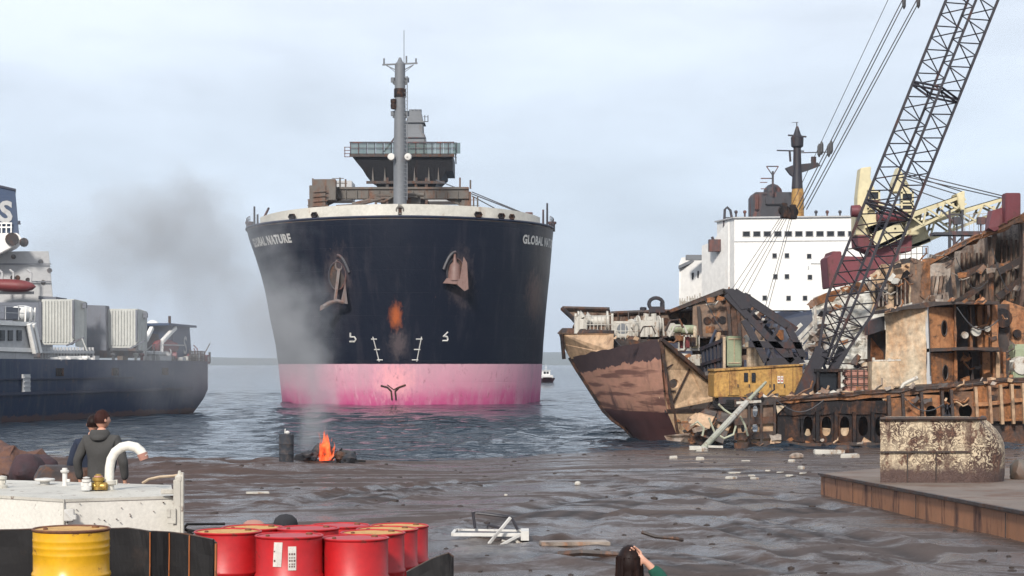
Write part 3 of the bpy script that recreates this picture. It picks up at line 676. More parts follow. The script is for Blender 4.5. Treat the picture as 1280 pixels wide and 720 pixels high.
# lettering that follows the hull
def text_mesh(s, size, bold=.02, spacing=1.):
    cu = bpy.data.curves.new('t', 'FONT'); cu.body = s; cu.size = size; cu.offset = bold; cu.resolution_u = 3; cu.space_character = spacing
    o = bpy.data.objects.new('t', cu); col.objects.link(o); bpy.context.view_layer.update()
    me = bpy.data.meshes.new_from_object(o.evaluated_get(bpy.context.evaluated_depsgraph_get()))
    vs = [v.co.copy() for v in me.vertices]; fs = [tuple(p.vertices) for p in me.polygons]
    bpy.data.objects.remove(o); bpy.data.meshes.remove(me); return vs, fs
def subdiv(vs, fs, L):
    bm = bmesh.new(); bv = [bm.verts.new(v) for v in vs]
    for f in fs:
        try: bm.faces.new([bv[i] for i in f])
        except ValueError: pass
    bmesh.ops.triangulate(bm, faces=bm.faces)
    for _ in range(3):
        es = [e for e in bm.edges if e.calc_length() > L]
        if es: bmesh.ops.subdivide_edges(bm, edges=es, cuts=1); bmesh.ops.triangulate(bm, faces=bm.faces)
    bm.verts.index_update(); r = ([v.co.copy() for v in bm.verts], [[v.index for v in f.verts] for f in bm.faces]); bm.free(); return r
def hull_text(s, size, side, zbase, t_start, bold=.05, slope=0):
    vs, fs = text_mesh(s, size, bold, 1.08); vs, fs = subdiv(vs, fs, .35)
    # arc length along the section at this height, measured from the stem
    tab = []; L = 0; prev = None
    samples = [hullpt(side, k/200, zbase+size*.35) for k in range(201)]+[hullpt(side, 1, zbase+size*.35)+V((CL(k*.2)-CL(0), k*.2, 0)) for k in range(1, 120)]
    for p in samples:
        if prev is not None: L += (p-prev).length
        tab.append(L); prev = p
    ysmp = [p.y for p in samples]
    out = []; W = max(v.x for v in vs)
    L0 = tab[int(t_start*200)]
    for v in vs:
        l = L0 + v.x if side > 0 else L0 + (W - v.x)
        z = zbase + v.y + slope*v.x
        y = float(np.interp(l, tab, ysmp)); bx = halfb(side, y, z)
        p = V((CL(y)+side*bx, y, z)); p += V((side*.03, -.05, 0))
        out.append(p)
    mb = MB(); mb.v = out; mb.f = fs; return mb.build('name_lettering', M['letter_white'], gn)
hull_text('GLOBAL NATURE', 1.25, -1, 16.9, .49, slope=.0)
hull_text('GLOBAL NATURE', 1.25, 1, 16.9, .555)
# bulb marks, draught ladders, bow crack
def hull_line(pts, r, nm, mt):
    ps = []
    for (a, b_), (c, d) in zip(pts[:-1], pts[1:]):
        for k in range(4): ps.append(hull_hit(a+(c-a)*k/4, b_+(d-b_)*k/4)+V((0,-.03,0)))
    ps.append(hull_hit(*pts[-1])+V((0,-.03,0))); mb = MB(); mb.path(ps, r, 4); return mb.build(nm, mt, gn)
hull_line([(438,416),(438,421),(443,421),(445,424),(443,427),(437,427)], .09, 'bulb_mark', M['letter_white'])
hull_line([(560,415),(554,421)], .07, 'bulb_mark', M['letter_white']); hull_line([(554,420),(559,421),(560,424),(559,426),(553,426)], .09, 'bulb_mark', M['letter_white'])
hull_line([(466,421),(470,436),(474,452)], .05, 'draught_mark', M['letter_white']); hull_line([(527,421),(524,436),(521,452)], .05, 'draught_mark', M['letter_white'])
for y_ in (424,437,450):
    hull_line([(464+(y_-424)*.28,y_),(471+(y_-424)*.28,y_)], .06, 'draught_mark', M['letter_white']); hull_line([(520-(y_-424)*.2,y_),(528-(y_-424)*.2,y_)], .06, 'draught_mark', M['letter_white'])
hull_line([(476,482),(484,484),(489,489),(490,500)], .09, 'scrape', M['rust_dark']); hull_line([(507,481),(499,484),(494,489),(495,500)], .09, 'scrape', M['rust_dark']); hull_line([(484,481),(492,487),(500,483)], .05, 'scrape', M['rust_dark'])

# ------------------------------------------------------------------ navy blue cargo ship on the left
def Q(px, z, Y): return V(((px-CX)/F*Y, Y, z))
bs = thing('cargo_ship', 'navy blue cargo ship stern out behind smoke with ribbed hatch covers', 'ship', Q(140, 0, 150))
# near side runs from (0, Y134) to the stern at (268, Y168)
A0 = Q(-160, 0, 122); A1 = Q(266, 0, 166); dirn = (A1-A0).normalized(); nrm = V((-dirn.y, dirn.x, 0))
def BS(u, w, z): return A0+dirn*u+nrm*w+V((0,0,z))      # u along, w inward (away from camera)
Ltot = (A1-A0).length
def u_of(px, w=0):
    k = (px-CX)/F; q = A0+nrm*w
    return (k*q.y-q.x)/(dirn.x-k*dirn.y)
def zs(px, py): u = u_of(px); return H-(py-HY)/F*(A0+dirn*u).y
mb = MB(); rows = []
W = 14.
for z, inset, tail in ((-2, 1.0, -5.5), (0, .35, -2.0), (1.2, .15, -.5), (2.0, 0, 0), (3.2, 0, 0), (4.3, 0, 0)):
    r = [BS(-30, inset, z), BS(10, inset, z), BS(25, inset, z), BS(Ltot-6+tail, inset, z), BS(Ltot-1.0+tail, inset+.04, z), BS(Ltot-.25+tail, inset+.35, z), BS(Ltot+tail, inset+1.5, z), BS(Ltot+tail, W-3, z), BS(Ltot-2+tail, W, z), BS(-30, W, z)]
    rows.append([p+V((0,0,(.35 if z > 4 else 0)*(1-i/6) if i < 6 else 0)) for i, p in enumerate(r)])
mb.grid(rows); bh = mb.build('hull', M['blue_hull'], bs, smooth=True)
mb = MB(); mb.prism([BS(-30,.1,4.15), BS(Ltot-1,.15,4.15), BS(Ltot-.1,1.5,4.15), BS(Ltot-.1,W-3,4.15), BS(Ltot-2,W-.1,4.15), BS(-30,W-.1,4.15)], V((0,0,.1))); mb.build('deck', M['deck_dark'], bs)
mb = MB(); mb.bar(BS(-30,-.06,1.95), BS(Ltot-4,-.06,2.15), .3,.22); mb.bar(BS(-30,-.06,3.15), BS(Ltot-14,-.06,3.1), .2,.12); mb.build('rubbing_strake', M['navy_hull'], bs)
for u in (22, 30, 38):
    mb = MB(); mb.hole(BS(u-.5,-.05,3.3), dirn*1.0, V((0,0,.6)), nrm*.12, rx=.38, rz=.36); mb.box(BS(u,.04,3.6), (.8,.1,.4), rz=math.atan2(dirn.y, dirn.x)); mb.build('freeing_port', M['char'], bs)
mb = MB(); mb.box(BS(u_of(31),-.1,zs(31,480)), (.9,.15,1.4), rz=math.atan2(dirn.y, dirn.x))
for k in range(4): mb.box(BS(u_of(31),-.2,zs(31,480)-.5+k*.33), (.8,.1,.08), rz=math.atan2(dirn.y, dirn.x))
mb.build('pilot_ladder', M['grey_white'], bs)
rzb = math.atan2(dirn.y, dirn.x)
def bsbox(px0, px1, py0, py1, w0, w1, mt, nm, bev=.05, parent=bs):
    u0, u1 = u_of(px0,w0), u_of(px1,w0); pm = (px0+px1)/2; z1, z0 = zs(pm, py0), zs(pm, py1)
    mb = MB(); mb.box(BS((u0+u1)/2, (w0+w1)/2, (z0+z1)/2), (abs(u1-u0), abs(w1-w0), z1-z0), rz=rzb); return mb.build(nm, mt, parent, bevel=bev)
# white deckhouse x 0..50
u0, u1 = u_of(-90), u_of(50)
hs = MB(); z0, zr = 4.3, zs(20, 402)
hs.prism([BS(u0,.6,z0), BS(u1,.6,z0), BS(u_of(47,.6),.6,zs(47,425)), BS(u_of(42,.6),.6,zs(42,403)), BS(u0,.6,zr+.2)], nrm*9)
house = hs.build('deckhouse', M['grey_white'], bs, bevel=.05)
for px in (3, 13, 24):
    mb = MB(); c = BS(u_of(px,.55),.55, zs(px, 419)); mb.box(c, (.55,.1,.75), rz=rzb); wdw = mb.build('window', M['glass'], house)
mb = MB(); mb.bar(BS(u0,.5,zs(0,403)), BS(u_of(44,.5),.5,zs(44,405)), .25,.3); mb.bar(BS(u_of(36,.3),.3,zs(36,405)), BS(u_of(44,.3),.3,zs(44,441)), .35,.3); mb.bar(BS(u_of(42,.3),.3,zs(42,405)), BS(u_of(50,.3),.3,zs(50,441)), .25,.3); mb.bar(BS(u0,.5,zs(0,434)), BS(u_of(50,.5),.5,zs(50,438)), .12,.3); mb.build('trim', M['white_ship'], house)
mb = MB(); c = BS(u_of(28,2.2),2.2, zs(28,391)); 
mb.lathe((0,0,0), [(.0,-1.0),(.45,-.98),(.62,-.7),(.66,-.2),(.66,.2),(.62,.7),(.45,.98),(0,1.0)], 14, 'X')
mb.v = [Matrix.Rotation(rzb, 3, 'Z') @ v + c for v in mb.v]
for k in (-.6,0,.6):
    mb.bar(c+dirn*k-nrm*.6+V((0,0,-.9)), c+dirn*k-nrm*.7+V((0,0,.5)), .1)
mb.build('liferaft', M['white_ship'], house, smooth=True)
mb = MB(); mb.box(BS(u_of(8,2.4),2.4,zs(8,390)), (2.2,1.2,.9), rz=rzb); mb.build('locker', M['hatch_shade'], house, bevel=.05)
mb = MB()
for k in range(9): p = BS(u0+(u1-u0)*k/8, .7, zr+.15); mb.tube(p, p+V((0,0,1)), .04, n=5)
for h in (.5,1): mb.bar(BS(u0,.7,zr+.15+h), BS(u1-1,.7,zr+.15+h), .05)
mb.build('railing', M['grey_white'], house)
# ribbed hatch covers on end, turned towards the beach
def hatch(x0, xm, x1, y0, y1, Yc, mt='hatch', n=10):
    mb = MB(); mb.prism([P(x0,y0,Yc), P(xm,y0,Yc), P(xm+1,y1-8,Yc), P(xm-6,y1,Yc), P(x0+3,y1,Yc), P(x0,y1-5,Yc)], V((0,1.1,0)))
    mb.prism([P(xm,y0,Yc+.02), P(x1,y0+3,Yc+1.2), P(x1,y1+4,Yc+1.2), P(xm+1,y1+2,Yc+.02)], V((0,1.0,0)))
    for k in range(n): x = x0+4+(xm-x0-7)*k/(n-1); mb.bar(P(x,y0+2,Yc-.04), P(x,y1-3,Yc-.04), .13,.10)
    o = mb.build('hatch_cover', M[mt], bs, bevel=.02)
    mb = MB(); mb.bar(P(x0-1.5,y0+3,Yc-.05), P(x0-1.5,y1-6,Yc-.05), .22,.2); mb.bar(P(xm-1.5,y0+1,Yc-.1), P(xm-1.5,y1-9,Yc-.1), .14,.12); mb.bar(P(xm-10,y1+1,Yc-.1), P(x1,y1-9,Yc-.1), .2,.12); mb.box(P(x1+1,y0+8,Yc+1), (.3,.4,.4))
    mb.build('frame', M['hatch_shade'], o)
hatch(52, 93, 105, 374, 431, 148); hatch(132, 172, 181, 386, 435, 153)
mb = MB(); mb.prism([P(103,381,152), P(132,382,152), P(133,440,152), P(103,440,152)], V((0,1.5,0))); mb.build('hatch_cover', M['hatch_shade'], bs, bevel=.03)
mb = MB()
for px in range(52, 118, 4): mb.bar(BS(u_of(px,.8),.8,4.3), BS(u_of(px,.8),.8,zs(px,434)), .16)
mb.bar(BS(u_of(50,.7),.7,zs(70,440)), BS(u_of(116,.7),.7,zs(100,440)), .3,.2); mb.build('coaming_stay', M['grey_white'], bs)
mb = MB()
random.seed(3)
for k in range(16):
    px = 52+random.random()*60; mb.box(BS(u_of(px,.5),.5,4.45+random.random()*.25), (.4+random.random()*.6,.5,.25), rz=random.random())
mb.build('deck_gear', M['white_ship'], bs, bevel=.03)
bsbox(112, 180, 438, 447, 1.4, 9, M['deck_dark'], 'hatch_coaming')
# stern house, funnel with letter, red lifeboat, davits
fz0, fz1 = 4.3, zs(228, 407)
mb = MB(); mb.prism([BS(u_of(222,.9),.9,fz0), BS(u_of(240,.9),.9,fz0), BS(u_of(237,.9),.9,fz1), BS(u_of(213,.9),.9,fz1), BS(u_of(218,.9),.9,fz0+1.5)], nrm*3); mb.prism([BS(u_of(211,.7),.7,fz1), BS(u_of(246,.7),.7,fz1-.1), BS(u_of(246,.7),.7,fz1+.08), BS(u_of(211,.7),.7,fz1+.2)], nrm*3.4)
fnl = mb.build('funnel', M['blue'], bs)
def flat_text(s, size, o, ux, uz, nm, mt, par, bold=.03, th=.03):
    vs, fs = text_mesh(s, size, bold); nn = V(ux).cross(V(uz)).normalized()
    mb = MB(); mb.v = [V(o)+V(ux)*v.x+V(uz)*v.y+nn*th for v in vs]; mb.f = fs; return mb.build(nm, mt, par)
flat_text('S', 2.1, BS(u_of(229,.82),.82,zs(229,442)), dirn*.65, V((0,0,1)), 'letter', M['grey_white'], fnl)
bsbox(181, 222, 416, 445, 2.2, 6, M['deck_dark'], 'stern_house')
mb = MB(); c = BS(u_of(207,1.4),1.4, zs(207, 434)); n = 14; rows = []
for i in range(n+1):
    t = -1+2*i/n; wd = (1-abs(t)**2.5)**.6; rows.append([c+dirn*(1.9*t)+nrm*(.75*wd*math.cos(a))+V((0,0,.75*(wd*.8+.1)*math.sin(a)+.15*t*t)) for a in [2*math.pi*k/12 for k in range(13)]])
mb.grid(rows); lb = mb.build('lifeboat', M['lifeboat_red'], bs, smooth=True)
mb = MB(); mb.bar(c-dirn*1.8-nrm*.72+V((0,0,.2)), c+dirn*1.8-nrm*.72+V((0,0,.2)), .12,.1); mb.build('grab_line', M['grey_white'], lb)
for a, b_ in ((182,190),(203,219)):
    mb = MB(); mb.bar(BS(u_of(a,.9),.9,zs(a,426)), BS(u_of(b_,.9),.9,zs(b_,409)), .35,.3); mb.bar(BS(u_of(a,.9)-.2,.9,4.3), BS(u_of(a,.9),.9,zs(a,424)), .25); mb.build('davit', M['white_ship'], bs, bevel=.03)
mb = MB(); mb.ball(BS(u_of(191,4),4,zs(191,407)), .65, 14); mb.tube(BS(u_of(191,4),4,zs(191,416)), BS(u_of(191,4),4,zs(191,409)), .15); mb.build('satellite_dome', M['white_ship'], bs, smooth=True)
mb = MB(); mb.tube(BS(u_of(212,3),3,fz1), BS(u_of(212,3),3,fz1+.9), .12); mb.tube(BS(u_of(209,3),3,fz1-.8), BS(u_of(209,3),3,fz1+.2), .3); mb.build('exhaust_pipe', M['char'], bs)
mb = MB()
for px in (186,191,196,200,206): mb.lathe(BS(u_of(px,1.),1.,4.3), [(.25,0),(.25,.6),(.4,.7),(.4,.9),(0,1)], 10)
mb.box(BS(u_of(205,.8),.8,4.6), (2.4,.6,.5), rz=rzb); mb.build('vent', M['grey_white'], bs)
mb = MB()
for k in range(11):
    p = BS(u_of(241)+k*(Ltot-u_of(241)-1)/10, .3, 4.3); mb.tube(p, p+V((0,0,1.0)), .05, n=5)
for h in (.35,.7,1.0): mb.bar(BS(u_of(241),.3,4.3+h), BS(Ltot-1,.3,4.3+h), .05)
for px, t_ in ((251,439),(262,440)): mb.tube(BS(u_of(px,.5),.5,4.3), BS(u_of(px,.5),.5,zs(px,t_)), .1)
mb.build('stern_rail', M['rust_dark'], bs)
mb = MB(); mb.lathe(BS(Ltot-6,1.0,4.9), [(.3,-.7),(.3,.7)], 10, 'X'); mb.box(BS(Ltot-3,1.2,4.6), (1.2,1,.6), rz=rzb); mb.build('stern_winch', M['maroon'], bs)

random.seed(15)
for k in range(26):
    px = random.uniform(106,258); c = BS(u_of(px,.6), .6, 4.3); mb = MB()
    if k % 3 == 0: mb.lathe(c, [(.12,0),(.12,.5),(.22,.6),(.2,.75),(0,.8)], 8)
    elif k % 3 == 1: mb.box(c+V((0,0,.3)), (random.uniform(.3,.9),.5,random.uniform(.3,.8)), rz=rzb)
    else: mb.path([c, c+V((0,0,random.uniform(.8,1.6))), c+V((random.uniform(-.6,.6),0,random.uniform(1.2,1.9)))], .05, 5)
    mb.build('deck_fitting', M[('grey_white','deck_dark','gn_brown','maroon','hatch')[k % 5]], bs)
# ------------------------------------------------------------------ the ship behind, white accommodation and blue funnel
Y = 205
ws = thing('accommodation_ship', 'pale grey ship behind the navy one, its blue lettered funnel at the left edge', 'ship', P(20, 0, Y)*1.0 - V((0,0,P(20,0,Y).z)))
mb = MB(); mb.prism([V((-95,Y-2,-2)), V((P(150,0,Y).x,Y-2,-2)), V((P(165,0,Y).x,Y-2,3.6)), V((-95,Y-2,3.6))], V((0,18,0))); mb.build('hull', M['blue_hull'], ws)
mb = MB(); mb.prism([P(-90,316,Y), P(30,314,Y), P(61,314,Y), P(66,370,Y), P(66,460,Y), P(-90,460,Y)], V((-3.0,12,0))); wh = mb.build('accommodation', M['grey_white'], ws, bevel=.05)
mb = MB(); mb.prism([P(48,370,Y-1), P(70,371,Y-1), P(70,374,Y-1), P(48,374,Y-1)], V((0,5,0))); mb.bar(P(-20,330,Y-.3), P(64,330,Y-.3), .1,.12); mb.bar(P(-20,352,Y-.3), P(64,352,Y-.3), .1,.12); mb.build('deck_edge', M['hatch_shade'], wh)
for x, y in ((17,321),(51,327),(62,338),(54,353),(16,347),(22,347),(35,350)):
    mb = MB(); mb.lathe(P(x,y,Y-.03), [(.26,-.08),(.26,.08)], 10, 'Y'); mb.build('porthole', M['char'], wh)
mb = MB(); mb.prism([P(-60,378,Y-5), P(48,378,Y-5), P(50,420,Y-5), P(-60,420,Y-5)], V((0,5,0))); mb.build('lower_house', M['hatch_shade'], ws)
mb = MB(); c = P(14, 357, Y-3); rows = []
for i in range(15):
    t = -1+2*i/14; wd = (1-abs(t)**2.6)**.6; rows.append([c+V((2.6*t,0,0))+V((0,.9*wd*math.cos(a),.75*(wd*.85+.05)*math.sin(a)))+V((0,0,-.12*t)) for a in [2*math.pi*k/12 for k in range(13)]])
mb.grid(rows); mb.build('lifeboat', M['lifeboat_red'], ws, smooth=True)
mb = MB()
for x in (2,16,38): mb.bar(P(x,363,Y-2), P(x+1,341,Y-2), .2); mb.tube(P(x+1,341,Y-2), P(x-4,337,Y-2), .12)
mb.bar(P(-10,366,Y-2), P(42,366,Y-2), .4,.3); mb.build('davit', M['grey_white'], ws)
mb = MB(); mb.prism([P(-60,293,Y-3), P(22,291,Y-3), P(28,300,Y-3), P(22,306,Y-3), P(-2,318,Y-3), P(-60,318,Y-3)], V((-1.9,7,0))); mb.build('funnel_casing', M['white_ship'], ws, bevel=.08)
mb = MB(); mb.lathe(P(15,299,Y-3.1), [(.7,-.15),(.7,.15)], 12, 'Y'); mb.ball(P(30,303,Y-3), .5, 10); mb.bar(P(25,300,Y-3), P(30,303,Y-3), .2); mb.build('searchlight', M['char'], ws, smooth=True)
mb = MB(); mb.prism([P(-60,236,Y), P(-10,231,Y), P(19,237,Y), P(24,294,Y), P(-60,294,Y)], V((-1.7,6,0))); wf = mb.build('funnel', M['blue'], ws, bevel=.06)
mb = MB(); mb.prism([P(-60,234,Y-.15), P(-10,229,Y-.15), P(20,236,Y-.15), P(20,238.5,Y-.15), P(-10,232,Y-.15), P(-60,237,Y-.15)], V((-1.7,6.3,0))); mb.tube(P(24,280,Y), P(24,276,Y), .12); mb.bar(P(22,280,Y), P(26,280,Y), .12); mb.build('cap', M['navy_hull'], wf)
flat_text('S', 3.1, P(-1,277,Y-.05), V((1,0,0)), V((0,0,1)), 'letter', M['grey_white'], wf, .1)
flat_text('S', 3.1, P(-20,276,Y-.05), V((1,0,0)), V((0,0,1)), 'letter', M['grey_white'], wf, .1)
mb = MB()
for x in (2,8,14): mb.bar(P(x,279,Y-.3), P(x,291,Y-.3), .12)
for y in (279,284): mb.bar(P(-20,y,Y-.3), P(15,y,Y-.3), .14)
mb.build('funnel_rail', M['white_ship'], wf)

# ------------------------------------------------------------------ small boat
Y = 438
bt = thing('pilot_boat', 'small white boat with a cabin far out between the black and the cut ship', 'boat', Q(685, 0, Y))
mb = MB(); rows = []
for z, k in ((-.3,.65),(0,.8),(.5,.95),(.95,1.05)):
    r = []
    for i in range(17):
        a = math.pi*i/16; r.append(V((Q(684,0,Y).x+1.8*k*math.cos(a), Y+4-7.5*k*abs(math.sin(a))**.8, z+.25*math.sin(a)*(z > .4))))
    rows.append(r)
mb.grid(rows); mb.build('hull', M['maroon'], bt, smooth=True)
mb = MB(); mb.box(Q(683,1.3,Y), (3.0,5,.75)); mb.build('gunwale', M['boat_white'], bt, bevel=.1)
mb = MB(); mb.box(Q(682.5,2.1,Y+.3), (1.9,2.2,1.1)); mb.box(Q(682.5,2.75,Y+.3), (2.3,2.7,.12)); cb = mb.build('cabin', M['boat_white'], bt, bevel=.05)
mb = MB(); mb.box(Q(681,2.2,Y-.82), (.5,.05,.5)); mb.box(Q(684.5,2.2,Y-.82), (.5,.05,.5)); mb.build('window', M['glass'], cb)
mb = MB(); mb.tube(Q(682.5,2.7,Y), Q(682.5,4.1,Y), .06); mb.bar(Q(681,3.4,Y), Q(684,3.4,Y), .06); mb.build('mast', M['boat_white'], bt)
# ================================================================== RIGHT SIDE
def Gp(px, Y, dz=0):
    x = (px-CX)/F*Y; return V((x, Y, gz(x, Y)+dz))
def poly(pts, Y, d=.25, out=None):
    mb = out or MB(); mb.prism([P(a[0], a[1], a[2] if len(a) > 2 else Y) for a in pts], V((0,d,0))); return mb
def rail(p, q, n, h, r=.024, mb=None, levels=(.5,1)):
    mb = mb or MB(); p, q = V(p), V(q)
    for k in range(n+1): a = p.lerp(q, k/n); mb.tube(a, a+V((0,0,h)), r, n=5)
    for l in levels: mb.tube(p+V((0,0,h*l)), q+V((0,0,h*l)), r, n=5)
    return mb

# ---- half cut bow
bowL = thing('cut_bow', 'half dismantled rusty ship bow, its tan cut face pierced by a round hole', 'ship wreck', V((P(800,0,103).x, 103, 0)))
rowsdef = [((713,447,111),(825,424,100)), ((722,462,111),(826,445,100)), ((733,479,110.5),(828,470,100)), ((744,496,110),(830,495,100.2)), ((755,513,109.5),(834,515,100.4)), ((766,524,109),(841,531,100.7)), ((782,535,108),(849,552,101.2)), ((800,556,107),(856,575,101.8))]
rows = []
for a, b_ in rowsdef:
    p, q = P(*a), P(*b_); r = []
    for k in range(15):
        t = k/14; v = p.lerp(q, t); bulge = math.sin(math.pi*t)*.45; v = v + V((-.55*bulge, -.8*bulge, 0)); v.z += (.12*noise.noise(V((k*.9, 0, 2))) if a[1] == 447 else 0); r.append(v)
    rows.append(r)
mb = MB(); mb.grid(rows); mb.grid([[v+V((.25,.3,0)) for v in r] for r in rows])
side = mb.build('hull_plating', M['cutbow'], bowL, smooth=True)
# far side plating so that the wreck is solid
mb = MB(); mb.grid([[r[0], r[0]+V((4,5,0)), V((P(930,0,118).x, 118, r[0].z))] for r in rows]); mb.build('far_plating', M['rust_dark'], bowL)
mb = MB(); mb.path([r[0]+V((-.05,-.05,0)) for r in rows], .12, 6); mb.build('stem_bar', M['char'], bowL, smooth=True)
# upper fore part: flare and bulwark beyond
mb = poly([(698,416,110.5),(767,417,107),(767,439,106),(752,441,107),(713,449,111),(703,430,111)], 0, .2); mb.build('flare_plate', M['rust_tan'], bowL)
mb = MB(); mb.prism([P(697,416,110.4), P(703,410,110.6), P(718,410,110.2), P(768,413,107), P(768,417,107), P(700,418,110.4)], V((0,1.2,0))); mb.build('deck_lip', M['rust_dark'], bowL)
mb = MB(); mb.tube(P(702,418,110.2), P(705,449,110.2), .11); mb.build('hanging_pipe', M['char'], bowL)
mb = MB(); mb.path([P(718,410,110), P(721,404,110.2), P(716,398,111), P(703,386,112)], .14, 6); mb.build('bulwark_stay', M['char'], bowL)
Yw = 113.
mb = MB(); pts = [(703,385),(762,386.5),(764,391.5),(800,390),(878,388)]
mb.prism([P(a, b_, Yw) for a, b_ in pts]+[P(878,428,Yw), P(722,428,Yw), P(721,405,Yw)], V((0,.25,0)))
bul = mb.build('bulwark', M['plate_brown'], bowL)
mb = MB(); mb.path([P(703,385,Yw-.1), P(762,386.5,Yw-.1)], .13, 6); mb.path([P(764,391.5,Yw-.1), P(800,390,Yw-.1), P(878,388,Yw-.1)], .13, 6)
for x in range(720, 880, 13): mb.prism([P(x,390,Yw-.3), P(x+1.2,390,Yw-.3), P(x+1.2,424,Yw-.6), P(x,424,Yw-.6)], V((0,.4,0)))
mb.build('stiffener', M['rust_dark'], bul)
for x, y in ((757,403),(832,402),(843,402),(854,402)):
    mb = MB(); mb.lathe(P(x,y,Yw-.02), [(.23,-.035),(.23,.1)], 14, 'Y'); o = mb.build('porthole', M['char'], bul)
# aft part of the remaining side with holes, rises to the right
mb = MB(); mb.prism([P(a, b_, 111) for a, b_ in ((866,383),(905,364),(938,372),(950,392),(956,425),(956,450),(866,450))], V((0,.4,0))); aft = mb.build('side_plate', M['plate_brown'], bowL)
mb = MB(); mb.prism([P(835,388,111.2), P(905,361,110.5), P(938,369,110.5), P(938,373,110.5), P(905,367,110.5), P(838,392,111.2)], V((0,1.6,0))); mb.prism([P(905,366,110.4), P(938,372,110.4), P(930,392,110.4)], V((0,.3,0)))
mb.build('deck_edge', M['rust_dark'], bowL, rough=.1)
for x, y in ((884,401),(894,400),(903,400)):
    mb = MB(); mb.lathe(P(x,y,110.97), [(.23,-.035),(.23,.1)], 14, 'Y'); mb.build('porthole', M['char'], aft)
for x in (873, 910, 922): 
    mb = MB(); mb.bar(P(x,383,110.8), P(x+4,440,110.8), .18,.25); mb.build('frame', M['rust_dark'], aft)
# inner dark bay and deck
mb = MB(); mb.prism([P(766,424,108), P(830,424,108), P(905,492,108), P(905,515,108), P(840,512,108), P(766,440,108)], V((0,3,0))); mb.build('inner_bay', M['rust_dark'], bowL)
mb = MB(); mb.prism([P(722,418,109.6), P(905,421,108), P(905,423,108), P(722,420,109.6)], V((0,4.4,0))); mb.build('deck', M['rust_dark'], bowL)
# the cut face
mb = MB(); A, B_, C_, D_, E_ = P(825,424,100), P(907,493,103.2), P(918,512,103.6), P(893,534,103), P(850,553,101.3)
fnv = (B_-A).cross(E_-A).normalized(); fnv = fnv if fnv.y < 0 else -fnv
hc = P(843,479,100.9)
pl = MB(); F1 = [A, P(866,459,101.6), B_, P(832,513,100.8)]
pl.hole(P(826,497,100.6), P(862,497,101.9)-P(826,497,100.6), P(826,462,100.6)-P(826,497,100.6), -fnv*.15, cx=.46, cz=.5, rx=.17, rz=.17, n=28)
pl.prism([A, P(864,459,101.7), P(862,462,101.9), P(826,462,100.6)], -fnv*.15)
pl.prism([P(862,462,101.9), P(864,459,101.7), P(907,493,103.2), P(880,497,102.4), P(862,497,101.9)], -fnv*.15)
pl.prism([P(826,497,100.6), P(862,497,101.9), P(880,497,102.4), P(907,493,103.2), P(910,498,103.3), P(832,513,100.8)], -fnv*.15)
cf = pl.build('cut_face', M['face_tan'], bowL)
mb = MB(); mb.prism([P(834,515,100.5), P(918,511,103.4), D_, P(862,553,101.3), E_], -fnv*.15); mb.build('lower_face', M['face_tan'], bowL)
mb = MB()
mb.bar(A+fnv*.05, B_+fnv*.05, .22,.2); mb.bar(P(832,514,100.5), P(918,512,103.4), .16,.2); mb.bar(A, P(849,552,101.2), .16)
for a, b_ in (((828,464),(841,455)), ((838,511),(862,461)), ((862,511),(884,480)), ((828,446),(834,440)), ((884,511),(897,492)), ((826,489),(844,489))):
    mb.bar(P(a[0],a[1],100.5+(a[0]-825)*.037), P(b_[0],b_[1],100.5+(b_[0]-825)*.037), .08,.09)
for x in (850,866,880,895): mb.bar(P(x,516,100.9+(x-840)*.035), P(x-2,545-(x-850)*.45,100.9+(x-840)*.035), .08,.2)
mb.build('stiffener', M['rust_dark'], bowL)
for (a, sc_) in (((846,552),1.2), ((868,546),1), ((874,530),1.3), ((884,528),.9), ((862,533),.8), ((900,537),1)):
    p = P(a[0], a[1], 100.2); mb = MB()
    mb.prism([p+V((-.5,0,.2))*sc_, p+V((.5,-.3,.35))*sc_, p+V((.9,0,-.1))*sc_, p+V((-.2,-.3,-.35))*sc_], V((.1,.2,.06))); mb.build('torn_plate', M['plate_grey' if sc_ > 1.1 else 'rust'], bowL, rough=.15)

# ---- clutter that stands on the bow deck
def group_clutter(nm, label, cat, fn, mt, grp=None, smooth=False, bevel=0, rough=0):
    mb = MB(); fn(mb); o = mb.build(nm, M[mt], smooth=smooth, bevel=bevel, rough=rough); return tag(o, label, cat, grp)
Yd = 109.4
r_ = rail(P(733,417,108.9), P(766,417,107.2), 7, 1.0); o = r_.build('railing', M['clutter_white']); tag(o, 'white deck railing at the left end of the cut bow', 'railing')
r_ = rail(P(770,424,107), P(800,424,106.4), 5, .9); o = r_.build('railing', M['clutter_white']); tag(o, 'white rail beside the dark bay of the cut bow', 'railing')
wn = thing('deck_winch', 'pale mooring winch between brackets at the left of the cut bow deck', 'winch', P(741,418,110.5)); c = P(741,418,110.5)
mb = MB(); mb.lathe(c+V((0,0,.75)), [(.2,-.9),(.6,-.88),(.6,-.78),(.3,-.75),(.3,.75),(.6,.78),(.6,.88),(.2,.9)], 16, 'X'); mb.build('drum', M['clutter_white'], wn, smooth=True)
for s_ in (-1.05, 1.05): mb = MB(); mb.prism([c+V((s_,-.5,0)), c+V((s_,.5,0)), c+V((s_,.2,1.2)), c+V((s_,-.2,1.2))], V((.12,0,0))); mb.build('bracket', M['clutter_white'], wn)
w2 = copy_tree(wn, P(810,421,109.5), .3, 'pale mooring winch in the middle of the cut bow deck under the ring post')
w2.scale = (.75,.75,.9)
group_clutter('vent_post', 'pair of white goosenecked vents at the bow deck edge', 'vent', lambda m_: (m_.path([P(722,417,109.5), P(722,396,109.5), P(725,392,109.5), P(728,397,109.5)], .2, 8), m_.path([P(729,417,109.5), P(729,399,109.5), P(733,395,109.5), P(737,401,109.5)], .26, 8), m_.bar(P(721,416,109.5), P(731,416,109.5), .3)), 'clutter_white', smooth=True)
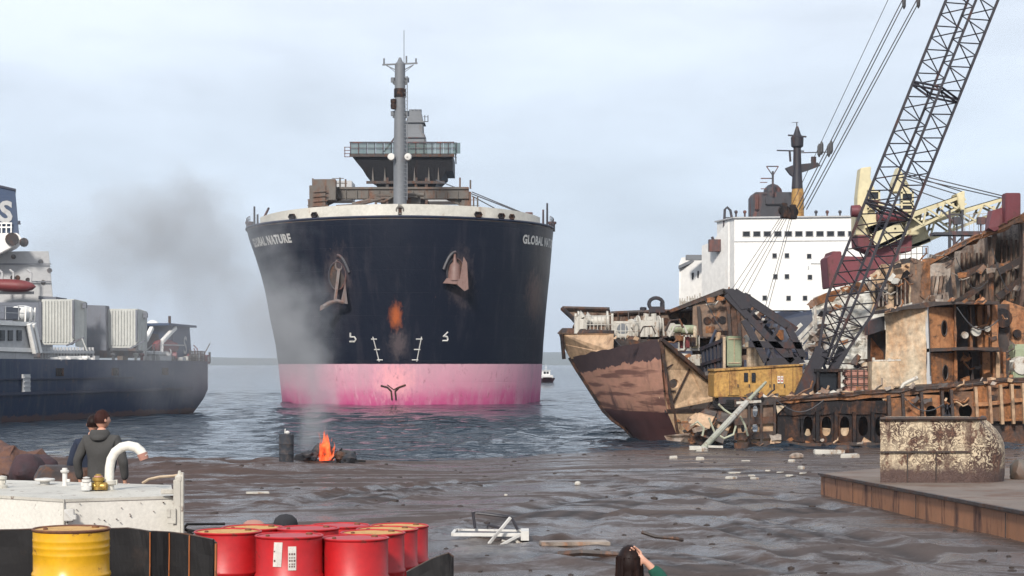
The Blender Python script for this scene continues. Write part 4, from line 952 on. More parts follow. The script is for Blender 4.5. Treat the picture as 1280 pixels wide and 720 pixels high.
cb_ = thing('control_box', 'white control box with a round dial on the cut bow deck', 'box', P(777,423,108.2))
mb = MB(); mb.box(P(777,412,108.2)+V((0,.3,0)), (.95,.6,.95)); mb.bar(P(769,420,108.2), P(786,420,108.2), .25); mb.build('cabinet', M['clutter_white'], cb_, bevel=.04)
mb = MB(); mb.lathe(P(778,411,108.15), [(.3,-.04),(.3,.02)], 14, 'Y'); mb.build('dial', M['mast_grey'], cb_)
fr = thing('fairlead_post', 'white frame of rollers standing mid deck on the cut bow', 'fairlead', P(812,420,108))
for x in (803,809,815,821): mb = MB(); mb.tube(P(x,421,108), P(x,403,108), .16); mb.build('post', M['clutter_white'], fr)
mb = MB(); mb.bar(P(801,404,108), P(823,404,108), .3,.3); mb.bar(P(805,398,108), P(820,398,108), .25,.2); mb.tube(P(806,404,108), P(808,392,108), .16); mb.tube(P(818,404,108), P(817,392,108), .16); mb.build('beam', M['clutter_white'], fr)
group_clutter('ring_post', 'dark ring shaped chock on a stub above the bow bulwark', 'chock', lambda m_: (m_.path([P(820,380,113)+V((.42*math.cos(a), 0, .36*math.sin(a))) for a in [k*math.pi/8 for k in range(17)]], .11, 6), m_.box(P(821,387,113), (.9,.5,.35)), m_.tube(P(827,386,113.1), P(827,378,113.1), .1), m_.lathe(P(804,391,113), [(.2,0),(.2,.3),(.14,.34)], 10)), 'boom')
for k, (x, y, a) in enumerate(((788,412,.5),(794,408,-.4),(846,411,.3),(860,412,.9),(838,413,.2))):
    lab = ['pale cowl vent leaning left beside the control box','pale cowl vent beside the roller frame','squat cream tank nearest the portholes of the bow','cream capsule lying right of the squat tank','small white mushroom vent left of the squat cream tank'][k]
    mb = MB()
    if k in (2,3): mb.lathe(P(x,y,108.5), [(0,-.5),(.2,-.47),(.26,-.3),(.26,.3),(.2,.47),(0,.5)], 14, 'X')
    else: mb.path([P(x,420,108.5), P(x,y+2,108.5), P(x+a*5,y-3,108.5), P(x+a*14,y-3,108.3)], .2, 8, .3)
    tag(mb.build('cowl_vent' if k not in (2,3) else 'air_bottle', M['clutter_white' if k not in (2,3) else 'green_box'], smooth=True), lab, 'vent' if k not in (2,3) else 'tank')
# red and cream hut panel
rp = thing('painted_locker', 'open locker with a red half and a cream half below the bow portholes', 'locker', P(860,438,108))
mb = MB(); poly([(850,421),(863,421),(863,435),(850,435)], 107.6, .6, mb); mb.build('red_panel', M['lifeboat_red'], rp, bevel=.03)
mb = MB(); poly([(863.3,421),(873,421),(873,435),(863.3,435)], 107.6, .6, mb); mb.build('cream_panel', M['crane_yellow'], rp, bevel=.03)
mb = MB(); 
for x in (848.5,855,863,873.5): mb.bar(P(x,419,107.4), P(x,437,107.4), .09)
mb.bar(P(848,420,107.4), P(874,420,107.4), .09); mb.bar(P(846,437,107.4), P(876,437,107.4), .12); mb.build('frame', M['clutter_white'], rp)
group_clutter('scrap_heap', 'pale heap of torn lagging under the red and cream locker', 'scrap', lambda m_: [m_.box(P(845+k*4.2+random.random()*3, 446+random.random()*6, 107.2+random.random()*.5), (.5+random.random()*.5,.5,.2+random.random()*.25), rz=random.random()*3) for k in range(9)], 'clutter_white', rough=.12)
# navy bin with ribs
nb = thing('ribbed_bin', 'navy ribbed steel bin standing left of the green cabinet', 'bin', P(885,490,106))
mb = MB(); mb.prism([P(876,437,106.5), P(905,425,104.5), P(905,470,104.5), P(880,478,106.5)], V((1.2,2.2,0))); mb.build('body', M['navy_bin'], nb)
mb = MB()
for k in range(6):
    t = (k+.5)/6; mb.bar(P(877,438,106.4).lerp(P(905,426,104.4), t), P(880,477,106.4).lerp(P(905,469,104.4), t), .14,.12)
mb.bar(P(876,437,106.4), P(905,425,104.4), .2); mb.bar(P(877,456,106.35), P(905,448,104.35), .16); mb.build('rib', M['boom'], nb)
gc = thing('green_cabinet', 'pale green upright cabinet behind the yellow crane house', 'cabinet', P(916,460,104))
mb = MB(); poly([(909,420),(927,420),(927,458),(909,458)], 104, 1.2, mb); mb.build('body', M['green_box'], gc, bevel=.05)
mb = MB(); poly([(904,421),(907,421),(907,462),(904,462)], 104, .3, mb); poly([(910.5,423),(925.5,423),(925.5,424.2),(910.5,424.2)], 103.94, .05, mb); poly([(910.5,453),(925.5,453),(925.5,454.2),(910.5,454.2)], 103.94, .05, mb); poly([(917.4,424),(918.2,424),(918.2,453),(917.4,453)], 103.94, .05, mb); mb.build('door_frame', M['plate_cream'], gc)
group_clutter('pipe_elbow', 'white bent pipe hanging right of the green cabinet', 'pipe', lambda m_: m_.path([P(931,420,104), P(934,423,104), P(934,430,104), P(930,434,104)], .12, 8), 'clutter_white', smooth=True)
for k, x in enumerate((938,945,951)):
    mb = MB(); mb.tube(P(x,462,103.5), P(x,433-k,103.5), .2); mb.lathe(P(x,434-k,103.5), [(.3,0),(.3,.2),(.2,.3)], 10)
    tag(mb.build('bollard_pipe', M['plate_cream'], smooth=True), ['cream pipe stub nearest the green cabinet','cream pipe stub in the middle of three behind the crane house','cream pipe stub farthest right of three behind the crane house'][k], 'pipe')
# black winch on the heap left of crane house
group_clutter('hose_reel', 'dark tyre like coil lying in front of the yellow crane house', 'coil', lambda m_: [m_.path([P(914,505,98.5)+V((.9*math.cos(a)*(1-j*.12), .5*math.sin(a), j*.13+.25*math.sin(a))) for a in [k*math.pi/8 for k in range(17)]], .09, 6) for j in range(4)], 'rubber')

# ---- white superstructure ship
Y = 250.
rw = R(-9)
ux = V((math.cos(rw), math.sin(rw), 0)); uy = V((-math.sin(rw)*1, math.cos(rw), 0))
W0 = P(918,0,Y); W0.z = 0
def WS(a, d, z): return W0+ux*a+V((-.22, .975, 0))*d+V((0,0,z))
wsz = lambda py, Y=250: H-(py-HY)/F*Y
ws2 = thing('white_ship', 'ship with tall white wheelhouse block and dark funnel behind the wrecks', 'ship', W0)
mb = MB(); z1 = wsz(273)
mb.prism([WS(0,0,wsz(388)), WS(24,0,wsz(388)), WS(24,0,z1), WS(0,0,z1)], V((-.22,.975,0))*7); fbk = mb.build('wheelhouse_block', M['white_ship'], ws2)
mb = MB(); mb.prism([WS(-.25,-.3,z1), WS(24.2,-.3,z1), WS(24.2,7.3,z1), WS(-.25,7.3,z1)], V((0,0,.18))); mb.prism([WS(0,-.08,wsz(302.5)), WS(24,-.08,wsz(302.5)), WS(24,-.0,wsz(302.5)), WS(0,-.0,wsz(302.5))], V((0,0,.12))); mb.build('roof_edge', M['grey_white'], fbk)
def wwin(px, py, w, h, nm='window'):
    a = (px-918)/F*Y*1.0; mb = MB(); c = WS(a/ux.x*1.0, -.02, wsz(py)); mb.prism([c-ux*w/2-V((0,0,h/2)), c+ux*w/2-V((0,0,h/2)), c+ux*w/2+V((0,0,h/2)), c-ux*w/2+V((0,0,h/2))], V((0,-.07,0)))
    o = mb.build(nm, M['grey_white'], fbk); mb = MB(); w *= .82; h *= .8
    mb.prism([c-ux*w/2-V((0,.07,h/2)), c+ux*w/2-V((0,.07,h/2)), c+ux*w/2+V((0,-.07,h/2)), c-ux*w/2+V((0,-.07,h/2))], V((0,-.04,0))); mb.build('pane', M['glass'], o)
for k in range(13): wwin(932.5+k*12.8, 292.5+k*.1, 1.05, .75)
for x, y in ((967,320),(982,320),(1009,321),(968,346),(982,346),(1010,347),(955,372.5),(984,373),(1004,373)): wwin(x, y, .62, .68)
mb = MB(); a0 = (1012-918)/F*Y; mb.bar(WS(a0,-.1,wsz(330)), WS(a0+3.4,-.1,wsz(330.5)), .07); mb.bar(WS(a0-.3,-.1,wsz(337)), WS(a0-.3,-.1,wsz(333)), .1); mb.build('pipe_bracket', M['grey_white'], fbk)
# after decks stepping down to the left
mb = MB(); mb.prism([WS(-.1,2,wsz(388)), WS(-.1,2,wsz(276)), WS(-.1,2.5,wsz(276)), WS(-.9,6,wsz(298)), WS(-1.4,9,wsz(302)), WS(-1.4,9,wsz(388))], ux*8)
mb.build('bridge_wing', M['white_ship'], ws2)
mb = MB(); mb.prism([P(849,330,268), P(852,322,268), P(901,316,262), P(903,372,262), P(849,384,268)], V((6,9,0))); ad = mb.build('after_deckhouse', M['white_ship'], ws2)
for x, y in ((866,345),(873,343),(880,341),(891,336)):
    mb = MB(); mb.box(P(x, y, 268-(x-849)/54*6-.05), (.3,.2,.95)); mb.build('window', M['glass'], ad)
mb = MB(); mb.prism([P(848,332,267.5), P(868,323,266), P(904,312,261.5), P(904,315,261.5), P(868,327,266), P(848,336,267.5)], V((1,4,0))); mb.box(P(878,322,263), (4.5,1.2,.7)); mb.build('roof_edge', M['mast_grey'], ad)
mb = MB(); c = P(906,342,257); rows = []
for i in range(15):
    t = -1+2*i/14; wd = (1-abs(t)**2.4)**.6; rows.append([c+V((1.5*t,.8*t,-.1*t))+V((0,.8*wd*math.cos(a),1.25*(wd*.9+.05)*math.sin(a))) for a in [2*math.pi*k/12 for k in range(13)]])
mb.grid(rows); mb.build('lifeboat', M['lifeboat_red'], ws2, smooth=True)
mb = MB(); mb.prism([P(899,304,256), P(917,298,252), P(917,312,252), P(909,318,254), P(906,330,254), P(899,318,256)], V((.5,1.2,0))); mb.box(P(907,323,256), (1.2,1,2.2)); mb.build('davit_recess', M['gn_dark'], ws2)
mb = MB(); mb.path([P(890,296,255), P(893,303,255), P(900,308,255)], .2, 6); mb.path([P(905,285,254), P(906,262,254), P(909,259,254), P(913,263,254), P(916,279,254)], .17, 6); mb.bar(P(905,272,254), P(915,272,254), .12); mb.box(P(898,307,254.5), (2.6,1.2,1.6)); mb.build('davit', M['gn_dark'], ws2)
mb = MB(); mb.prism([P(848,388,266), P(918,370,255), P(918,376,255), P(848,394,266)], V((2,8,0))); dd = mb.build('deck', M['rust_dark'], ws2)
rl = MB()
for k in range(22):
    t = k/21; p = P(850,386,264).lerp(P(917,369,253), t); rl.tube(p, p+V((0,0,1.1+.4*random.random())), .08, n=5)
    if k % 2: rl.box(p+V((.1,.3,.6)), (.5+random.random()*.5,.4,.7*random.random()+.3), rz=random.random())
rl.build('deck_fitting', M['clutter_white'], ws2)
mb = MB(); mb.prism([WS(-14,3,-1), WS(30,0,-1), WS(30,0,wsz(386)), WS(4,0,wsz(395)), WS(-14,3,wsz(392))], V((-.2,14,0))); mb.build('hull', M['navy_hull'], ws2, rough=.05)
Yf = 256
mb = MB(); mb.prism([P(941,273,Yf), P(941,245,Yf), P(944,240,Yf), P(990,240,Yf), P(993,273,Yf)], V((0,5,0))); mb.lathe(P(966,241,Yf+2.5), [(1.3,-.2),(1.2,.5),(.7,1.0),(.2,1.2)], 14); mb.box(P(969,251,Yf-.1), (2.6,.6,1.0)); mb.tube(P(946,243,Yf-.2), P(946,262,Yf-.2), .3); mb.build('funnel', M['gn_dark'], ws2, bevel=.08)
mb = MB(); Ya = 255; mb.tube(P(966,242,Ya), P(966,214,Ya), .14); mb.bar(P(958,208,Ya), P(973,208,Ya), .14); mb.bar(P(958,208,Ya), P(965,218,Ya), .12); mb.bar(P(973,208,Ya), P(967,218,Ya), .12); mb.bar(P(951,223,Ya), P(966,223,Ya), .14); mb.bar(P(950,228,Ya), P(959,228,Ya), .1); mb.bar(P(951,236,Ya), P(958,236,Ya), .1); mb.build('aerial', M['gn_dark'], ws2)
Yr = 252
mb = MB(); mb.lathe((P(997,0,Yr).x, Yr, 0), [(.85, wsz(272,Yr)), (.8, wsz(240,Yr)), (.72, wsz(236,Yr))], 14); ym = mb.build('mast', M['cab_yellow'], ws2, smooth=True)
mb = MB(); mb.lathe((P(996.5,0,Yr).x, Yr, 0), [(.75, wsz(236,Yr)), (.55, wsz(205,Yr)), (.5, wsz(185,Yr)), (.8, wsz(183,Yr)), (.85, wsz(172,Yr)), (.5, wsz(168,Yr)), (.15, wsz(158,Yr))], 14)
mb.prism([P(982,210,Yr-.3), P(992,206,Yr-.3), P(1022,203,Yr-.3), P(1026,207,Yr-.3), P(1010,213,Yr-.3), P(1000,216,Yr-.3), P(994,222,Yr-.3), P(988,218,Yr-.3)], V((0,.9,0)))
mb.bar(P(971,188,Yr), P(1005,189,Yr), .16); mb.tube(P(987,188,Yr), P(988,202,Yr), .14); mb.bar(P(1000,191,Yr), P(1040,190,Yr), .12); mb.tube(P(1017,204,Yr), P(1017,196,Yr), .35); mb.bar(P(985,169,Yr), P(1008,171,Yr), .2); mb.tube(P(996,160,Yr), P(996,153,Yr), .07); mb.bar(P(990,153,Yr), P(998,153,Yr), .06)
mb.build('mast_head', M['boom'], ym, smooth=True)
mb = MB()
for x in (931,920,1020,1034,1050): mb.tube(P(x,272,Yr), P(x,266,Yr), .12); mb.ball(P(x,265,Yr), .25, 8)
mb.build('deck_light', M['gn_dark'], ws2)

# ---- deck crane ship: pedestal crane with two jibs
Y = 150.
dc = thing('deck_crane', 'cream twin jib ship crane on a maroon pedestal behind the lattice boom', 'crane', P(1098,360,Y))
mb = MB(); poly([(1037,360),(1034,322),(1040,318),(1040,314),(1052,314),(1052,320),(1112,322),(1110,340),(1060,356)], Y-1, 3.5, mb); mb.build('base_house', M['maroon'], dc, bevel=.06)
mb = MB(); poly([(1072,294),(1140,294),(1140,314),(1124,316),(1124,330),(1090,330),(1090,316),(1073,308)], Y, 3, mb); mb.lathe(P(1106,330,Y+1.5), [(1.35,-2.2),(1.35,0)], 18); mb.build('pedestal', M['maroon'], dc, bevel=.06)
mb = MB(); poly([(1076,210),(1089,208),(1088,222),(1094,238),(1094,294),(1072,294),(1072,246)], Y+.5, 1.6, mb); poly([(1124,208),(1128,216),(1137,232),(1140,262),(1134,262),(1128,240),(1116,240),(1117,228)], Y+.5, 1.6, mb); poly([(1070,268),(1135,262),(1150,268),(1150,294),(1070,294)], Y+.2, 2.2, mb); mb.build('tower', M['crane_yellow'], dc, bevel=.05)
cabp = MB(); poly([(1086,240),(1098,239),(1098,260),(1086,260)], Y, 1.2, cabp); cabp.build('operator_cab', M['glass'], dc, bevel=.04)
cabp = MB(); poly([(1128,242),(1140,242),(1140,262),(1128,262)], Y, 1.2, cabp); cabp.build('operator_cab', M['glass'], dc, bevel=.04)
mb = MB()
for q in ((1084,239,1100),(1084,250,1100),(1084,261,1100),(1126,241,1142),(1126,252,1142),(1126,263,1142)): mb.bar(P(q[0],q[1],Y-.1), P(q[2],q[1],Y-.1), .14)
for x in (1085,1099,1127,1141): mb.bar(P(x,238,Y-.1), P(x,263,Y-.1), .14)
mb.bar(P(1085,256,Y-.1), P(1142,256,Y-.1), .12); mb.build('cab_frame', M['crane_yellow'], dc)
mb = MB(); mb.lathe(P(1068,264,Y-1), [(.0,-.3),(.45,-.25),(.5,.4),(.3,.6),(0,.62)], 12, 'X'); mb.lathe(P(1112,271,Y-1), [(.4,-1),(.4,1.3)], 12, 'X'); mb.build('sheave', M['maroon'], dc, smooth=True)
def jib(p, q, w0, w1, d=1.6):
    j = MB(); p, q = V(p), V(q); a = (q-p).normalized(); up = V((-a.z,0,a.x))
    for s0 in (0, d):
        o = V((0,s0,0)); j.prism([p+up*w0*.5+o, q+up*w1*.5+o, q+up*(w1*.5-.28)+o, p+up*(w0*.5-.6)+o], V((0,.2,0))); j.prism([p-up*(w0*.5-.3)+o, q-up*(w1*.5-.15)+o, q-up*w1*.5+o, p-up*w0*.5+o], V((0,.2,0)))
        j.prism([p+up*w0*.5+o, p+(q-p)*.33+up*w0*.45+o, p+(q-p)*.33-up*w0*.45+o, p-up*w0*.5+o], V((0,.15,0)))
        for k in range(7):
            t = .33+.67*k/7; t2 = t+.09; ww = w0+(w1-w0)*t; s_ = 1 if k % 2 else -1
            j.bar(p+(q-p)*t+up*ww*.4*s_+o, p+(q-p)*t2-up*ww*.4*s_+o, .14)
    j.prism([p+up*w0*.5, q+up*w1*.5, q+up*(w1*.5-.06), p+up*(w0*.5-.06)], V((0,d,0)))
    for k in range(9): c = p+(q-p)*k/8; j.bar(c, c+V((0,d,0)), .15)
    return j
j1 = jib(P(1090,298,Y-.8), P(1206,249,Y-.8), 1.9, .9).build('jib', M['crane_yellow'], dc)
mb = MB(); poly([(1196,242),(1206,238),(1206,262),(1202,264),(1198,254)], Y-1, 2, mb); mb.build('jib_head', M['crane_yellow'], j1, bevel=.05)
j2 = jib(P(1108,306,Y+2.5), P(1262,252,Y+2.5), 2.1, 1.0).build('jib', M['crane_yellow'], dc)
mb = MB(); poly([(1201,257),(1206,256),(1204,272),(1202,272)], Y-.5, .4, mb); mb.build('hook_block', M['boom'], dc)
mb = MB()
for a, b_ in (((1128,216),(1204,240)), ((1128,222),(1200,244)), ((1128,214),(1258,246)), ((1130,220),(1258,249)), ((1128,232),(1196,256))): mb.tube(P(*a,Y), P(*b_,Y), .045, n=5)
mb.build('luffing_wire', M['cable'], dc)

# ---- cut hull sections far right
Yh = 128.
ch = thing('cut_hull_section', 'tall grey brown cut hull side with vertical frames at the right edge', 'ship wreck', V((P(1240,0,Yh).x, Yh, 0)))
mb = MB()
def jagged(q, amp, step=.45):
    out = []
    for a, b_ in zip(q, q[1:]+q[:1]):
        L_ = (b_-a).length; n = max(1, int(L_/step)); up = (b_-a).cross(V((0,1,0)))
        up = up.normalized() if up.length > 1e-6 else V((0,0,1))
        for k in range(n): out.append(a.lerp(b_, k/n)+(up*random.uniform(-amp, amp) if k else V((0,0,0))))
    return out
def face(pts, nm, mt, par=ch, d=.3, rough=0, bev=0, jag=None):
    q = [P(*p) for p in pts]; area = max(v.x for v in q)-min(v.x for v in q)
    if jag is None: jag = .11 if area > 1.2 and par is not None else .03 if par is not None else 0
    if jag: q = jagged(q, jag)
    m_ = MB(); m_.prism(q, V((0,d,0))); return m_.build(nm, M[mt], par, rough=rough, bevel=bev)
# continuing outer skin
face([(1172,322,130),(1290,266,122),(1290,600,122),(1172,600,130)], 'shell', 'plate_grey', d=.3)
# vertical deep frames
for x0, top_, Yx, w_ in ((1192,312,126,5),(1232,296,124,7),(1241,292,123.5,6),(1276,276,120.5,5)):
    m_ = MB(); pts = []
    for k in range(9):
        t = k/8; py = top_+t*(400-top_); x = x0+4*math.sin(t*3.1+x0)-2*t
        pts.append((x, py))
    for (xa, ya), (xb, yb_) in zip(pts[:-1], pts[1:]): m_.prism([P(xa,ya,Yx), P(xa+w_,ya,Yx), P(xb+w_,yb_,Yx), P(xb,yb_,Yx)], V((.3,2.2,0)))
    m_.build('web_frame', M['plate_brown'], ch)
for (a, b_, Yx) in (((1198,346),(1236,330),125.6), ((1196,378),(1236,352),125.6), ((1248,340),(1290,318),121.6), ((1246,372),(1276,350),121.8)):
    m_ = MB(); m_.bar(P(*a,Yx), P(*b_,Yx), .22,.4); m_.build('longitudinal', M['rust_dark'], ch)
for k, x in enumerate((1202,1208,1214,1221,1226,1252,1258,1264,1270)):
    m_ = MB(); Yx = 130-(x-1172)/118*8-.35; m_.bar(P(x,300,Yx) if x > 1240 else P(x,316,Yx), P(x-1,398,Yx), .1,.22); m_.build('stiffener', M['plate_brown'], ch)
face([(1150,330,127),(1185,312,126),(1290,262,119),(1290,272,119),(1232,297,123),(1190,318,126),(1150,338,127)], 'sheer_strake', 'rust', d=1.4, rough=.06)
face([(1160,332,126.5),(1188,320,126),(1188,345,126),(1180,372,126),(1162,396,126)], 'inner_panel', 'plate_grey', d=.2, rough=.1)
for k in range(4): face([(1166+k*5,345,125.6),(1169+k*5,344,125.6),(1163+k*5,397,125.2),(1158+k*5,397,125.2)], 'buckled_frame', 'plate_grey' if k % 2 else 'plate_brown', d=.5)
face([(1119,328,124),(1124,325,124),(1161,324,124),(1161,396,124),(1119,396,124)], 'transverse_plate', 'plate_brown', d=.4)
face([(1155,324,123.9),(1163,323,123.9),(1163,368,123.9),(1170,384,123.9),(1150,370,123.9)], 'side_strip', 'rust', d=.3)
face([(1162,370,123),(1185,366,123),(1190,384,123),(1150,386,123)], 'bent_flange', 'plate_grey', d=.4, rough=.2)
# things on top: red post, walkway, masts
tag(face([(1257,241,121),(1276,241,121),(1276,276,121),(1257,280,121)], 'box_post', 'maroon', None, 1.0, bev=.05), 'square maroon post rising from the top of the right cut hull', 'post')
tag(face([(1242,262,121.8),(1258,258,121.8),(1262,282,121.8),(1246,290,121.8),(1236,286,121.8)], 'winch_lump', 'maroon', None, 1.2, rough=.15), 'rusty maroon winch remains left of the square maroon post', 'winch')
wk = thing('walkway', 'dark walkway on thin trestle legs above the cut hull', 'walkway', P(1200,330,132))
m_ = MB(); m_.prism([P(1168,290,131), P(1225,291,131), P(1228,294,131), P(1168,293.5,131)], V((0,1.6,0))); m_.build('deck', M['gn_dark'], wk)
m_ = MB()
for x in (1187,1193,1203): m_.bar(P(x,292,131.2), P(x,330,131.2), .18)
for a, b_ in (((1187,296),(1203,312)),((1203,296),(1187,312)),((1187,312),(1200,326))): m_.bar(P(*a,131.2), P(*b_,131.2), .1)
m_.build('trestle', M['gn_dark'], wk)
m_ = MB(); 
for x in (1187,1203,1233,1240): m_.bar(P(x,292,131.2), P(x,262 if x < 1220 else 272,131.2), .13)
m_.bar(P(1176,262,131.2), P(1195,280,131.2), .12); m_.bar(P(1187,268,131.2), P(1205,268,131.2), .1)
for x in (1196,1226,1246): m_.box(P(x,276,131.2), (.5,.4,.5))
m_.bar(P(1186,290,131.2), P(1247,290,131.2), .12); m_.bar(P(1226,276,131.2), P(1226,290,131.2), .1); m_.bar(P(1246,276,131.2), P(1246,290,131.2), .1); m_.bar(P(1196,276,131.2), P(1196,290,131.2), .1); m_.build('light_post', M['gn_dark'], wk)
tag(rail(P(1206,290,132), P(1240,288,132), 6, 1.2).build('railing', M['clutter_white']), 'white railing on the dark walkway behind the cut hull', 'railing')
tag(rail(P(1118,327,126), P(1160,325,126), 6, .9).build('railing', M['gn_brown']), 'thin rusty railing along the brown transverse plate top', 'railing')

# ---- crumpled pale section behind the boom
cw = thing('crumpled_section', 'crumpled pale hull section with dark cut openings behind the lattice boom', 'ship wreck', V((P(1060,0,114).x, 114, 0)))
def cface(pts, nm, mt, d=.3, rough=.12): return face([(a, b_, c if False else c) for a, b_, c in pts], nm, mt, cw, d, rough)
def wavy(x0, x1, y0, y1, Y0, Y1, nm, mt, amp=.35, nx_=18, nz_=18, skew=0):
    rows = []
    for j in range(nz_+1):
        r = []
        for i in range(nx_+1):
            s_, t_ = i/nx_, j/nz_; px = x0+(x1-x0)*s_+skew*t_; py = (y0[0]+(y0[1]-y0[0])*s_)*(1-t_)+(y1[0]+(y1[1]-y1[0])*s_)*t_; Yy = Y0+(Y1-Y0)*t_
            q = P(px, py, Yy); q.y += amp*(noise.noise(V((s_*3.2, t_*3.5, x0*.01)))*2.2+noise.noise(V((s_*9, t_*7, 2)))*.7); r.append(q)
        rows.append(r)
    m_ = MB(); m_.grid(rows); m_.grid([[q+V((0,.15,0)) for q in r] for r in rows]); return m_.build(nm, M[mt], cw)
wavy(1016, 1092, (372,345), (420,408), 115, 112, 'upper_sheet', 'plate_white', .5)
wavy(1010, 1094, (414,405), (455,455), 112, 110, 'middle_sheet', 'plate_white', .6, skew=0)
wavy(1005, 1112, (450,448), (500,500), 110, 108, 'lower_sheet', 'plate_white', .6, skew=0)
cface([(1012,380,113),(1020,372,113),(1075,352,111),(1084,356,111),(1084,362,111),(1024,380,113),(1014,388,113)], 'torn_edge', 'rust', .4, .15)
cface([(1090,345,112),(1102,332,112),(1124,328,112),(1138,330,112),(1138,390,112),(1090,402,112)], 'brown_wall', 'plate_cream', .3, .1)
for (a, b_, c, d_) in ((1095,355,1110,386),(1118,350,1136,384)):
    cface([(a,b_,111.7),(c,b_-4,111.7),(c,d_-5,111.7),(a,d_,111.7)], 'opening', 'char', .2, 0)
    for k in range(3): cface([(a+3+k*5,b_,111.5),(a+4.5+k*5,b_-1,111.5),(a+4.5+k*5,d_-3,111.5),(a+3+k*5,d_-3,111.5)], 'frame', 'plate_grey', .15, 0)
cface([(1088,394,111.4),(1140,378,111.4),(1140,384,111.4),(1088,402,111.4)], 'stringer', 'plate_white', .5, .1)
cface([(1084,404,111.2),(1128,388,111.2),(1136,400,111.2),(1092,420,111.2)], 'folded_plate', 'plate_white', .4, .2)
cface([(1100,332,111.5),(1116,330,111.5),(1128,334,111.5),(1126,346,111.5),(1112,350,111.5),(1108,340,111.5)], 'bent_plate', 'rust_tan', .4, .2)
cface([(958,420,116),(968,392,116),(1014,388,115.5),(1030,378,115),(1042,400,115),(1010,440,115),(965,440,116)], 'dark_sheet', 'navy_bin', .4, .1)
m_ = MB()
for a, b_ in (((990,432),(1018,402)),((994,436),(1022,406)),((986,420),(1002,405)),((1018,382),(1020,410)),((1000,440),(1018,420))): m_.bar(P(*a,112), P(*b_,112), .16,.2)
m_.build('pale_strut', M['plate_white'], cw)

# ---- big block section standing on the double bottom
Yb = 99.
bk = thing('hold_block', 'tall two storey rusty hull block with oval manholes and a cream stained end', 'ship block', V((P(1175,0,Yb).x, Yb, P(0,490,Yb).z)))
def bface(pts, nm, mt, d=.2, rough=0, Yo=0): return face([(a, b_, Yb+Yo+(c if c is not None else 0)) for a, b_, c in pts], nm, mt, bk, d, rough, jag=.035)
# cream end, stained
wr = []
for j in range(13):
    r = []
    for i in range(9):
        s_, t_ = i/8, j/12; px = 1106+51*s_+2.5*math.sin(t_*5)*(1-s_)+1.5*math.sin(t_*6+1)*s_+3*t_*s_; py = (392-10*s_)*(1-t_)+490*t_
        q = P(px, py, Yb-1+.8*(1-s_)); q.y += .1*noise.noise(V((s_*4, t_*5, 0)))-(.12 if abs(t_-.54) < .06 else 0); r.append(q)
    wr.append(r)
m_ = MB(); m_.grid(wr); m_.grid([[q+V((0,.2,0)) for q in r] for r in wr]); m_.build('cream_end', M['plate_cream'], bk, smooth=True)
bface([(1157,381,-1),(1160,381,-1),(1164,490,-1),(1159,490,-1)], 'corner_edge', 'grey_white', .15)
# brown web plates with oval manholes (real holes)
for (x0, x1, y0, y1, hy) in ((1159,1193,384,436,410), (1161,1194,441,490,468)):
    m_ = MB(); o0 = P(x0,y1,Yb-.8); U = P(x1,y1,Yb-.1)-o0; W_ = P(x0,y0,Yb-.8)-o0
    m_.hole(o0, U, W_, V((.02,.12,0)), cx=.62, cz=.5, rx=.10, rz=.19, n=28, e=3); m_.build('web_plate', M['rust_orange' if y0 < 400 else 'rust'], bk)
    m_ = MB(); ring_ = []
    for k in range(25):
        a = 2*math.pi*k/24; ring_.append(o0+U*(.62+.10*math.cos(a))+W_*(.5+.19*math.sin(a))-V((0,.03,0)))
    m_.path(ring_, .035, 5); m_.build('manhole_rim', M['rust_dark'], bk)
bface([(1155,378,-1.2),(1200,376,-1.2),(1249,376.5,-1),(1249,380,-1),(1200,380,-1.2),(1140,386,-1.2),(1106,391,-1.2),(1106,387,-1.2)], 'top_flange', 'rust_dark', 3.4)
bface([(1157,436,-1),(1195,434,-1),(1250,434,-1),(1250,438,-1),(1195,438,-1),(1157,440.5,-1)], 'mid_deck', 'rust_dark', 3)
bface([(1104,488,-1.2),(1262,484,-1.2),(1262,489,-1.2),(1104,492,-1.2)], 'floor_flange', 'rust_dark', 3.6)
bface([(1194,380,2.2),(1262,380,2.2),(1262,489,2.2),(1160,489,2.2),(1160,380,2.2)], 'back_wall', 'rust_dark', .2)
for (x, y0, y1, w_, mt, dy) in ((1193,380,489,2.2,'rust',-.3),(1213,382,434,1.4,'rust',.9),(1222,382,434,6,'rust_orange',1.2),(1231,382,434,3,'rust',.7),(1240,381,434,7,'rust_orange',.2),(1214,440,487,1.4,'rust_dark',.9),(1228,440,487,9,'rust_orange',1.3),(1241,440,487,2,'rust',.3),(1246,440,487,3,'rust_tan',0),(1254,440,486,3,'rust_orange',.1)):
    bface([(x,y0,dy),(x+w_,y0,dy),(x+w_+(1.5 if y0 < 400 else 2),y1,dy),(x,y1,dy)], 'bay_frame', mt, .5)
for k, (x, y, r_) in enumerate(((1206,419,.18),(1220,414,.26),(1234,411,.16))):
    m_ = MB(); m_.lathe(P(x,y,Yb+.55), [(r_,-.1),(r_*1.1,.05)], 12, 'Y'); m_.build('round_lug', M['clutter_white'], bk, smooth=True)
bface([(1203,474,0),(1212,470,0),(1212,488,0),(1203,488,0)], 'stub_plate', 'rust', .5)
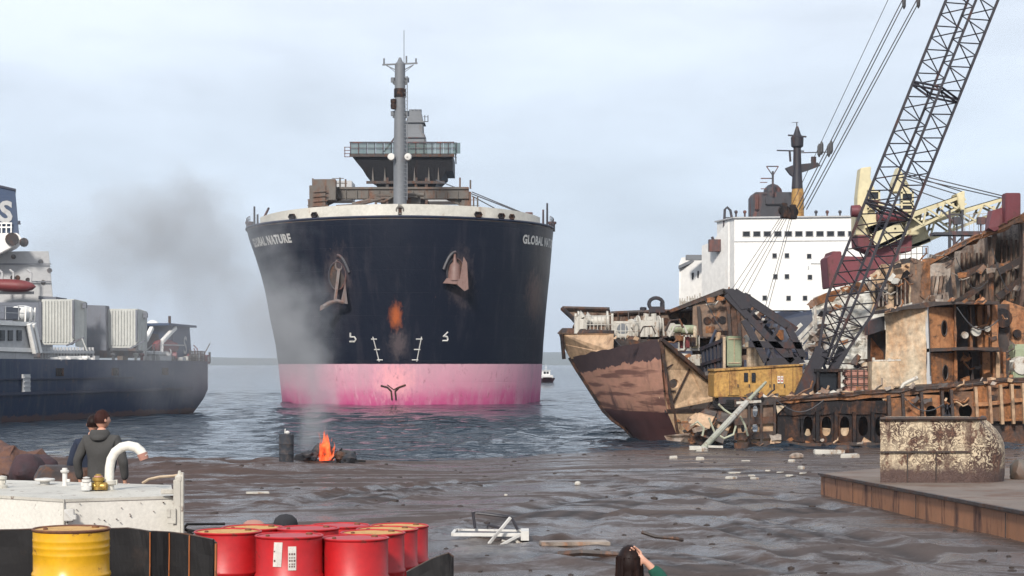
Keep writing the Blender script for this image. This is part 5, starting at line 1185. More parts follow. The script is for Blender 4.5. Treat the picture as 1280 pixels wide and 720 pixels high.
# dark opening at the left of the block
bface([(1085,402,.3),(1106,395,.3),(1106,412,.3),(1085,419,.3)], 'lintel', 'gn_dark', 1.0)
bface([(1085,419,1.6),(1108,412,1.6),(1108,490,1.6),(1085,490,1.6)], 'recess', 'rust_dark', .15)
bface([(1087,421,1.4),(1104,440,1.4),(1108,470,1.4),(1090,470,1.4)], 'orange_flap', 'rust_orange', .15, .1)
tag(face([(1248,388,102),(1256,376,102),(1290,388,102),(1290,436,102),(1268,430,102),(1250,412,102)], 'torn_orange_plate', 'rust_orange', None, .4, .12), 'torn orange plate with a round hole right of the tall block', 'scrap plate')
tag(group_clutter('round_lump', 'dark round pipe flange in the top corner right of the tall block', 'flange', lambda m_: (m_.lathe(P(1252,398,101), [(.5,-.3),(.55,0),(.5,.3)], 16, 'Y'), m_.lathe(P(1271,417,101.9), [(.22,-.15),(.22,.05)], 12, 'Y')), 'char', smooth=True))
mc = thing('deck_machine', 'pale green greasy machine with a round cover at the right edge', 'machine', P(1275,480,98))
m_ = MB(); m_.box(P(1276,470,98), (1.0,1,.6)); m_.box(P(1277,440,98.4), (1.1,1,.8)); m_.build('casing', M['green_box'], mc, bevel=.08, rough=.05)
m_ = MB(); m_.lathe(P(1275,457,97.8), [(.45,-.4),(.5,.2),(.3,.45),(0,.5)], 16, 'Y'); m_.tube(P(1266,448,98), P(1266,478,98), .08); m_.tube(P(1262,452,97.6), P(1290,450,97.6), .06); m_.build('cover', M['clutter_white'], mc, smooth=True)

# ---- double bottom section on the beach
Yq = 96.
db = thing('double_bottom', 'long low rusty double bottom section lying on the mud with arched openings', 'ship section', V((P(1100,0,Yq).x, Yq, -.1)))
def dface(pts, nm, mt, d=.2, rough=0): return face([(a, b_, Yq+c) for a, b_, c in pts], nm, mt, db, d, rough, jag=.05)
# left part: brown ribs
for row, (y0, y1) in enumerate(((503,524),(527,543),(545,555))):
    for k, (x0, x1) in enumerate(((922,936),(936.5,951),(951.5,968))):
        m_ = MB(); o0 = P(x0,y1,Yq); U = P(x1,y1,Yq)-o0; W_ = P(x0,y0,Yq)-o0
        if row == 1 and k < 2 or (row == 0 and k == 1): m_.hole(o0, U, W_, V((0,.12,0)), cx=.5, cz=.5, rx=.22, rz=.36)
        else: m_.prism([o0, o0+U, o0+U+W_, o0+W_], V((0,.12,0)))
        m_.build('panel', M['plate_brown' if row == 0 else 'rust_tan'], db, rough=.05)
for y in (502,525.5,544,556): m_ = MB(); m_.bar(P(918,y+2,Yq-.15), P(969,y-1,Yq-.15), .14,.35); m_.build('stringer', M['rust_dark'], db)
for x in (936,951,968): m_ = MB(); m_.bar(P(x,500,Yq-.12), P(x,556,Yq-.12), .12,.3); m_.build('rib', M['rust_dark'], db)
# dark middle with arched openings
dface([(968,500,1.8),(1290,480,1.8),(1290,570,1.8),(968,560,1.8)], 'inner_wall', 'rust_dark', .2)
dface([(966,499,-.2),(1010,493,-.2),(1100,487,-.2),(1290,472,-.2),(1290,476,-.2),(1100,492,-.2),(1010,498,-.2),(966,503,-.2)], 'top_plate', 'rust_dark', 9, .05)
dface([(966,498,-.1),(1290,474,-.1),(1290,480,-.1),(1100,497,-.1),(966,505,-.1)], 'top_flange', 'rust', .2)
dface([(968,553,-.35),(1110,553,-.35),(1290,556,-.35),(1290,562,-.35),(1110,558,-.35),(968,558,-.35)], 'bottom_plate', 'rust_dark', 5)
dface([(970,505,0),(1108,500,0),(1108,517,0),(970,519,0)], 'upper_strake', 'char', .15)
dface([(970,507,-.15),(982,507,-.15),(972,517,-.15)], 'gusset', 'plate_cream', .1)
dface([(972,519,.1),(1000,519,.1),(1000,552,.1),(972,552,.1)], 'blank_panel', 'char', .12)
for k, x in enumerate((1000,1023,1046,1069,1090)):
    m_ = MB(); o0 = P(x,553,Yq+.1); U = P(x+20,553,Yq+.1)-o0; W_ = P(x,517,Yq+.1)-o0
    m_.hole(o0, U, W_, V((0,.12,0)), cx=.5, cz=.56, rx=.30, rz=.34, e=2.4); m_.build('arched_panel', M['char'], db)
    m_ = MB(); m_.bar(P(x+21.5,515,Yq-.15), P(x+21.5,553,Yq-.15), .16,.3); m_.build('rib', M['char'], db)
    m_ = MB(); c = x+10
    sh = [(c-7,552),(c+6,552),(c+1,536),(c-2,536)] if k == 0 else [(c-6,552),(c+6,552),(c+5,535),(c-6,535)]
    if k < 3: m_.prism([P(a,b_,Yq+.5) for a, b_ in sh], V((0,.1,0))); m_.build('cream_scrap', M['plate_cream'], db, rough=.06)
# right part rusty with two round holes
dface([(1110,498,-.1),(1128,497,-.1),(1128,520,-.1),(1110,521,-.1)], 'panel', 'rust', .15)
for x0, x1, hx in ((1129,1150,None),(1152,1176,.5),(1190,1218,.6),(1220,1290,None)):
    m_ = MB(); y0, y1 = 496-(x0-1129)*.11, 525; o0 = P(x0,y1,Yq-.1); U = P(x1,y1,Yq-.1)-o0; W_ = P(x0,y0,Yq-.1)-o0
    if hx: m_.hole(o0, U, W_, V((0,.15,0)), cx=hx, cz=.3, rx=.3, rz=.26)
    else: m_.prism([o0, o0+U, o0+U+W_, o0+W_], V((0,.15,0)))
    m_.build('panel', M['rust_orange' if x0 == 1152 or x0 == 1129 else 'rust'], db, rough=.03)
for x in (1110,1128,1151,1177,1189,1219,1236,1250,1264,1278):
    m_ = MB(); m_.bar(P(x,494-(x-1110)*.09,Yq-.25), P(x+3,530 if x > 1200 else 553,Yq-.3), .14,.3); m_.build('rib', M['rust_tan' if x > 1210 else 'rust_dark'], db, rough=.04)
dface([(1108,524,-.25),(1290,522,-.25),(1290,527,-.25),(1108,528,-.25)], 'stringer', 'rust', .3)
dface([(1218,503,-.3),(1290,497,-.3),(1290,501,-.3),(1218,508,-.3)], 'stringer', 'rust_orange', .3)
dface([(1108,528,.1),(1290,527,.1),(1290,556,.1),(1108,556,.1)], 'lower_strake', 'rust_dark', .15)
m_ = MB()
for k in range(5): m_.bar(P(1178+k*3,505+(k % 2)*4,Yq-.4), P(1188-k*2,520,Yq-.4), .07)
m_.build('loose_pipe', M['boom'], db)
for k in range(16):
    x = 925+random.random()*180; y = 498-(x-925)*.055; m_ = MB(); q = P(x, y, Yq-.1); m_.prism([q, q+V((.1+random.random()*.6,0,0)), q+V((random.random()*.5,.1,.05+random.random()*.16))], V((0,.2,.02)))
    m_.build('torn_tab', M['rust_tan' if k % 3 else 'clutter_white'], db)

# ---- torn bits along the cut edges
random.seed(31)
def shards(par, line, n, Y, mats=('rust','rust_dark','rust_tan','plate_grey'), smin=.15, smax=.5, nm='torn_plate', up=.3):
    for k in range(n):
        t = random.random()*(len(line)-1); i = int(t); a, b_ = line[i], line[min(i+1, len(line)-1)]; f = t-i
        q = P(a[0]+(b_[0]-a[0])*f, a[1]+(b_[1]-a[1])*f+random.uniform(-1.5,2.5), Y+random.uniform(-.5,.6)); s_ = random.uniform(smin, smax); an = random.uniform(-1.3,1.3)
        e1 = V((math.cos(an), random.uniform(-.3,.3), math.sin(an)*.6+up*random.random())); e2 = V((-math.sin(an), .2, math.cos(an)))
        mb = MB()
        if k % 3 == 0: mb.path([q, q+e1*s_*.8, q+e1*s_*1.4+V((0,0,-.15*s_)), q+e1*s_*1.9+e2*s_*.4], .035+.02*random.random(), 5); nn = 'bent_bar'
        else: mb.prism(jagged([q, q+e1*s_, q+e1*s_*1.1+e2*s_*.5, q+e2*s_*.65-e1*s_*.1], s_*.12, s_*.4), V((.02,.05,.02))); nn = nm
        mb.build(nn, M[mats[k % len(mats)]], par)
shards(db, [(922,498),(1000,492),(1100,487),(1200,482),(1278,475)], 34, Yq-.2)
shards(db, [(925,552),(1000,553),(1100,552)], 12, Yq-.5, up=0)
shards(cw, [(1012,380),(1030,400),(1010,430),(1000,470)], 14, 110, ('plate_white','plate_grey','rust','char'))
shards(cw, [(1040,372),(1080,352),(1130,330),(1130,385),(1092,402)], 22, 110.8, ('plate_cream','rust','plate_grey','char'))
shards(cw, [(1020,420),(1060,432),(1100,425),(1090,470),(1030,460)], 16, 109, ('plate_white','rust_dark','plate_grey','rust'))
shards(ch, [(1120,326),(1160,324),(1190,313),(1232,294),(1280,268)], 22, 122, ('rust','rust_dark','plate_brown','plate_grey'))
shards(ch, [(1160,375),(1200,396),(1250,390),(1275,360)], 16, 121, ('rust','rust_dark','plate_brown','plate_grey'))
shards(bk, [(1106,388),(1160,378),(1250,377),(1258,430),(1262,485),(1200,487)], 26, Yb-1.3, ('rust','rust_orange','rust_dark','rust_tan'), .12, .35)
shards(bk, [(1197,400),(1240,425),(1200,450),(1245,475)], 16, Yb+.4, ('rust','rust_orange','rust_dark','rust'), .2, .6)
shards(bowL, [(768,422),(800,424),(830,424),(866,456),(905,490)], 18, 101.5, ('rust','rust_dark','rust_tan','char'), .12, .4)
shards(bowL, [(870,385),(905,368),(950,395),(957,430)], 18, 110.3, ('rust','rust_dark','clutter_white','plate_brown'), .15, .5)
shards(bowL, [(834,516),(860,545),(890,532),(915,515)], 14, 101, ('rust_tan','rust_dark','rust','plate_grey'), .15, .45, up=0)
for k in range(34):                   # pipes, ducts and boxes left on the decks between the wrecks
    x, y = random.choice([(random.uniform(925,1000), random.uniform(415,458)), (random.uniform(800,905), random.uniform(404,432)), (random.uniform(1000,1100), random.uniform(462,492))]); Yx = 105+random.random()*3 if x < 1000 else 98.8
    c = P(x, y, Yx); mb = MB()
    if k % 3 == 0: mb.path([c+V((-.4,0,-.3)), c+V((-.1,0,.3)), c+V((.4,.1,.35)), c+V((.6,0,-.1))], random.uniform(.04,.1), 6)
    elif k % 3 == 1: mb.box(c, (random.uniform(.2,.7), .4, random.uniform(.2,.6)), rz=random.random())
    else: mb.tube(c+V((0,0,-.6)), c+V((random.uniform(-.5,.5),0,.5)), random.uniform(.05,.13))
    mb.build('fitting', M[('clutter_white','rust','plate_cream','rust_dark','char','navy_bin')[k % 6]], bowL if x < 1000 else db, bevel=.02)

shards(cw, [(1030,390),(1070,370),(1100,360),(1135,345)], 18, 111, ('plate_grey','rust_dark','rust','plate_white'), .2, .6)
shards(cw, [(1010,470),(1040,450),(1080,460),(1100,480)], 16, 108.5, ('rust','rust_dark','plate_cream','char'), .2, .6)
shards(db, [(1100,500),(1150,505),(1200,500),(1280,495)], 16, Yq-.4, ('rust_orange','rust_dark','rust_tan','rust'), .15, .4)
shards(ch, [(1175,330),(1200,350),(1240,340),(1280,330)], 18, 123, ('plate_grey','rust_dark','rust','plate_brown'), .3, .8)
for par, a, b_, Yx, sag in ((ch,(1195,322),(1236,350),124,1.2),(ch,(1240,310),(1278,352),121,1.5),(bk,(1196,384),(1248,400),Yb-1.3,.8),(bk,(1160,384),(1163,470),Yb-1.4,-.3),(cw,(1030,382),(1090,400),110,1.2),(cw,(1095,352),(1130,390),110.6,.7),(bowL,(768,424),(818,428),104,.7),(bowL,(880,372),(950,430),109.5,1.2),(db,(970,500),(1030,500),Yq-.5,.6),(db,(1130,497),(1180,505),Yq-.6,.5)):
    p_, q_ = P(a[0],a[1],Yx), P(b_[0],b_[1],Yx); mb = MB(); mb.path([p_.lerp(q_, k/8)-V((0,0,sag*math.sin(math.pi*k/8))) for k in range(9)], .03, 5); mb.build('hanging_cable', M['cable'], par)

# ---- crawler crane
YC = 99.
cr = thing('lattice_crane', 'lattice boom crane with a weathered yellow engine house standing among the wrecks', 'crane', P(990,497,YC))
mb = MB(); mb.prism([P(893,497,YC-1), P(893,467,YC-1), P(897,462,YC-1), P(1003,456,YC-1), P(1004,497,YC-1)], V((0,3.2,0))); eh = mb.build('engine_house', M['cab_yellow'], cr, bevel=.05)
mb = MB(); mb.prism([P(893,461.5,YC-1.1), P(1004,455,YC-1.1), P(1004,457,YC-1.1), P(893,464,YC-1.1)], V((0,3.4,0))); mb.build('roof_lip', M['cab_yellow'], eh)
for x, w_ in ((917,14),(934,8),(958,12),(976,12)):
    mb = MB(); y0 = 464.5-(x-893)*.045; poly([(x-w_/2,y0+3),(x+w_/2,y0+3),(x+w_/2,494),(x-w_/2,494)], YC-1.06, .05, mb); d_ = mb.build('door', M['cab_yellow'], eh)
    mb = MB(); mb.bar(P(x+w_/2-1.5,480,YC-1.1), P(x+w_/2-1.5,484,YC-1.1), .05); mb.build('handle', M['boom'], d_)
for x in (932.5,942):
    mb = MB(); poly([(x-2.5,466),(x+2.5,466),(x+2.5,477),(x-2.5,477)], YC-1.12, .06, mb); mb.build('window', M['glass'], eh)
for x in (973.5,977.5):
    mb = MB(); poly([(x-1.6,470),(x+1.6,470),(x+1.6,479),(x-1.6,479)], YC-1.13, .05, mb); lb_ = mb.build('notice', M['paper'], eh)
    mb = MB(); poly([(x-1,472),(x+1,472),(x+1,473),(x-1,473)], YC-1.145, .012, mb); poly([(x-1,475),(x+1,475),(x+1,477),(x-1,477)], YC-1.145, .012, mb); mb.build('notice_print', M['letter_red'], lb_)
mb = MB(); mb.box(P(950,500,YC+.5), (4.6,3,.35)); mb.build('undercarriage', M['boom'], cr)
# boom: four chords seen corner on
tipc = P(1316,-272,YC); tipc = V((tipc.x, YC-2, tipc.z)); foot = P(1018,492,YC-2)
ax = (tipc-foot).normalized(); L = (tipc-foot).length
perp = ax.cross(V((0,1,0))).normalized(); perp = perp if perp.x > 0 else -perp
yv = V((0,1,0))
def bc(s, k):                       # centre line point s metres up + corner k of the diamond
    hw = 1.22 if s > 4.8 else .5+.72*max(0, (s-1.6))/3.2
    off = [perp*hw, yv*hw, -perp*hw, -yv*hw][k]*1.0
    return foot+ax*s+off
mb = MB(); ss = [1.6, 4.8]+[4.8+1.28*k for k in range(1, 22)]
ss = [s for s in ss if s < L]
for k in range(4):
    mb.bar(bc(1.6,k), bc(4.8,k), .13 if k % 2 == 0 else .11); mb.bar(bc(4.8,k), bc(ss[-1],k), .13 if k % 2 == 0 else .12)
boom = mb.build('boom_chord', M['boom'], cr)
mb = MB()
for i in range(1, len(ss)-1):
    for k in range(4):
        a, b_ = (k, (k+1) % 4)
        mid = (ss[i]+ss[i+1])/2
        mb.tube(bc(ss[i],a), bc(mid,b_), .035, n=5); mb.tube(bc(mid,b_), bc(ss[i+1],a), .035, n=5)
        if i % 5 == 0:
            for d_ in (0, .18): mb.tube(bc(ss[i]+d_,a), bc(ss[i]+d_,b_), .06, n=5)
for s in (1.9, 2.6, 3.3, 4.0):
    for k in range(4): mb.tube(bc(s,k), bc(s+.7,(k+1) % 4), .035, n=5); mb.tube(bc(s,k), bc(s,(k+1) % 4), .035, n=5)
mb.build('boom_lacing', M['boom'], cr)
for x0, x1 in ((1023,997),(1056,1046)):
    mb = MB(); mb.prism([P(x0-1,432,YC-2.2), P(x0+13,440,YC-2.2), P(x1+16,494,YC-2.2), P(x1-4,494,YC-2.2)] if x0 < 1030 else [P(1050,432,YC-2.2), P(1062,438,YC-2.2), P(1048,462,YC-2.2), P(1036,462,YC-2.2)], V((0,.5,0))); mb.build('boom_foot', M['boom'], cr, bevel=.03)
mb = MB(); poly([(1022,464),(1050,464),(1051,468),(1049,496),(1023,496)], YC-1.6, .2, mb); poly([(1018,461),(1054,461),(1054,465),(1018,465)], YC-2.4, 1.8, mb)
for x in (1021,1048): poly([(x,464),(x+3,464),(x+3,497),(x,497)], YC-2.4, 1.2, mb)
mb.build('operator_cab', M['char'], cr)
mb = MB(); poly([(1024.5,467),(1047,467),(1047,492),(1024.5,492)], YC-2.0, .1, mb); mb.build('cab_window', M['glass'], cr)
# A frame gantry at the left: heavy dark truss
mb = MB()
g = [((908,368),(990,452)),((918,364),(985,408)),((985,408),(1005,448)),((936,430),(1002,432)),((958,452),(1004,450)),((930,400),(958,452))]
for a, b_ in g: mb.bar(P(*a,YC+2), P(*b_,YC+2), .3,.35)
for a, b_ in (((922,380),(934,376)),((936,397),(946,384)),((950,412),(962,394)),((964,426),(976,404)),((978,440),(990,420)),((962,432),(970,450)),((970,432),(985,450)),((985,432),(992,450)),((940,402),(975,403))): mb.bar(P(*a,YC+2), P(*b_,YC+2), .16)
for a, b_ in (((914,366),(996,450)),((930,368),(996,412))): mb.bar(P(*a,YC+3.4), P(*b_,YC+3.4), .25)
mb.build('gantry', M['boom'], cr)
mb = MB(); mb.prism([P(905,362,YC+1.8), P(916,360,YC+1.8), P(938,378,YC+1.8), P(940,386,YC+1.8), P(926,388,YC+1.8)], V((0,1.2,0))); mb.build('gantry_head', M['boom'], cr, bevel=.05)
# bridle block and pendants
mb = MB()
for x, y in ((980,263),(991,265)): mb.lathe(P(x,y,YC+1), [(0,-.16),(.22,-.15),(.32,0),(.22,.15),(0,.16)], 14, 'Y'); mb.box(P(x,y,YC+1), (.3,.5,.75))
mb.bar(P(976,268,YC+1), P(996,270,YC+1), .4,.35); mb.build('bridle_block', M['char'], cr, bevel=.03)
mb = MB()
for k, (x0, x1) in enumerate(((987,1110),(995,1128),(999,1132),(1004,1146),(1008,1150))):
    sl = (x1-x0)/262.; mb.tube(P(x0,262,YC+1), P(x1+sl*270,-270,YC-1.6), .028 if k else .018, n=5)
for (x, y) in ((1024,188),(1027,185),(1036,188),(1039,184),(1130,3),(1148,2)): 
    d_ = V((.535,0,.845)); c = P(x,y,YC+.6); mb.lathe(c, [(.03,-.35),(.10,-.2),(.10,.2),(.03,.35)], 8); 
mb.build('pendant_rope', M['cable'], cr)
mb = MB()
for k in range(6): mb.tube(P(978+k*2.6,268,YC+1), P(912+k*5.5 if k < 4 else 945+k*3,366+(k*4),YC+2), .016, n=5)
mb.build('reeving_rope', M['cable'], cr)

# things round the crane
pb = thing('strapped_bundle', 'pinkish stacked bundle tied with dark bands right of the crane cab', 'bundle', P(1071,497,YC-1.5))
for k, y in enumerate((467,477,486.5)):
    mb = MB(); poly([(1058,y-4.5),(1086,y-4.7),(1087,y+4.2),(1057,y+4.5)], YC-1.6, 1.2, mb); mb.build('bale', M['pink_bundle'], pb, bevel=.08, rough=.04)
mb = MB()
for x in (1064,1072,1080): mb.bar(P(x,461,YC-1.68), P(x,493,YC-1.68), .06)
for y in (462,472,482,492): mb.bar(P(1056,y,YC-1.68), P(1088,y,YC-1.68), .05)
mb.build('strap', M['rust_dark'], pb)
cx_ = thing('cream_tank', 'square cream steel tank before the cream stained end of the tall block', 'tank', P(1108,492,YC-2.5))
mb = MB(); poly([(1090,452),(1125,452),(1126,484),(1118,484),(1116,489),(1100,489),(1097,493),(1090,493)], YC-2.8, 1.2, mb); mb.build('body', M['plate_cream'], cx_, bevel=.04)
mb = MB(); mb.bar(P(1091,451,YC-2.6), P(1126,450,YC-2.6), .08); mb.tube(P(1092,452,YC-2.4), P(1092,447,YC-2.4), .08); mb.tube(P(1112,452,YC-2.4), P(1112,448,YC-2.4), .08); mb.build('top_pipe', M['clutter_white'], cx_)
group_clutter('white_elbow_pipe', 'bent white pipe leaning between the cream tank and the block', 'pipe', lambda m_: m_.path([P(1124,488,YC-2.6), P(1130,480,YC-2.6), P(1138,476,YC-2.6), P(1147,472,YC-2.6)], .1, 8), 'clutter_white', smooth=True)
# greenish pole leaning on the section
lp = thing('leaning_pole', 'long pale green pole leaning from the mud up to the crane house', 'pole', Gp(876,86.5))
p0, p1 = Gp(877,86.5,.05), P(957,478,YC-2.2)
mb = MB(); mb.tube(p0, p0.lerp(p1,.72), .15,.13, 10); mb.tube(p0.lerp(p1,.72), p1, .10,.07, 10); mb.build('shaft', M['pole_green'], lp, smooth=True)
mb = MB(); mb.lathe(p0+V((0,0,-.05)), [(.3,0),(.3,.12),(.18,.2)], 10); mb.box(p0+V((-.3,0,.1)), (.5,.3,.18)); mb.bar(p0.lerp(p1,.68)-V((.5,0,.02)), p0.lerp(p1,.68)+V((.7,0,.06)), .12); mb.bar(p0.lerp(p1,.05), p0.lerp(p1,.05)+V((.8,0,-.02)), .1); mb.tube(p0, p0.lerp(p1,.7), .145, n=8); mb.build('foot_plate', M['clutter_white'], lp)
# tangle of pale pipes beside it
for k, (pts, lab) in enumerate((([(886,522),(893,540),(905,548),(917,543),(920,532)], 'looped pale pipe below the middle of the leaning pole'), ([(925,520),(931,531),(935,545)], 'short pale pipe hanging right of the leaning pole'), ([(898,505),(905,512),(914,518),(925,516)], 'curved pale pipe high behind the leaning pole'), ([(863,533),(872,527),(880,535),(878,545)], 'crumpled pale pipe left of the leaning pole'))):
    mb = MB(); mb.path([P(a, b_, 95.2-k*.4) for a, b_ in pts], .055, 7); tag(mb.build('bent_pipe', M['pole_green'], smooth=True), lab, 'pipe')
hp = thing('scrap_pile', 'dark heap of torn plates under the leaning pole', 'scrap heap', Gp(900,95))
random.seed(11)
for k in range(11):
    x, y = 872+random.random()*50, 520+random.random()*33; c = P(x, y, 96.3+random.random()*1.5); s_ = .25+random.random()*.5
    mb = MB(); mb.prism([c+V((-s_,0,random.uniform(-.2,.2))), c+V((s_*.6,-.3,-.3*s_)), c+V((s_,0,.5*s_)), c+V((-.2*s_,.1,.8*s_))], V((.05,.12,.05))); mb.build('plate_scrap', M[('rust','rust_dark','rust_tan','char')[k % 4]], hp, rough=.08)

# ---- near platform and peeling block
def slabpt(px, py, top=True): return px, py
pl_ = thing('steel_platform', 'low rusty steel platform running along the right of the mud', 'platform', V((8.5, 37, 1.1)))
a, b_ = V((P(1025,0,45.8).x, 45.8, 0)), V((P(1283,0,27.8).x+.12, 27.3, 0))
zt0, zt1 = H-(592-HY)/F*45.8, H-(641-HY)/F*27.8
mb = MB(); c, d_ = V((16,24,0)), V((18,50.5,0)); e_ = V((P(1105,0,50.5).x, 50.5, 0))
tops = [V((a.x,a.y,zt0)), V((b_.x,b_.y,zt1)), V((c.x,c.y,zt1)), V((d_.x,d_.y,zt0-.1)), V((e_.x,e_.y,zt0-.12))]
mb.prism(tops, V((0,0,-.06))); top_pl = mb.build('top_plate', paint('platform_top', (.20,.155,.125), .35, (.13,.075,.05), .8, 1, rough=.8), pl_)
mb = MB(); lo = V((0,0,-.62)); q = V((.03,0,-.062))
mb.prism([tops[0]+q, tops[1]+q, tops[1]+q+lo, tops[0]+q+lo], V((.06,0,0))); sp = mb.build('side_plate', paint('platform_side', (.36,.16,.075), .36, (.07,.03,.022), 1.4, 4, dirt=.6), pl_)
mb = MB(); mb.prism([tops[0]+q, tops[4]+q, tops[4]+q+lo, tops[0]+q+lo], V((0,.06,0))); mb.build('end_plate', M['rust'], pl_)
mb = MB()
for k in range(1, 9):
    t = k/9; p = tops[0].lerp(tops[1], t); mb.bar(p+V((.0,0,-.07)), p+V((.0,0,-.6)), .012,.02) if k in (2,3,5,8) else None
mb.bar(tops[0]+V((-.01,0,-.01)), tops[1]+V((-.01,0,-.01)), .08,.05); mb.build('seam', M['rust_dark'], pl_)
# block standing on the platform
Yk = 40.
zb = H-(611-HY)/F*Yk; zt = H-(524-HY)/F*Yk
xl, xr, xc = P(1100,0,Yk).x, P(1212,0,Yk).x, P(1262,0,Yk+.6).x
pk_ = thing('peeling_block', 'rusty curved steel block with peeling cream paint standing on the platform', 'steel block', V(((xl+xr)/2, Yk, zb)))
mb = MB(); N = 10
# one shell: flat front, rounded right end
prof = [V((xl,Yk,0)), V((xr,Yk-.05,0))]+[V((xr+(xc-xr)*math.sin(math.pi/2*k/N), Yk-.05+1.3*(1-math.cos(math.pi/2*k/N)), 0)) for k in range(1, N+1)]+[V((xc,Yk+2.6,0)), V((xl+.62,Yk+2.6,0))]
rows = []
for j in range(13):
    t = j/12; z = zb+(zt-zb)*t; r = []
    for i, p in enumerate(prof):
        v = V((p.x, p.y, z)); 
        if i >= 2 and t > .55 and i < len(prof)-1: v.x -= .42*((t-.55)/.45)**2*min(1, (i-1)/5.); 
        if t < .1 and 2 <= i < len(prof)-1: v.x -= .12*(1-t/.1)
        v += noise.noise_vector(v*2.1)*.02; r.append(v)
    r.append(r[0]); rows.append(r)
mb.grid(rows); mb.add(rows[-1][:-1], [tuple(range(len(prof)))]); 
shell = mb.build('shell', M['peel'], pk_)
mb = MB(); mb.path([v+V((0,-.03,.0)) for v in rows[-1][:12]], .045, 6); mb.path([v+V((0,-.03,.03)) for v in rows[0][:12]], .035, 6); mb.build('edge_bead', M['rust_dark'], pk_, smooth=True)
mb = MB(); mb.bar(V((xl,Yk-.045,zb+(zt-zb)*.53)), V((xr,Yk-.075,zb+(zt-zb)*.535)), .03,.035)
for t in (.30,.62): x = xl+(xr-xl)*t; mb.bar(V((x,Yk-.05,zb+.1)), V((x,Yk-.05,zb+(zt-zb)*.52)), .02,.03)
mb.build('weld_seam', M['rust_dark'], pk_)
group_clutter('mossy_lump', 'greenish rusty lump on the platform behind the peeling block', 'scrap', lambda m_: m_.ball(V((P(1276,0,42).x, 42, zt0+.2)), (.28,.4,.32), 14), 'gn_brown', smooth=True, rough=.15)

# ---- debris on the mud
def debris(px, py, size, lab, nm='white_scrap', mt='clutter_white', cat='scrap', rz=0, sh='box'):
    g_ = G(px, py); mb = MB(); sx, sy, sz = size
    if sh == 'box': mb.box(g_+V((0,0,sz*.35)), size, rz=rz); ro = min(size)*.3
    else: mb.ball(g_+V((0,0,sz*.3)), (sx/2,sy/2,sz/2), 10); ro = min(size)*.25
    return tag(mb.build(nm, M[mt], rough=ro, bevel=min(size)*.15 if sh == 'box' else 0), lab, cat)
debris(1036,567,(1.25,.4,.2),'white slab lying on the mud before the dark arched openings','white_slab',cat='slab')
debris(1062,572,(.7,.4,.18),'thin white scrap at the right end of the white slab')
debris(1054,566,(.9,.5,.4),'dark lump beside the right end of the white slab','dark_lump','rust_dark','lump', sh='ball')
debris(996,573,(.6,.4,.3),'grey stone left of the white slab','stone','plate_grey','stone', sh='ball')
random.seed(5)
grp = 'white scraps strewn over the mud near the wrecks'
for k in range(12):
    px = random.choice([random.uniform(895,1000), random.uniform(930,1010), random.uniform(600,1000)]); py = random.uniform(576,600) if px > 880 else random.uniform(585,650)
    s_ = random.uniform(.07,.20)*(1.3 if px > 880 else .8)
    o = debris(px, py, (s_*random.uniform(.8,2.2),s_*random.uniform(.4,1),s_*random.uniform(.2,.45)), 'small white scrap lying loose on the grey mud', rz=random.random()*3); o['group'] = grp
debris(722,606,(.18,.15,.14),'single round white stone in the middle of the mud','stone','clutter_white','stone', sh='ball')
debris(322,617,(.55,.25,.05),'flat white strip lying on the brown mud left of centre','white_strip', rz=.2)
debris(842,573,(.3,.2,.12),'pale scrap in the shallow water under the cut bow')
debris(875,557+18,(.3,.2,.15),'pale scrap beside the foot of the leaning pole')
debris(718,681,(1.0,.3,.06),'pale worn plank sunk in the mud left of the woman','plank','plate_grey','plank', rz=.15)
g_ = G(824,676); tag(MB().path([g_+V((-.25,.1,.12)), g_+V((-.05,0,.06)), g_+V((.2,-.1,.05)), g_+V((.35,-.05,.02))], .03, 6).build('root', M['rust_dark']), 'dark twisted stick on the mud right of the woman', 'stick')
g_ = G(745,697); tag(MB().path([g_+V((-.5,.1,.04)), g_+V((-.2,0,.08)), g_+V((.3,-.1,.05)), g_+V((.6,-.05,.02))], .05, 6).build('plank', M['rust_dark'], rough=.02), 'dark broken plank lying behind the head of the woman', 'plank')
# clods
random.seed(9); mb = MB()
for k in range(300):
    y = 22+75*random.random()**1.6; x = random.uniform(-.28,.28)*y; s_ = random.uniform(.012,.04)*(1+y/45)
    if gz(x, y) < .05: continue
    mb.ball((x, y, gz(x, y)), (s_*random.uniform(.7,1.6), s_, s_*.6), 6)
o = mb.build('mud_clods', M['rust_dark'], rough=.02); o['kind'] = 'stuff'; o['label'] = 'dark clods of mud scattered over the beach'
mm, nt, b = newmat('clod'); b.inputs['Base Color'].default_value = (.035,.024,.02,1); b.inputs['Roughness'].default_value = .7; setbump(nt, b, nz(nt, coords(nt, (9,)*3)), .5, .03); o.data.materials[0] = mm

# broken white frame
g0 = G(612, 672); bf = thing('broken_frame', 'broken white railing frame with crossed struts lying on the mud', 'railing', g0)
yy = g0.y
def FP(px, py, dy=0): return P(px, py, yy+dy)
mb = MB(); mb.bar(FP(566,668), FP(655,668.5), .05,.05); mb.bar(FP(570,662,.3), FP(658,663.5,.3), .035,.03); mb.box(FP(656,668,.1), (.12,.5,.14)); mb.bar(FP(566,668), FP(570,663,.3), .05); mb.build('base_rail', M['letter_white'], bf)
for a, b_ in (((638,647),(605,687)),((651,668),(616,687))): mb = MB(); mb.bar(FP(*a,-.1), FP(*b_,-.35), .038,.035); mb.build('strut', M['letter_white'], bf)
mb = MB()
mb.path([FP(594,661,.2), FP(591,640,.2), FP(596,641,.2), FP(636,646,.2), FP(641,650,.2), FP(647,662,.2)], .022, 6); mb.path([FP(610,662,.3), FP(609,656,.3), FP(625,660,.3), FP(634,650,.3)], .02, 6); mb.build('bent_rod', M['boom'], bf, smooth=True)
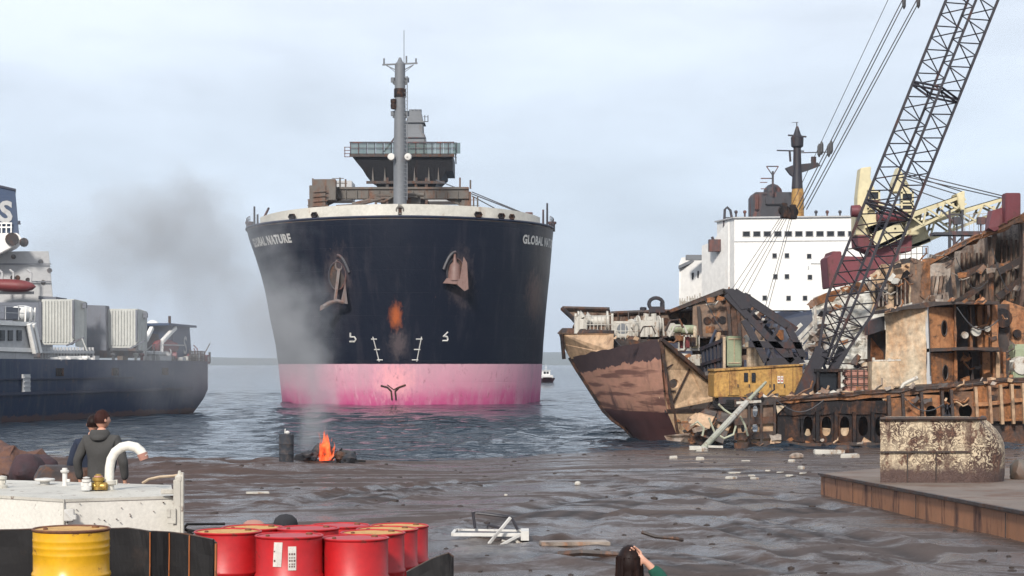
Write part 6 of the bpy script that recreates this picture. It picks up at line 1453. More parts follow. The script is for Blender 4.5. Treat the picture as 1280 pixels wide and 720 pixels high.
mb = MB(); mb.bar(FP(627,676,-.1), FP(660,684,-.1), .04); mb.bar(FP(640,672,-.1), FP(656,684,-.1), .04); mb.box(FP(652,680,0), (.25,.2,.06), rz=.4); mb.build('loose_bracket', M['clutter_white'], bf)

# ---- fire, ember heap and barrel
gf = G(408, 577); fh = thing('burning_heap', 'heap of rubble with orange flames burning at the water line', 'bonfire', gf)
random.seed(4)
for k in range(15):
    a = random.uniform(-.95,1.0); hgt = max(0, .62*(1-abs(a))); s_ = random.uniform(.16,.3)
    mb = MB(); mb.ball(gf+V((a*1.0, random.uniform(-.62,.3), hgt*random.uniform(.3,1)+.08)), (s_*1.2,s_,s_*.9), 9); mb.build('rubble', M[('ash','rubber','rust_dark','ash','cloth_grey')[k % 5]], fh, rough=.12)
mb = MB()
for a, b_ in ((-.5,.3),(.2,.4),(.7,.25)): mb.bar(gf+V((a,-.35,.05)), gf+V((a+.4,-.1,b_+.1)), .06)
mb.bar(gf+V((1.0,-.2,.05)), gf+V((1.5,-.2,.02)), .08); mb.build('charred_stick', M['rubber'], fh)
m, nt, b = newmat('flame'); n_ = nz(nt, coords(nt, (3,3,1.4)), 1.6, 4, .6, .8)
s_ = sep(nt, coords(nt, kind='Generated'))
b.inputs['Base Color'].default_value = (0,0,0,1); b.inputs['Specular IOR Level'].default_value = 0
nt.links.new(ramp(nt, n_, [(.35, (.9,.06,.02)), (.62, (1,.17,.05)), (.8, (1,.42,.16))]), b.inputs['Emission Color']); b.inputs['Emission Strength'].default_value = 1.25
al = mth(nt, 'ADD', mth(nt, 'MULTIPLY', n_, 1.6), mth(nt, 'MULTIPLY', s_[2], -.45)); nt.links.new(ramp(nt, al, [(.40, .0), (.85, .5)]), b.inputs['Alpha']); M['flame'] = m
random.seed(21)
for k in range(14):
    a = random.uniform(-.24,.24); h_ = (2.0-abs(a)*5.2)*random.uniform(.7,1.05); c = gf+V((a+.02, -.35+random.uniform(-.12,.12), .05)); rows = []
    for j in range(9):
        t = j/8; rr = .085*math.sin(math.pi*min(1,(t*.8+.25)))*(1-t)**.5+.005; off = V((.11*math.sin(t*5+k*1.7)*t, .05*math.cos(t*4+k), t*h_)); rows.append([c+off+V((rr*math.cos(q), rr*math.sin(q), 0)) for q in [2*math.pi*i/10 for i in range(11)]])
    mb = MB(); mb.grid(rows); mb.build('flame', M['flame'], fh, smooth=True, rough=.03)
random.seed(77)
def drum(name, label, c, mt, r=.29, h=.88, grp=None, topmt='drum_top', tilt=0, stickers=False):
    d = thing(name, label, 'drum', c, grp); c = V(c); z = lambda f: f*h
    prof = [(r*.98,0),(r,.015),(r,.03)]
    def rib(zc, dr=.012, w=.018): return [(r, zc-w*1.4), (r+dr*.8, zc-w*.6), (r+dr, zc), (r+dr*.8, zc+w*.6), (r, zc+w*1.4)]
    prof += rib(z(.34))+rib(z(.60))
    prof = [q for a, b_ in zip(prof, prof[1:]+[prof[-1]]) for q in ([a]+([(a[0], a[1]+(b_[1]-a[1])*k/4) for k in (1,2,3)] if b_[1]-a[1] > .05 else []))]
    for q in ((.78,.84,.90) if mt == 'drum_yellow' else ()): prof += rib(z(q), .0028, .011)
    prof += [(r, h-.03), (r*.995, h-.012)]
    mb = MB(); mb.lathe(c, prof, 40); mb.f = [f for f in mb.f if len(f) < 10]; dn_ = [(random.uniform(-2.6,-.5), random.uniform(.35,.8), random.uniform(.006,.016), random.uniform(.07,.14)) for _ in range(3)]
    for v in mb.v:
        a_ = math.atan2(v.y-c.y, v.x-c.x)
        for (da, dh, dd, dr_) in dn_:
            g_ = dd*math.exp(-(((a_-da)*r)**2+((v.z-c.z)-dh)**2)/dr_**2); v.x -= g_*math.cos(a_); v.y -= g_*math.sin(a_)
    body = mb.build('body', M[mt], d, smooth=True)
    mb = MB(); mb.lathe(c, [(r*1.0, h-.022), (r*1.03, h-.014), (r*1.035, h-.004), (r*1.0, h+.003), (r*.965, h-.003), (r*.96, h-.02)], 40); mb.f = [f for f in mb.f if len(f) < 10]; mb.build('chime', M['drum_rim' if mt == 'drum_yellow' else mt], d, smooth=True)
    mb = MB(); mb.lathe(c, [(0,h-.004),(r*.6,h-.005),(r*.90,h-.007),(r*.965,h-.010)], 40); mb.v = mb.v; mb.build('lid', M[topmt], d)
    for a, br_ in ((.6,.03),(3.6,.018)):
        mb = MB(); mb.lathe(c+V((r*.68*math.cos(a), r*.68*math.sin(a), h-.006)), [(br_,0),(br_,.012),(br_*.7,.016),(0,.016)], 14); mb.build('bung', M['drum_rim'], d)
    return d, body
db_ = thing('barrel', 'dark grey steel drum standing by the water left of the fire', 'drum', G(358,577)); c = G(358,577)
mb = MB(); mb.lathe(c-V((0,0,.05)), [(.27,0),(.27,.3),(.285,.34),(.27,.38),(.27,.68),(.285,.72),(.27,.76),(.27,1.04),(.24,1.06),(.24,1.02),(0,1.02)], 24); mb.build('body', M['ash'], db_, smooth=True)
mb = MB(); mb.ball(c+V((.05,-.1,1.08)), (.09,.08,.07), 8); mb.bar(c+V((-.05,-.1,1.05)), c+V((-.03,-.1,1.22)), .03); mb.build('tap', M['letter_white'], db_)

# ---- foreground drums
Yd0 = P(89.5,0,14.8)
def dz(py, Y): return H-(py-HY)/F*Y-.88
drum('oil_drum', 'yellow oil drum standing alone between the black mats', (P(89,0,14.8).x, 14.8, dz(660,14.8)), 'drum_yellow')
reds = [ # px, Y, top py, label, lid
 (285, 17.0, 663.5, 'red drum directly right of the black mat, partly behind it', 'drum_top'),
 (361.5, 16.75, 668.5, 'red drum with two white paper labels on its side', 'drum_red'),
 (444, 16.9, 671.5, 'large red drum right of the labelled one with a dent in its front', 'drum_red'),
 (466, 17.6, 665, 'red drum just behind the dented one with a yellow lid', 'drum_top'),
 (484, 18.4, 660.5, 'red drum third from the right end of the row with a yellow lid', 'drum_top'),
 (499, 19.3, 656.5, 'rightmost red drum, farthest back, with a rusty yellow lid', 'drum_top'),
 (316, 18.3, 658.8, 'red drum behind and between the first two, its lid orange', 'drum_top'),
 (385, 18.2, 659.5, 'red drum in the second row behind the labelled one', 'drum_red'),
 (425, 19.1, 656.0, 'red drum in the back row in the middle of the cluster', 'drum_red')]
bodies = []
for px, Y, py, lab, lid in reds:
    bodies.append(drum('oil_drum', lab, (P(px,0,Y).x, Y, dz(py,Y)), 'drum_red', grp='red oil drums in the foreground', topmt=lid))
# paper labels curved round the drum
dr, body = bodies[1]; c = ORG[dr]
for a0, a1, z0, z1, sk in ((-1.95,-1.69,.63,.84,.01),(-1.49,-1.25,.60,.805,0)):
    rows = []
    for j in range(5):
        rows.append([c+V(((.2935)*math.cos(a0+(a1-a0)*i/8+sk*j), (.2935)*math.sin(a0+(a1-a0)*i/8+sk*j), z0+(z1-z0)*j/4)) for i in range(9)])
    mb = MB(); mb.grid(rows); pp = mb.build('paper_label', M['paper'], body)
    mb = MB(); random.seed(int(a0*100))
    for j, zl in enumerate((.12,.24,.36,.50,.64) if a0 > -1.6 else (.2,.6)):
        hh_ = .03 if j % 2 else .05
        for wd in range(3 if a0 > -1.6 else 1):
            s0 = .12+wd*.28; s1 = s0+random.uniform(.15,.24); za = z0+(z1-z0)*zl
            rr = [[c+V((.2945*math.cos(a0+(a1-a0)*(s0+(s1-s0)*i/4)), .2945*math.sin(a0+(a1-a0)*(s0+(s1-s0)*i/4)), zz_)) for i in range(5)] for zz_ in (za, za+(z1-z0)*hh_*1.6)]
            mb.grid(rr)
    mb.build('print', M['ink'], pp)
# hidden pallet the drums stand on
def pallet(x0, x1, y0, y1, z, lab):
    t = thing('pallet', lab, 'pallet', V(((x0+x1)/2,(y0+y1)/2, z-.12)))
    for k in range(7):
        mb = MB(); y = y0+(y1-y0)*(k+.5)/7; mb.box(((x0+x1)/2, y, z-.012), (x1-x0,(y1-y0)/8,.022)); mb.build('board', M['gn_brown'], t)
    for k in range(3):
        mb = MB(); x = x0+(x1-x0)*(.08+.42*k); mb.box((x,(y0+y1)/2,z-.07), (.09,y1-y0,.09)); mb.build('stringer', M['gn_brown'], t)
# ---- black mats
def mat_sheet(pts, lab, folds, Y0, hgt=.8):
    t = thing('rubber_mat', lab, 'mat', V((P(sum(p[0] for p in pts)/len(pts),0,Y0).x, Y0, P(0,720,Y0).z-.5)))
    rows = []; top = [P(px, py, Yy) for px, py, Yy in pts]; fine = []
    for a, b_ in zip(top[:-1], top[1:]):
        for k in range(6): fine.append(a.lerp(b_, k/6))
    fine.append(top[-1])
    for j in range(7):
        rows.append([q+V((0, .02*noise.noise(V((i*.4, j*.7, 3)))-.04*j/6, -hgt*j/6)) for i, q in enumerate(fine)])
    mb = MB(); mb.grid(rows); mb.grid([[q+V((0,.03,0)) for q in r] for r in rows]); mb.grid([rows[0], [q+V((0,.03,0)) for q in rows[0]]]); sh = mb.build('sheet', M['rubber'], t)
    for x, w_ in folds:
        # pleat edge at pixel x
        k = min(range(len(fine)), key=lambda i: abs(P(x,0,fine[i].y).x-fine[i].x)); mb = MB(); mb.path([rows[j][k]+V((0,-.012,0)) for j in range(7)], w_, 5); mb.build('edging', M['orange_trim'], t)
    mb = MB(); mb.path([q+V((0,.01,.004)) for q in rows[0]], .008, 5); mb.build('hem', M['rust_dark'], t); return t
mat_sheet([(-40,664,15.6),(20,663,15.6),(52,662,15.6)], 'black rubber mat at the left edge beside the yellow drum', [], 15.6)
mat_sheet([(128,662,15.9),(160,661,15.8),(188,665,15.75),(212,666,15.85),(237,669,15.75),(266,675,15.7),(271,680,15.7)], 'black pleated rubber mat with orange edging right of the yellow drum', [(188,.005),(212,.005),(237,.006),(270,.01)], 15.8)
mat_sheet([(508,716,16.2),(540,699,16.2),(560,692,16.2),(567,697,16.2)], 'torn corner of a black mat right of the red drums', [], 16.2, .5)
# things peeping over the drums
mb = MB(); mb.ball(P(357,654,20.3), (.13,.16,.11), 12); tag(mb.build('black_bundle', M['cloth_dark'], smooth=True, rough=.03), 'black cloth bundle peeping over the red drums', 'bundle')
mb = MB(); mb.ball(P(317,655,20), (.12,.1,.055), 10); tag(mb.build('clay_lump', M['pink_bundle'], smooth=True, rough=.02), 'orange brown lump left of the black bundle behind the drums', 'lump')

# ---- white tank with fittings
YT = 19.6
tk = thing('white_tank', 'big white steel tank with a spotted side behind the black mats', 'tank', V((P(80,0,YT).x, YT+1, P(0,624,YT).z-.9)))
A_ = P(-60,616,20.6); B_ = P(80,624,YT); C_ = P(217,621,20.1); D_ = P(216,618.5,21.6); E_ = P(-60,607,22.6)
ztp = B_.z
for q in (A_, C_, D_, E_): q.z = ztp
D_.x, E_.x = P(214,0,21.9).x, P(-60,0,23.2).x; D_.y = 21.9; E_.y = 23.2
mb = MB(); mb.prism([A_, B_, C_, D_, E_], V((0,0,-.03))); tp = mb.build('top', M['tank_grime'], tk)
mb = MB(); q = V((0,.012,-.03)); dn = V((0,0,-.95)); mb.prism([A_+q, B_+q, B_+q+dn, A_+q+dn], V((0,.04,0))); mb.build('front_plate', M['white_tank'], tk)
mb = MB(); mb.prism([B_+q, C_+q, C_+q+dn, B_+q+dn], V((0,.04,0))); fp = mb.build('side_plate', M['white_tank'], tk)
mb = MB(); mb.prism([C_+q, D_+q, D_+q+dn, C_+q+dn], V((-.04,0,0))); mb.prism([D_+q, E_+q, E_+q+dn, D_+q+dn], V((0,-.04,0))); mb.build('back_plate', M['white_tank'], tk)
random.seed(12); mb = MB()
for k in range(22):
    t = random.random(); p = B_.lerp(C_, t)+V((0,-.004,-.05-.26*random.random())); s_ = random.uniform(.003,.009); mb.box(p, (s_*1.6,.02,s_), rz=math.atan2(C_.y-B_.y, C_.x-B_.x))
mb.build('rust_spot', M['rust_dark'], fp)
mb = MB(); p = B_+V((.06,-.03,-.16)); mb.box(p, (.1,.05,.12)); mb.box(p+V((.05,-.02,-.02)), (.06,.04,.05)); mb.tube(p+V((-.04,-.04,.05)), p+V((.05,-.05,-.05)), .014); mb.build('latch', M['letter_white'], tk, bevel=.008)
mb = MB(); mb.path([B_+V((0,-.01,0)), B_+V((0,-.01,-.9))], .008, 6); mb.build('corner_seam', M['tank_grime'], tk)
# corner post with lugs
mb = MB(); p = P(222,0,20.0); p.z = ztp
mb.box(p+V((0,.0,-.30)), (.075,.09,.95)); mb.box(p+V((.05,.0,-.25)), (.03,.07,1.0)); mb.box(p+V((-.11,.02,.05)), (.13,.05,.05)); mb.box(p+V((-.05,-.06,-.2)), (.09,.03,.16)); mb.box(p+V((-.08,-.06,-.17)), (.04,.05,.09)); mb.lathe(p+V((.02,0,.16)), [(.05,0),(.05,.05),(.02,.07),(.015,.11),(0,.11)], 10)
mb.build('corner_post', M['tank_grime'], tk, bevel=.012)
mb = MB(); mb.box(p+V((.02,0,-.42)), (.16,.08,.03)); mb.build('lug', M['tank_grime'], tk)
# gooseneck
gp = thing('gooseneck', 'thick white gooseneck vent pipe bent over on the white tank', 'pipe', P(137,616,21.0)); Yg = 21.
pts = [P(137,616,Yg)]+[P(137,600,Yg), P(138,585,Yg)]
for k in range(0, 11):
    a = math.pi*(1-k/10*.92); pts.append(P(160.5+21.5*math.cos(a), 574-12.5*math.sin(a)*1.05, Yg))
pts = [P(137,618,Yg), P(136.5,600,Yg), P(137,585,Yg), P(139,574,Yg), P(144,565,Yg), P(152,559,Yg), P(161,557,Yg), P(170,559,Yg), P(176,564,Yg), P(180,571,Yg)]
mb = MB(); mb.path(pts, .052, 14); mb.build('pipe', M['white_tank'], gp, smooth=True)
mb = MB(); mb.lathe(P(137,616,Yg), [(.1,-.005),(.1,.03),(.06,.035)], 18); mb.lathe(P(137,606,Yg), [(.07,0),(.08,.01),(.08,.045),(.07,.055)], 16); mb.box(P(144,606,Yg)+V((0,0,.03)), (.05,.05,.05)); mb.build('collar', M['tank_grime'], gp, smooth=True)
mb = MB(); mb.path([pts[-2].lerp(pts[-1],.4), pts[-1]+V((.004,0,-.03))], .06, 14, .05); mb.build('rusty_mouth', M['pink_bundle'], gp, smooth=True)
# valves
vv = thing('brass_valve', 'brass valve cluster beside the gooseneck on the white tank', 'valve', P(123,613,20.9)); Yv = 20.9
mb = MB(); mb.lathe(P(123,612,Yv), [(.07,0),(.07,.03),(.05,.04),(.05,.09),(.065,.10),(.065,.13),(.03,.14),(.03,.17),(0,.17)], 14); mb.box(P(121,602,Yv), (.03,.06,.14)); mb.box(P(125,601,Yv), (.03,.06,.12)); mb.lathe(P(123,608,Yv), [(.03,-.1),(.045,-.09),(.045,.09),(.03,.1)], 12, 'X'); mb.build('body', M['brass'], vv, smooth=True)
mb = MB(); mb.lathe(P(123,597,Yv), [(.045,0),(.05,.01),(.045,.02),(0,.022)], 14); mb.build('handwheel', M['pink_bundle'], vv)
v2 = thing('white_valve', 'small white valve left of the brass cluster on the tank', 'valve', P(108,612,20.8))
mb = MB(); mb.lathe(P(108,612,20.8), [(.06,0),(.06,.03),(.035,.04),(.035,.08),(.05,.085),(.05,.11),(0,.115)], 14); mb.box(P(108,605,20.8), (.11,.04,.04)); mb.build('body', M['letter_white'], v2, smooth=True)
mb = MB(); mb.tube(P(108,602,20.8), P(108,597,20.8), .012); mb.lathe(P(108,598,20.8), [(.035,0),(.04,.01),(0,.02)], 12); mb.build('handle', M['letter_white'], v2)
v3 = MB(); v3.lathe(P(56,608,22.0), [(.07,0),(.055,.01),(.055,.055),(.11,.065),(.115,.08),(.11,.09),(0,.1)], 20); tag(v3.build('mushroom_vent', M['letter_white'], smooth=True), 'low white mushroom vent with a flat cap on the tank', 'vent')
v4 = MB(); v4.lathe(P(81,607,21.8), [(.035,0),(.028,.02),(.028,.14),(.045,.15),(.05,.16),(.05,.175),(.03,.18),(.03,.2),(0,.2)], 14); v4.box(P(84,595,21.8)+V((0,0,-.05)), (.06,.03,.03)); tag(v4.build('filler_stub', M['letter_white'], smooth=True), 'thin white filler pipe with a cap on the tank', 'pipe')
v5 = MB(); v5.lathe(P(2,610,21.4), [(.07,0),(.07,.03),(.04,.04),(.04,.09),(.06,.1),(.06,.13),(0,.14)], 14); v5.box(P(4,600,21.4), (.05,.05,.07)); tag(v5.build('tank_fitting', M['tank_grime'], smooth=True), 'white fitting on the tank at the left edge', 'valve')
tag(MB().path([P(178,604,26), P(186,599,26), P(200,596,26), P(216,595,26), P(222,594,26)], .02, 6).build('cane', M['plate_cream'], smooth=True), 'thin pale bent stick arching behind the tank corner', 'stick')
g_ = Gp(228, 27, .0)
mb = MB()
for k in range(7): mb.path([g_+V((random.uniform(-.3,.3),0,.02)), g_+V((random.uniform(-.3,.3),0,random.uniform(.15,.35))), g_+V((random.uniform(-.5,.6),0,random.uniform(.2,.5)))], .02, 5)
tag(mb.build('driftwood', M['rubber']), 'dark tangled driftwood on the mud behind the tank corner', 'driftwood')
# bulk left behind the tank: rocks, tarpaulin lumps
def lump(px, py, Y, rx, ry, rz_, nm, mt, lab, cat, ro=.12):
    mb = MB(); c = P(px, py, Y); mb.ball(c, (rx,ry,rz_), 22); o = mb.build(nm, M[mt], smooth=True, rough=ro); return tag(o, lab, cat)
lump(18,592,30,.62,.6,.32,'orange_rock','sand_rock','reddish brown rock mound at the left edge behind the tank','rock',.26)
lump(-8,585,31,.5,.5,.4,'orange_rock','sand_rock','rounded reddish rock cut by the left edge of the photo','rock',.14)
lump(52,591,29,.26,.5,.20,'dark_bale','log','dark purple brown bale beside the reddish rocks','bale',.16)
lump(36,590,28.5,.28,.5,.22,'dark_bale','log','dark low bale in front of the reddish rocks','bale',.1)
lump(86,602,27,.5,.5,.2,'mud_heap','rust_dark','low dark heap between the bale and the man','heap',.12)
lump(3,562,32,.13,.2,.11,'grey_stone','ash','grey jagged stone on top of the reddish rocks','stone',.06)

# ---- people
def skin_chain(name, joints, edges, mat_, par, root=0, sub=2, smooth=True, disp=0):
    me = bpy.data.meshes.new(name); o0 = ORG[par]
    me.from_pydata([V(j[0])-o0 for j in joints], edges, []); o = bpy.data.objects.new(name, me); col.objects.link(o)
    mo = o.modifiers.new('s', 'SKIN'); me.update()
    for i, j in enumerate(joints):
        r = j[1]; me.skin_vertices[0].data[i].radius = (r, r) if not hasattr(r, '__len__') else r
        me.skin_vertices[0].data[i].use_root = (i == root)
    mo.use_smooth_shade = True; ms = o.modifiers.new('ss', 'SUBSURF'); ms.levels = sub; ms.render_levels = sub
    bpy.context.view_layer.update()
    nm_ = bpy.data.meshes.new_from_object(o.evaluated_get(bpy.context.evaluated_depsgraph_get()))
    o.modifiers.clear(); o.data = nm_; bpy.data.meshes.remove(me); nm_.name = name
    nm_.materials.clear(); nm_.materials.append(mat_); nm_.shade_smooth()
    if disp:
        for v in nm_.vertices: v.co += noise.noise_vector(v.co*9)*disp+noise.noise_vector(v.co*V((16,16,5)))*disp*.9
    o.parent = par; ORG[o] = o0; return o
def person(base, face_, h, label, pose, jk, tr, hair, hood=False, longhair=False, cap=None):
    """base = ground point, face_ = heading (0 looks to +Y), pose: dict of arm targets in body axes"""
    root = thing('person', label, 'person', base)
    c_, s_ = math.cos(face_), math.sin(face_); k = h/1.75
    def T(x, y, z): return V(base)+V((x*c_-y*s_, x*s_+y*c_, z))*k
    J = {}; hd = pose.get('lean', 0)
    pel = T(0,0,.95); wst = T(0,.0,1.08); chs = T(0,.01+hd*.4,1.32); nk = T(0,.0+hd*.7,1.50); hb_ = T(0,.02+hd,1.57); hc_ = T(0,.03+hd,1.66)
    joints = [(pel,(.15*k,.10*k)),(wst,(.135*k,.095*k)),(chs,(.165*k,.105*k)),(nk,.058*k),(hb_,.07*k)]; edges = [(0,1),(1,2),(2,3),(3,4)]
    arms = []
    for sd, nm_ in ((-1,'L'),(1,'R')):
        sh = T(.19*sd,hd*.5,1.42); el = T(*pose[nm_][0]); wr_ = T(*pose[nm_][1]); n0 = len(joints)
        joints += [(sh,.055*k),(el,.038*k),(wr_,.026*k)]; edges += [(2,n0),(n0,n0+1),(n0+1,n0+2)]
        d = (wr_-el).normalized(); pd = V(pose[nm_][2] if len(pose[nm_]) > 2 else d); pd = pd.normalized(); palm = wr_+pd*.075*k; joints.append((palm,(.034*k,.016*k))); edges.append((n0+2,n0+3))
        sidev = pd.cross(V((0,1,0)) if abs(pd.y) < .8 else V((1,0,0))).normalized(); bend = pd.cross(sidev).normalized()
        for f in range(4):
            b0 = palm+sidev*(f-1.5)*.019*k; L_ = [.07,.08,.075,.06][f]*k; n1_ = len(joints)
            joints += [(b0+pd*.02*k,.0095*k),(b0+pd*(.02*k+L_*.5)+bend*.006,.0085*k),(b0+pd*(.02*k+L_*.95)+bend*.025,.007*k)]; edges += [(n0+3,n1_),(n1_,n1_+1),(n1_+1,n1_+2)]
        n1_ = len(joints); tb = wr_+pd*.03*k+sidev*.028*k; joints += [(tb+sidev*.02*k,.011*k),(tb+sidev*.035*k+pd*.035*k,.009*k)]; edges += [(n0+3,n1_),(n1_,n1_+1)]
        arms.append((sh, el, wr_, d))
    legs = []
    for sd in (-1, 1):
        hp_ = T(.09*sd,0,.90); kn = T(.10*sd,.03,.50); an = T(.10*sd,0,.09); toe = T(.11*sd,.14,.045); n0 = len(joints)
        joints += [(hp_,.085*k),(kn,.052*k),(an,.038*k),(toe,.035*k)]; edges += [(0,n0),(n0,n0+1),(n0+1,n0+2),(n0+2,n0+3)]; legs.append((hp_, kn, an, toe))
    body = skin_chain('body', joints, edges, M['skin'], root)
    # head as part of the body figure: sculpted ellipsoid with face joined into the body mesh
    bm = bmesh.new(); bm.from_mesh(body.data); hm = bmesh.new(); bmesh.ops.create_uvsphere(hm, u_segments=28, v_segments=20, radius=1)
    hyaw = pose.get('head', 0)+face_; ch_, sh_ = math.cos(hyaw), math.sin(hyaw); o0 = ORG[root]
    for v in hm.verts:
        x, y, z = v.co; xx, yy_, zz_ = x*.075*k, y*.095*k, z*.118*k
        if z < -.1: xx *= 1-.28*(-z-.1); yy_ *= 1-.12*(-z)
        if y > .6: 
            yy_ += .022*k*math.exp(-((x/.16)**2+((z+.12)/.22)**2)); yy_ -= .008*k*math.exp(-(((abs(x)-.36)/.16)**2+((z-.06)/.12)**2)); yy_ += .006*k*math.exp(-((x/.3)**2+((z+.5)/.08)**2))
        if abs(x) > .9: xx += math.copysign(.016*k*math.exp(-(((y+.02)/.2)**2+((z+.08)/.25)**2)), x)
        v.co = V((xx*ch_-yy_*sh_, xx*sh_+yy_*ch_, zz_))+hc_-o0
    tmp = bpy.data.meshes.new('h'); hm.to_mesh(tmp); hm.free(); bm.from_mesh(tmp); bm.to_mesh(body.data); bm.free(); bpy.data.meshes.remove(tmp); body.data.shade_smooth()
    # hair cap
    mb = MB(); rows = []
    for i in range(15):
        ph = math.pi*.60*i/14; r = []
        for j in range(29):
            t = 2*math.pi*j/28; x, y, z = math.sin(ph)*math.cos(t), math.sin(ph)*math.sin(t), math.cos(ph)
            if y > .25 and z < .5: z = .5+.25*(z-.5); 
            f = 1.1+.035*noise.noise(V((x*5,y*5,z*5))); xx, yy_, zz_ = x*.077*k*f, y*.093*k*f-.006*k, z*.118*k*f
            if not longhair and z < 0: yy_ *= .93
            r.append(V((xx*ch_-yy_*sh_, xx*sh_+yy_*ch_, zz_))+hc_)
        rows.append(r)
    mb.grid(rows)
    if longhair:
        rr = []
        for i in range(13):
            t_ = i/12; w_ = (.088+.018*math.sin(t_*2.5))*k*(1-.15*t_); r = []
            for j in range(15):
                a = math.pi+math.pi*j/14; xx = w_*math.cos(a)*(1.02+.05*noise.noise(V((j*.9,i*.3,2)))); yy_ = (w_*.95*math.sin(a)-.01*k)*(1+.07*math.sin(j*2.1)); r.append(V((xx*ch_-yy_*sh_, xx*sh_+yy_*ch_, (.06-.42*t_)*k))+hc_)
            rr.append(r)
        mb.grid(rr); mb.grid([[q+(hc_-q)*.10 for q in r] for r in rr])
    if longhair:
        for q_ in range(46):
            a = math.pi*(1.12+.76*random.random()); w_ = .091*k; pts_ = []
            for i in range(7):
                t_ = i/6; xx = w_*math.cos(a)*(1+.12*math.sin(t_*3+q_)); yy_ = w_*math.sin(a)*(1+.1*math.sin(t_*2+q_*2)); pts_.append(V((xx*ch_-yy_*sh_, xx*sh_+yy_*ch_, (.05-.44*t_)*k))+hc_)
            mb.path(pts_, .0045*k, 4)
    hr = mb.build('hair', M[hair], root, smooth=True, rough=.006)
    # jacket
    r0 = .175; jj = [(T(0,0,.86),(.185*k,.13*k)),(T(0,0,1.02),(.18*k,.125*k)),(T(0,.0+hd*.3,1.22),(.205*k,.15*k)),(T(0,hd*.5,1.39),(.18*k,.13*k)),(T(0,hd*.6,1.485),.072*k)]
    ee = [(0,1),(1,2),(2,3),(3,4)]
    for (sh, el, wr_, d) in arms:
        n0 = len(jj); jj += [(sh+V((0,0,-.01)),.078*k),(el,.062*k),(wr_-d*.02,.045*k)]; ee += [(3,n0),(n0,n0+1),(n0+1,n0+2)]
    jkt = skin_chain('jacket', jj, ee, M[jk], root, root=1, disp=.008)
    if hood:
        mb = MB(); rows = []
        for i in range(9):
            ph = -.9+1.8*i/8; r = []
            for j in range(13):
                a = math.pi+math.pi*j/12; w_ = .135*math.cos(ph*.75); xx = w_*math.cos(a)*k; yy_ = (w_*.8*math.sin(a)*(1+.5*max(0,-ph)) - .035)*k
                r.append(T(0,hd*.6,0)-T(0,0,0)+V((xx*c_-yy_*s_, xx*s_+yy_*c_, (1.475+ph*.07)*k))+V(base))
            rows.append(r)
        mb.grid(rows); mb.build('hood', M[jk], jkt, smooth=True, rough=.015)
    # trousers and shoes
    tj = [(T(0,0,.97),(.16*k,.115*k)),(T(0,0,.88),(.165*k,.12*k))]; te = [(0,1)]
    for hp_, kn, an, toe in legs:
        n0 = len(tj); tj += [(hp_-V((0,0,.03)),.1*k),(kn,.072*k),(an+V((0,0,.02)),.062*k)]; te += [(1,n0),(n0,n0+1),(n0+1,n0+2)]
    skin_chain('trousers', tj, te, M[tr], root, root=1, disp=.005)
    for hp_, kn, an, toe in legs:
        skin_chain('shoe', [(an-V((0,0,.02)),.055*k),(an-V((0,0,.045)),.052*k),(toe,.045*k)], [(0,1),(1,2)], M['cloth_dark'], root, sub=1)
    return root
# man in grey hoodie (seen from behind, looking out to sea and slightly right), companion before him
Ym = 26.; xm = P(126,0,Ym).x; zm = H-(516-HY)/F*Ym-1.78
armdn = {'L': ((-.30,-.02,1.14),(-.29,.06,.90)), 'R': ((.30,-.02,1.14),(.29,.06,.90)), 'head': -.75, 'lean': .03}
person((xm, Ym, min(zm, gz(xm, Ym)+.02)), -.15, H-(516-HY)/F*Ym-min(zm, gz(xm, Ym)+.02), 'person in a grey hooded jacket seen from behind beside the gooseneck', armdn, 'cloth_grey', 'cloth_dark', 'hair_red', hood=True)
x2, y2 = P(115.5,0,27.2).x, 27.2; g2 = gz(x2, y2)
person((x2, y2, g2), .1, (H-(522-HY)/F*y2-g2), 'person in a dark blue jacket standing half hidden behind the grey hooded man', {'L': ((-.28,-.02,1.14),(-.27,.08,.90)), 'R': ((.28,-.02,1.14),(.2,.12,.92)), 'head': 0, 'lean': .02}, 'cloth_blue', 'cloth_dark', 'hair')
# woman with hand on head
xw, yw = P(786,0,12.3).x, 12.3; zw = gz(xw, yw); hw_ = H-(684-HY)/F*yw-zw
kk = hw_/1.75
person((xw, yw, zw), -.1, hw_*.985, 'person with long dark hair and green sleeve holding a hand on their head', {'L': ((-.30,-.02,1.14),(-.26,.08,.90)), 'R': ((.31,.02,1.46),(.135,.0,1.66),(-.75,.0,.65)), 'head': .12}, 'cloth_green', 'cloth_dark', 'hair', longhair=True)
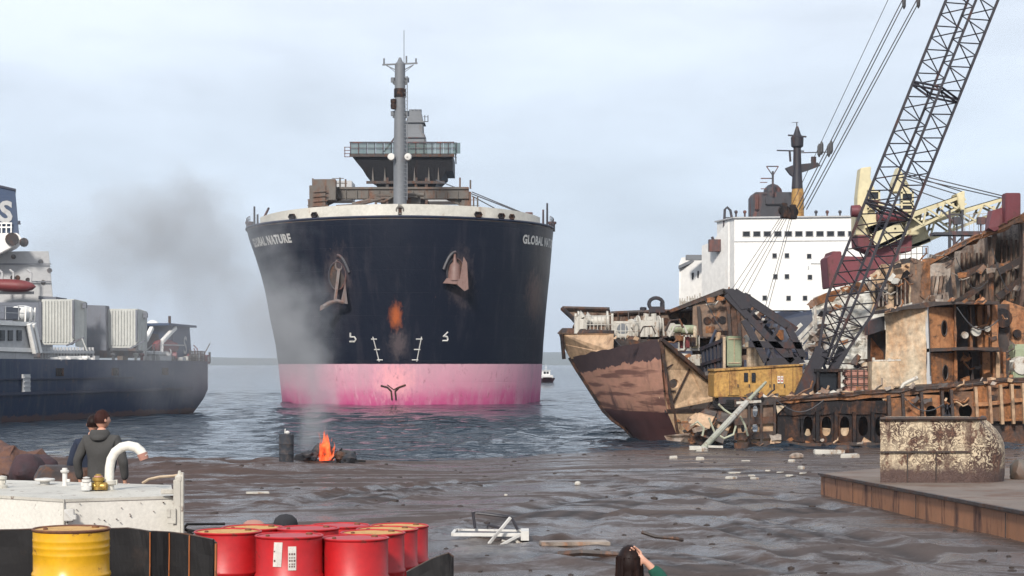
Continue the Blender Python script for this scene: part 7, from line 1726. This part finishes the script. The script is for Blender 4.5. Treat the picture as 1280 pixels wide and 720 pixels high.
# ------------------------------------------------------------------ fire, smoke, haze
def volume_mat(name, color, build, aniso=0.):
    m = bpy.data.materials.new(name); m.use_nodes = True; nt = m.node_tree
    nt.nodes.remove(nt.nodes['Principled BSDF']); v = nt.nodes.new('ShaderNodeVolumePrincipled')
    v.inputs['Color'].default_value = (*color, 1); v.inputs['Anisotropy'].default_value = aniso
    nt.links.new(v.outputs[0], nt.nodes['Material Output'].inputs['Volume'])
    d = build(nt)
    if isinstance(d, float): v.inputs['Density'].default_value = d
    else: nt.links.new(d, v.inputs['Density'])
    return m
PUFF = [ # px, py, Y, rx, ry, rz (m), density
 (393,538,84.3,.6,.6,1.3,2.0), (394,508,84.6,.75,.7,1.5,1.5), (392,475,85,.9,1,1.6,.6), (378,440,85.8,1.4,1.4,1.6,.55),
 (360,408,87,1.9,1.8,1.9,.55), (325,400,89.5,2.7,2.2,2.6,.24), (280,340,91,3.2,2.5,2.6,.26), (235,315,93,3.4,2.8,2.7,.34), (195,280,95,3.3,2.8,2.4,.32),
 (240,255,96,2.4,2.2,1.4,.22), (150,320,98,4.2,3,2.8,.20), (95,300,101,3.8,3,2.4,.10), (290,440,91,3.6,2,2.2,.15), (225,450,94,4.2,3,2.2,.12), (130,420,97,4.5,3,2.0,.045)]
def smoke_density(nt):
    pos = nt.nodes.new('ShaderNodeNewGeometry').outputs['Position']
    n = nt.nodes.new('ShaderNodeTexNoise'); n.inputs['Scale'].default_value = .5; n.inputs['Detail'].default_value = 5; n.inputs['Roughness'].default_value = .66
    nt.links.new(pos, n.inputs['Vector'])
    dv = nt.nodes.new('ShaderNodeVectorMath'); dv.operation = 'SUBTRACT'; nt.links.new(n.outputs['Color'], dv.inputs[0]); dv.inputs[1].default_value = (.5,.5,.5)
    tot = None
    for px, py, Y, rx, ry, rz, d in PUFF:
        c = P(px, py, Y); mp = nt.nodes.new('ShaderNodeVectorMath'); mp.operation = 'SUBTRACT'; nt.links.new(pos, mp.inputs[0]); mp.inputs[1].default_value = c
        q = nt.nodes.new('ShaderNodeVectorMath'); q.operation = 'DIVIDE'; nt.links.new(mp.outputs[0], q.inputs[0]); q.inputs[1].default_value = (rx*1.25, ry*1.25, rz*1.25)
        w = nt.nodes.new('ShaderNodeVectorMath'); w.operation = 'MULTIPLY_ADD'; nt.links.new(dv.outputs[0], w.inputs[0]); w.inputs[1].default_value = (2.3,2.3,2.3); nt.links.new(q.outputs[0], w.inputs[2])
        l = nt.nodes.new('ShaderNodeVectorMath'); l.operation = 'LENGTH'; nt.links.new(w.outputs[0], l.inputs[0])
        f = nt.nodes.new('ShaderNodeMapRange'); f.interpolation_type = 'SMOOTHSTEP'; nt.links.new(l.outputs['Value'], f.inputs['Value'])
        f.inputs['From Min'].default_value = 1.15; f.inputs['From Max'].default_value = .15; f.inputs['To Max'].default_value = d
        tot = f.outputs[0] if tot is None else mth(nt, 'ADD', tot, f.outputs[0])
    return mth(nt, 'MULTIPLY', tot, SMOKE)
SMOKE = .46
M['smoke'] = volume_mat('smoke', (.74,.75,.77), smoke_density)
M['smoke'].cycles.volume_step_rate = 1.0
def smoke_box(name, pfs, label):
    lo = V((1e9,)*3); hi = V((-1e9,)*3)
    for px, py, Y, rx, ry, rz, d in pfs:
        c = P(px, py, Y)
        for i, r_ in enumerate((rx, ry, rz)): lo[i] = min(lo[i], c[i]-2.2*r_); hi[i] = max(hi[i], c[i]+2.2*r_)
    lo.z = max(lo.z, .15)
    mb = MB(); mb.box((lo+hi)/2, hi-lo); o = mb.build(name, M['smoke']); return tag(o, label, 'smoke', kind='stuff')
smoke_box('smoke', PUFF, 'grey smoke drifting up and left from the beach fire')
HAZE = .00010
M['haze'] = volume_mat('haze', (.80,.88,1.0), lambda nt: HAZE)
mb = MB(); mb.box((0, 4300, 130), (19000, 9300, 276)); hz = mb.build('haze', M['haze']); hz['kind'] = 'stuff'; hz['label'] = 'thin bluish sea haze over the bay'

# ------------------------------------------------------------------ light and sky
w = bpy.data.worlds.new('World'); sc.world = w; w.use_nodes = True; nt = w.node_tree; bg = nt.nodes['Background']
EL, AZ = R(34), R(196)
sky = nt.nodes.new('ShaderNodeTexSky'); sky.sky_type = 'NISHITA'; sky.sun_disc = False; sky.sun_elevation = EL; sky.sun_rotation = AZ
sky.air_density = 1; sky.dust_density = 1.5; sky.ozone_density = 1
tc = nt.nodes.new('ShaderNodeTexCoord'); s = sep(nt, tc.outputs['Generated'])
mp = nt.nodes.new('ShaderNodeMapping'); mp.inputs['Scale'].default_value = (2.2,2.2,7.5); mp.inputs['Location'].default_value = (1.3,.4,.2); nt.links.new(tc.outputs['Generated'], mp.inputs[0])
cn = nz(nt, mp.outputs[0], 1.6, 7, .55, .4)
mp2 = nt.nodes.new('ShaderNodeMapping'); mp2.inputs['Scale'].default_value = (6,6,22); nt.links.new(tc.outputs['Generated'], mp2.inputs[0])
cn2 = nz(nt, mp2.outputs[0], 1.6, 6, .55, .3)
elev = ramp(nt, s[2], [(0, (.415,.50,.60)), (.05, (.45,.535,.64)), (.12, (.53,.60,.69)), (.2, (.60,.65,.72)), (.5, (.50,.55,.62)), (1, (.42,.47,.55))])
elev = mixc(nt, 1, elev, (10.6,10.5,10.5), 'MULTIPLY')
br_ = ramp(nt, mth(nt, 'ADD', mth(nt, 'MULTIPLY', cn, .7), mth(nt, 'MULTIPLY', cn2, .3)), [(.36, .86), (.62, 1.14)])
cl = mixc(nt, 1, elev, br_, 'MULTIPLY')
fin = mixc(nt, .88, sky.outputs[0], cl)
nt.links.new(fin, bg.inputs['Color']); bg.inputs['Strength'].default_value = .1
sun = bpy.data.lights.new('sun', 'SUN'); sun.energy = 3.2; sun.angle = R(8); sun.color = (1,.94,.86)
so = bpy.data.objects.new('sun', sun); col.objects.link(so)
dv = V((math.sin(AZ)*math.cos(EL), math.cos(AZ)*math.cos(EL), math.sin(EL)))
so.rotation_euler = dv.to_track_quat('Z', 'Y').to_euler(); so.location = dv*50
cam = bpy.data.cameras.new('camera'); co = bpy.data.objects.new('camera', cam); col.objects.link(co); sc.camera = co
co.location = (0, 0, H); co.rotation_euler = (R(90), 0, 0)
cam.sensor_width = 36; cam.lens = F/1280*36; cam.shift_y = (HY-360)/1280; cam.clip_end = 20000; cam.clip_start = .1
sc.view_settings.view_transform = 'Standard'; sc.view_settings.look = 'None'; sc.view_settings.exposure = .52; sc.view_settings.gamma = 1
sc.cycles.max_bounces = 6; sc.cycles.diffuse_bounces = 2; sc.cycles.glossy_bounces = 3; sc.cycles.transparent_max_bounces = 12; sc.cycles.volume_bounces = 0
sc.cycles.volume_step_rate = 1; sc.cycles.volume_max_steps = 256
sc.cycles.use_denoising = True
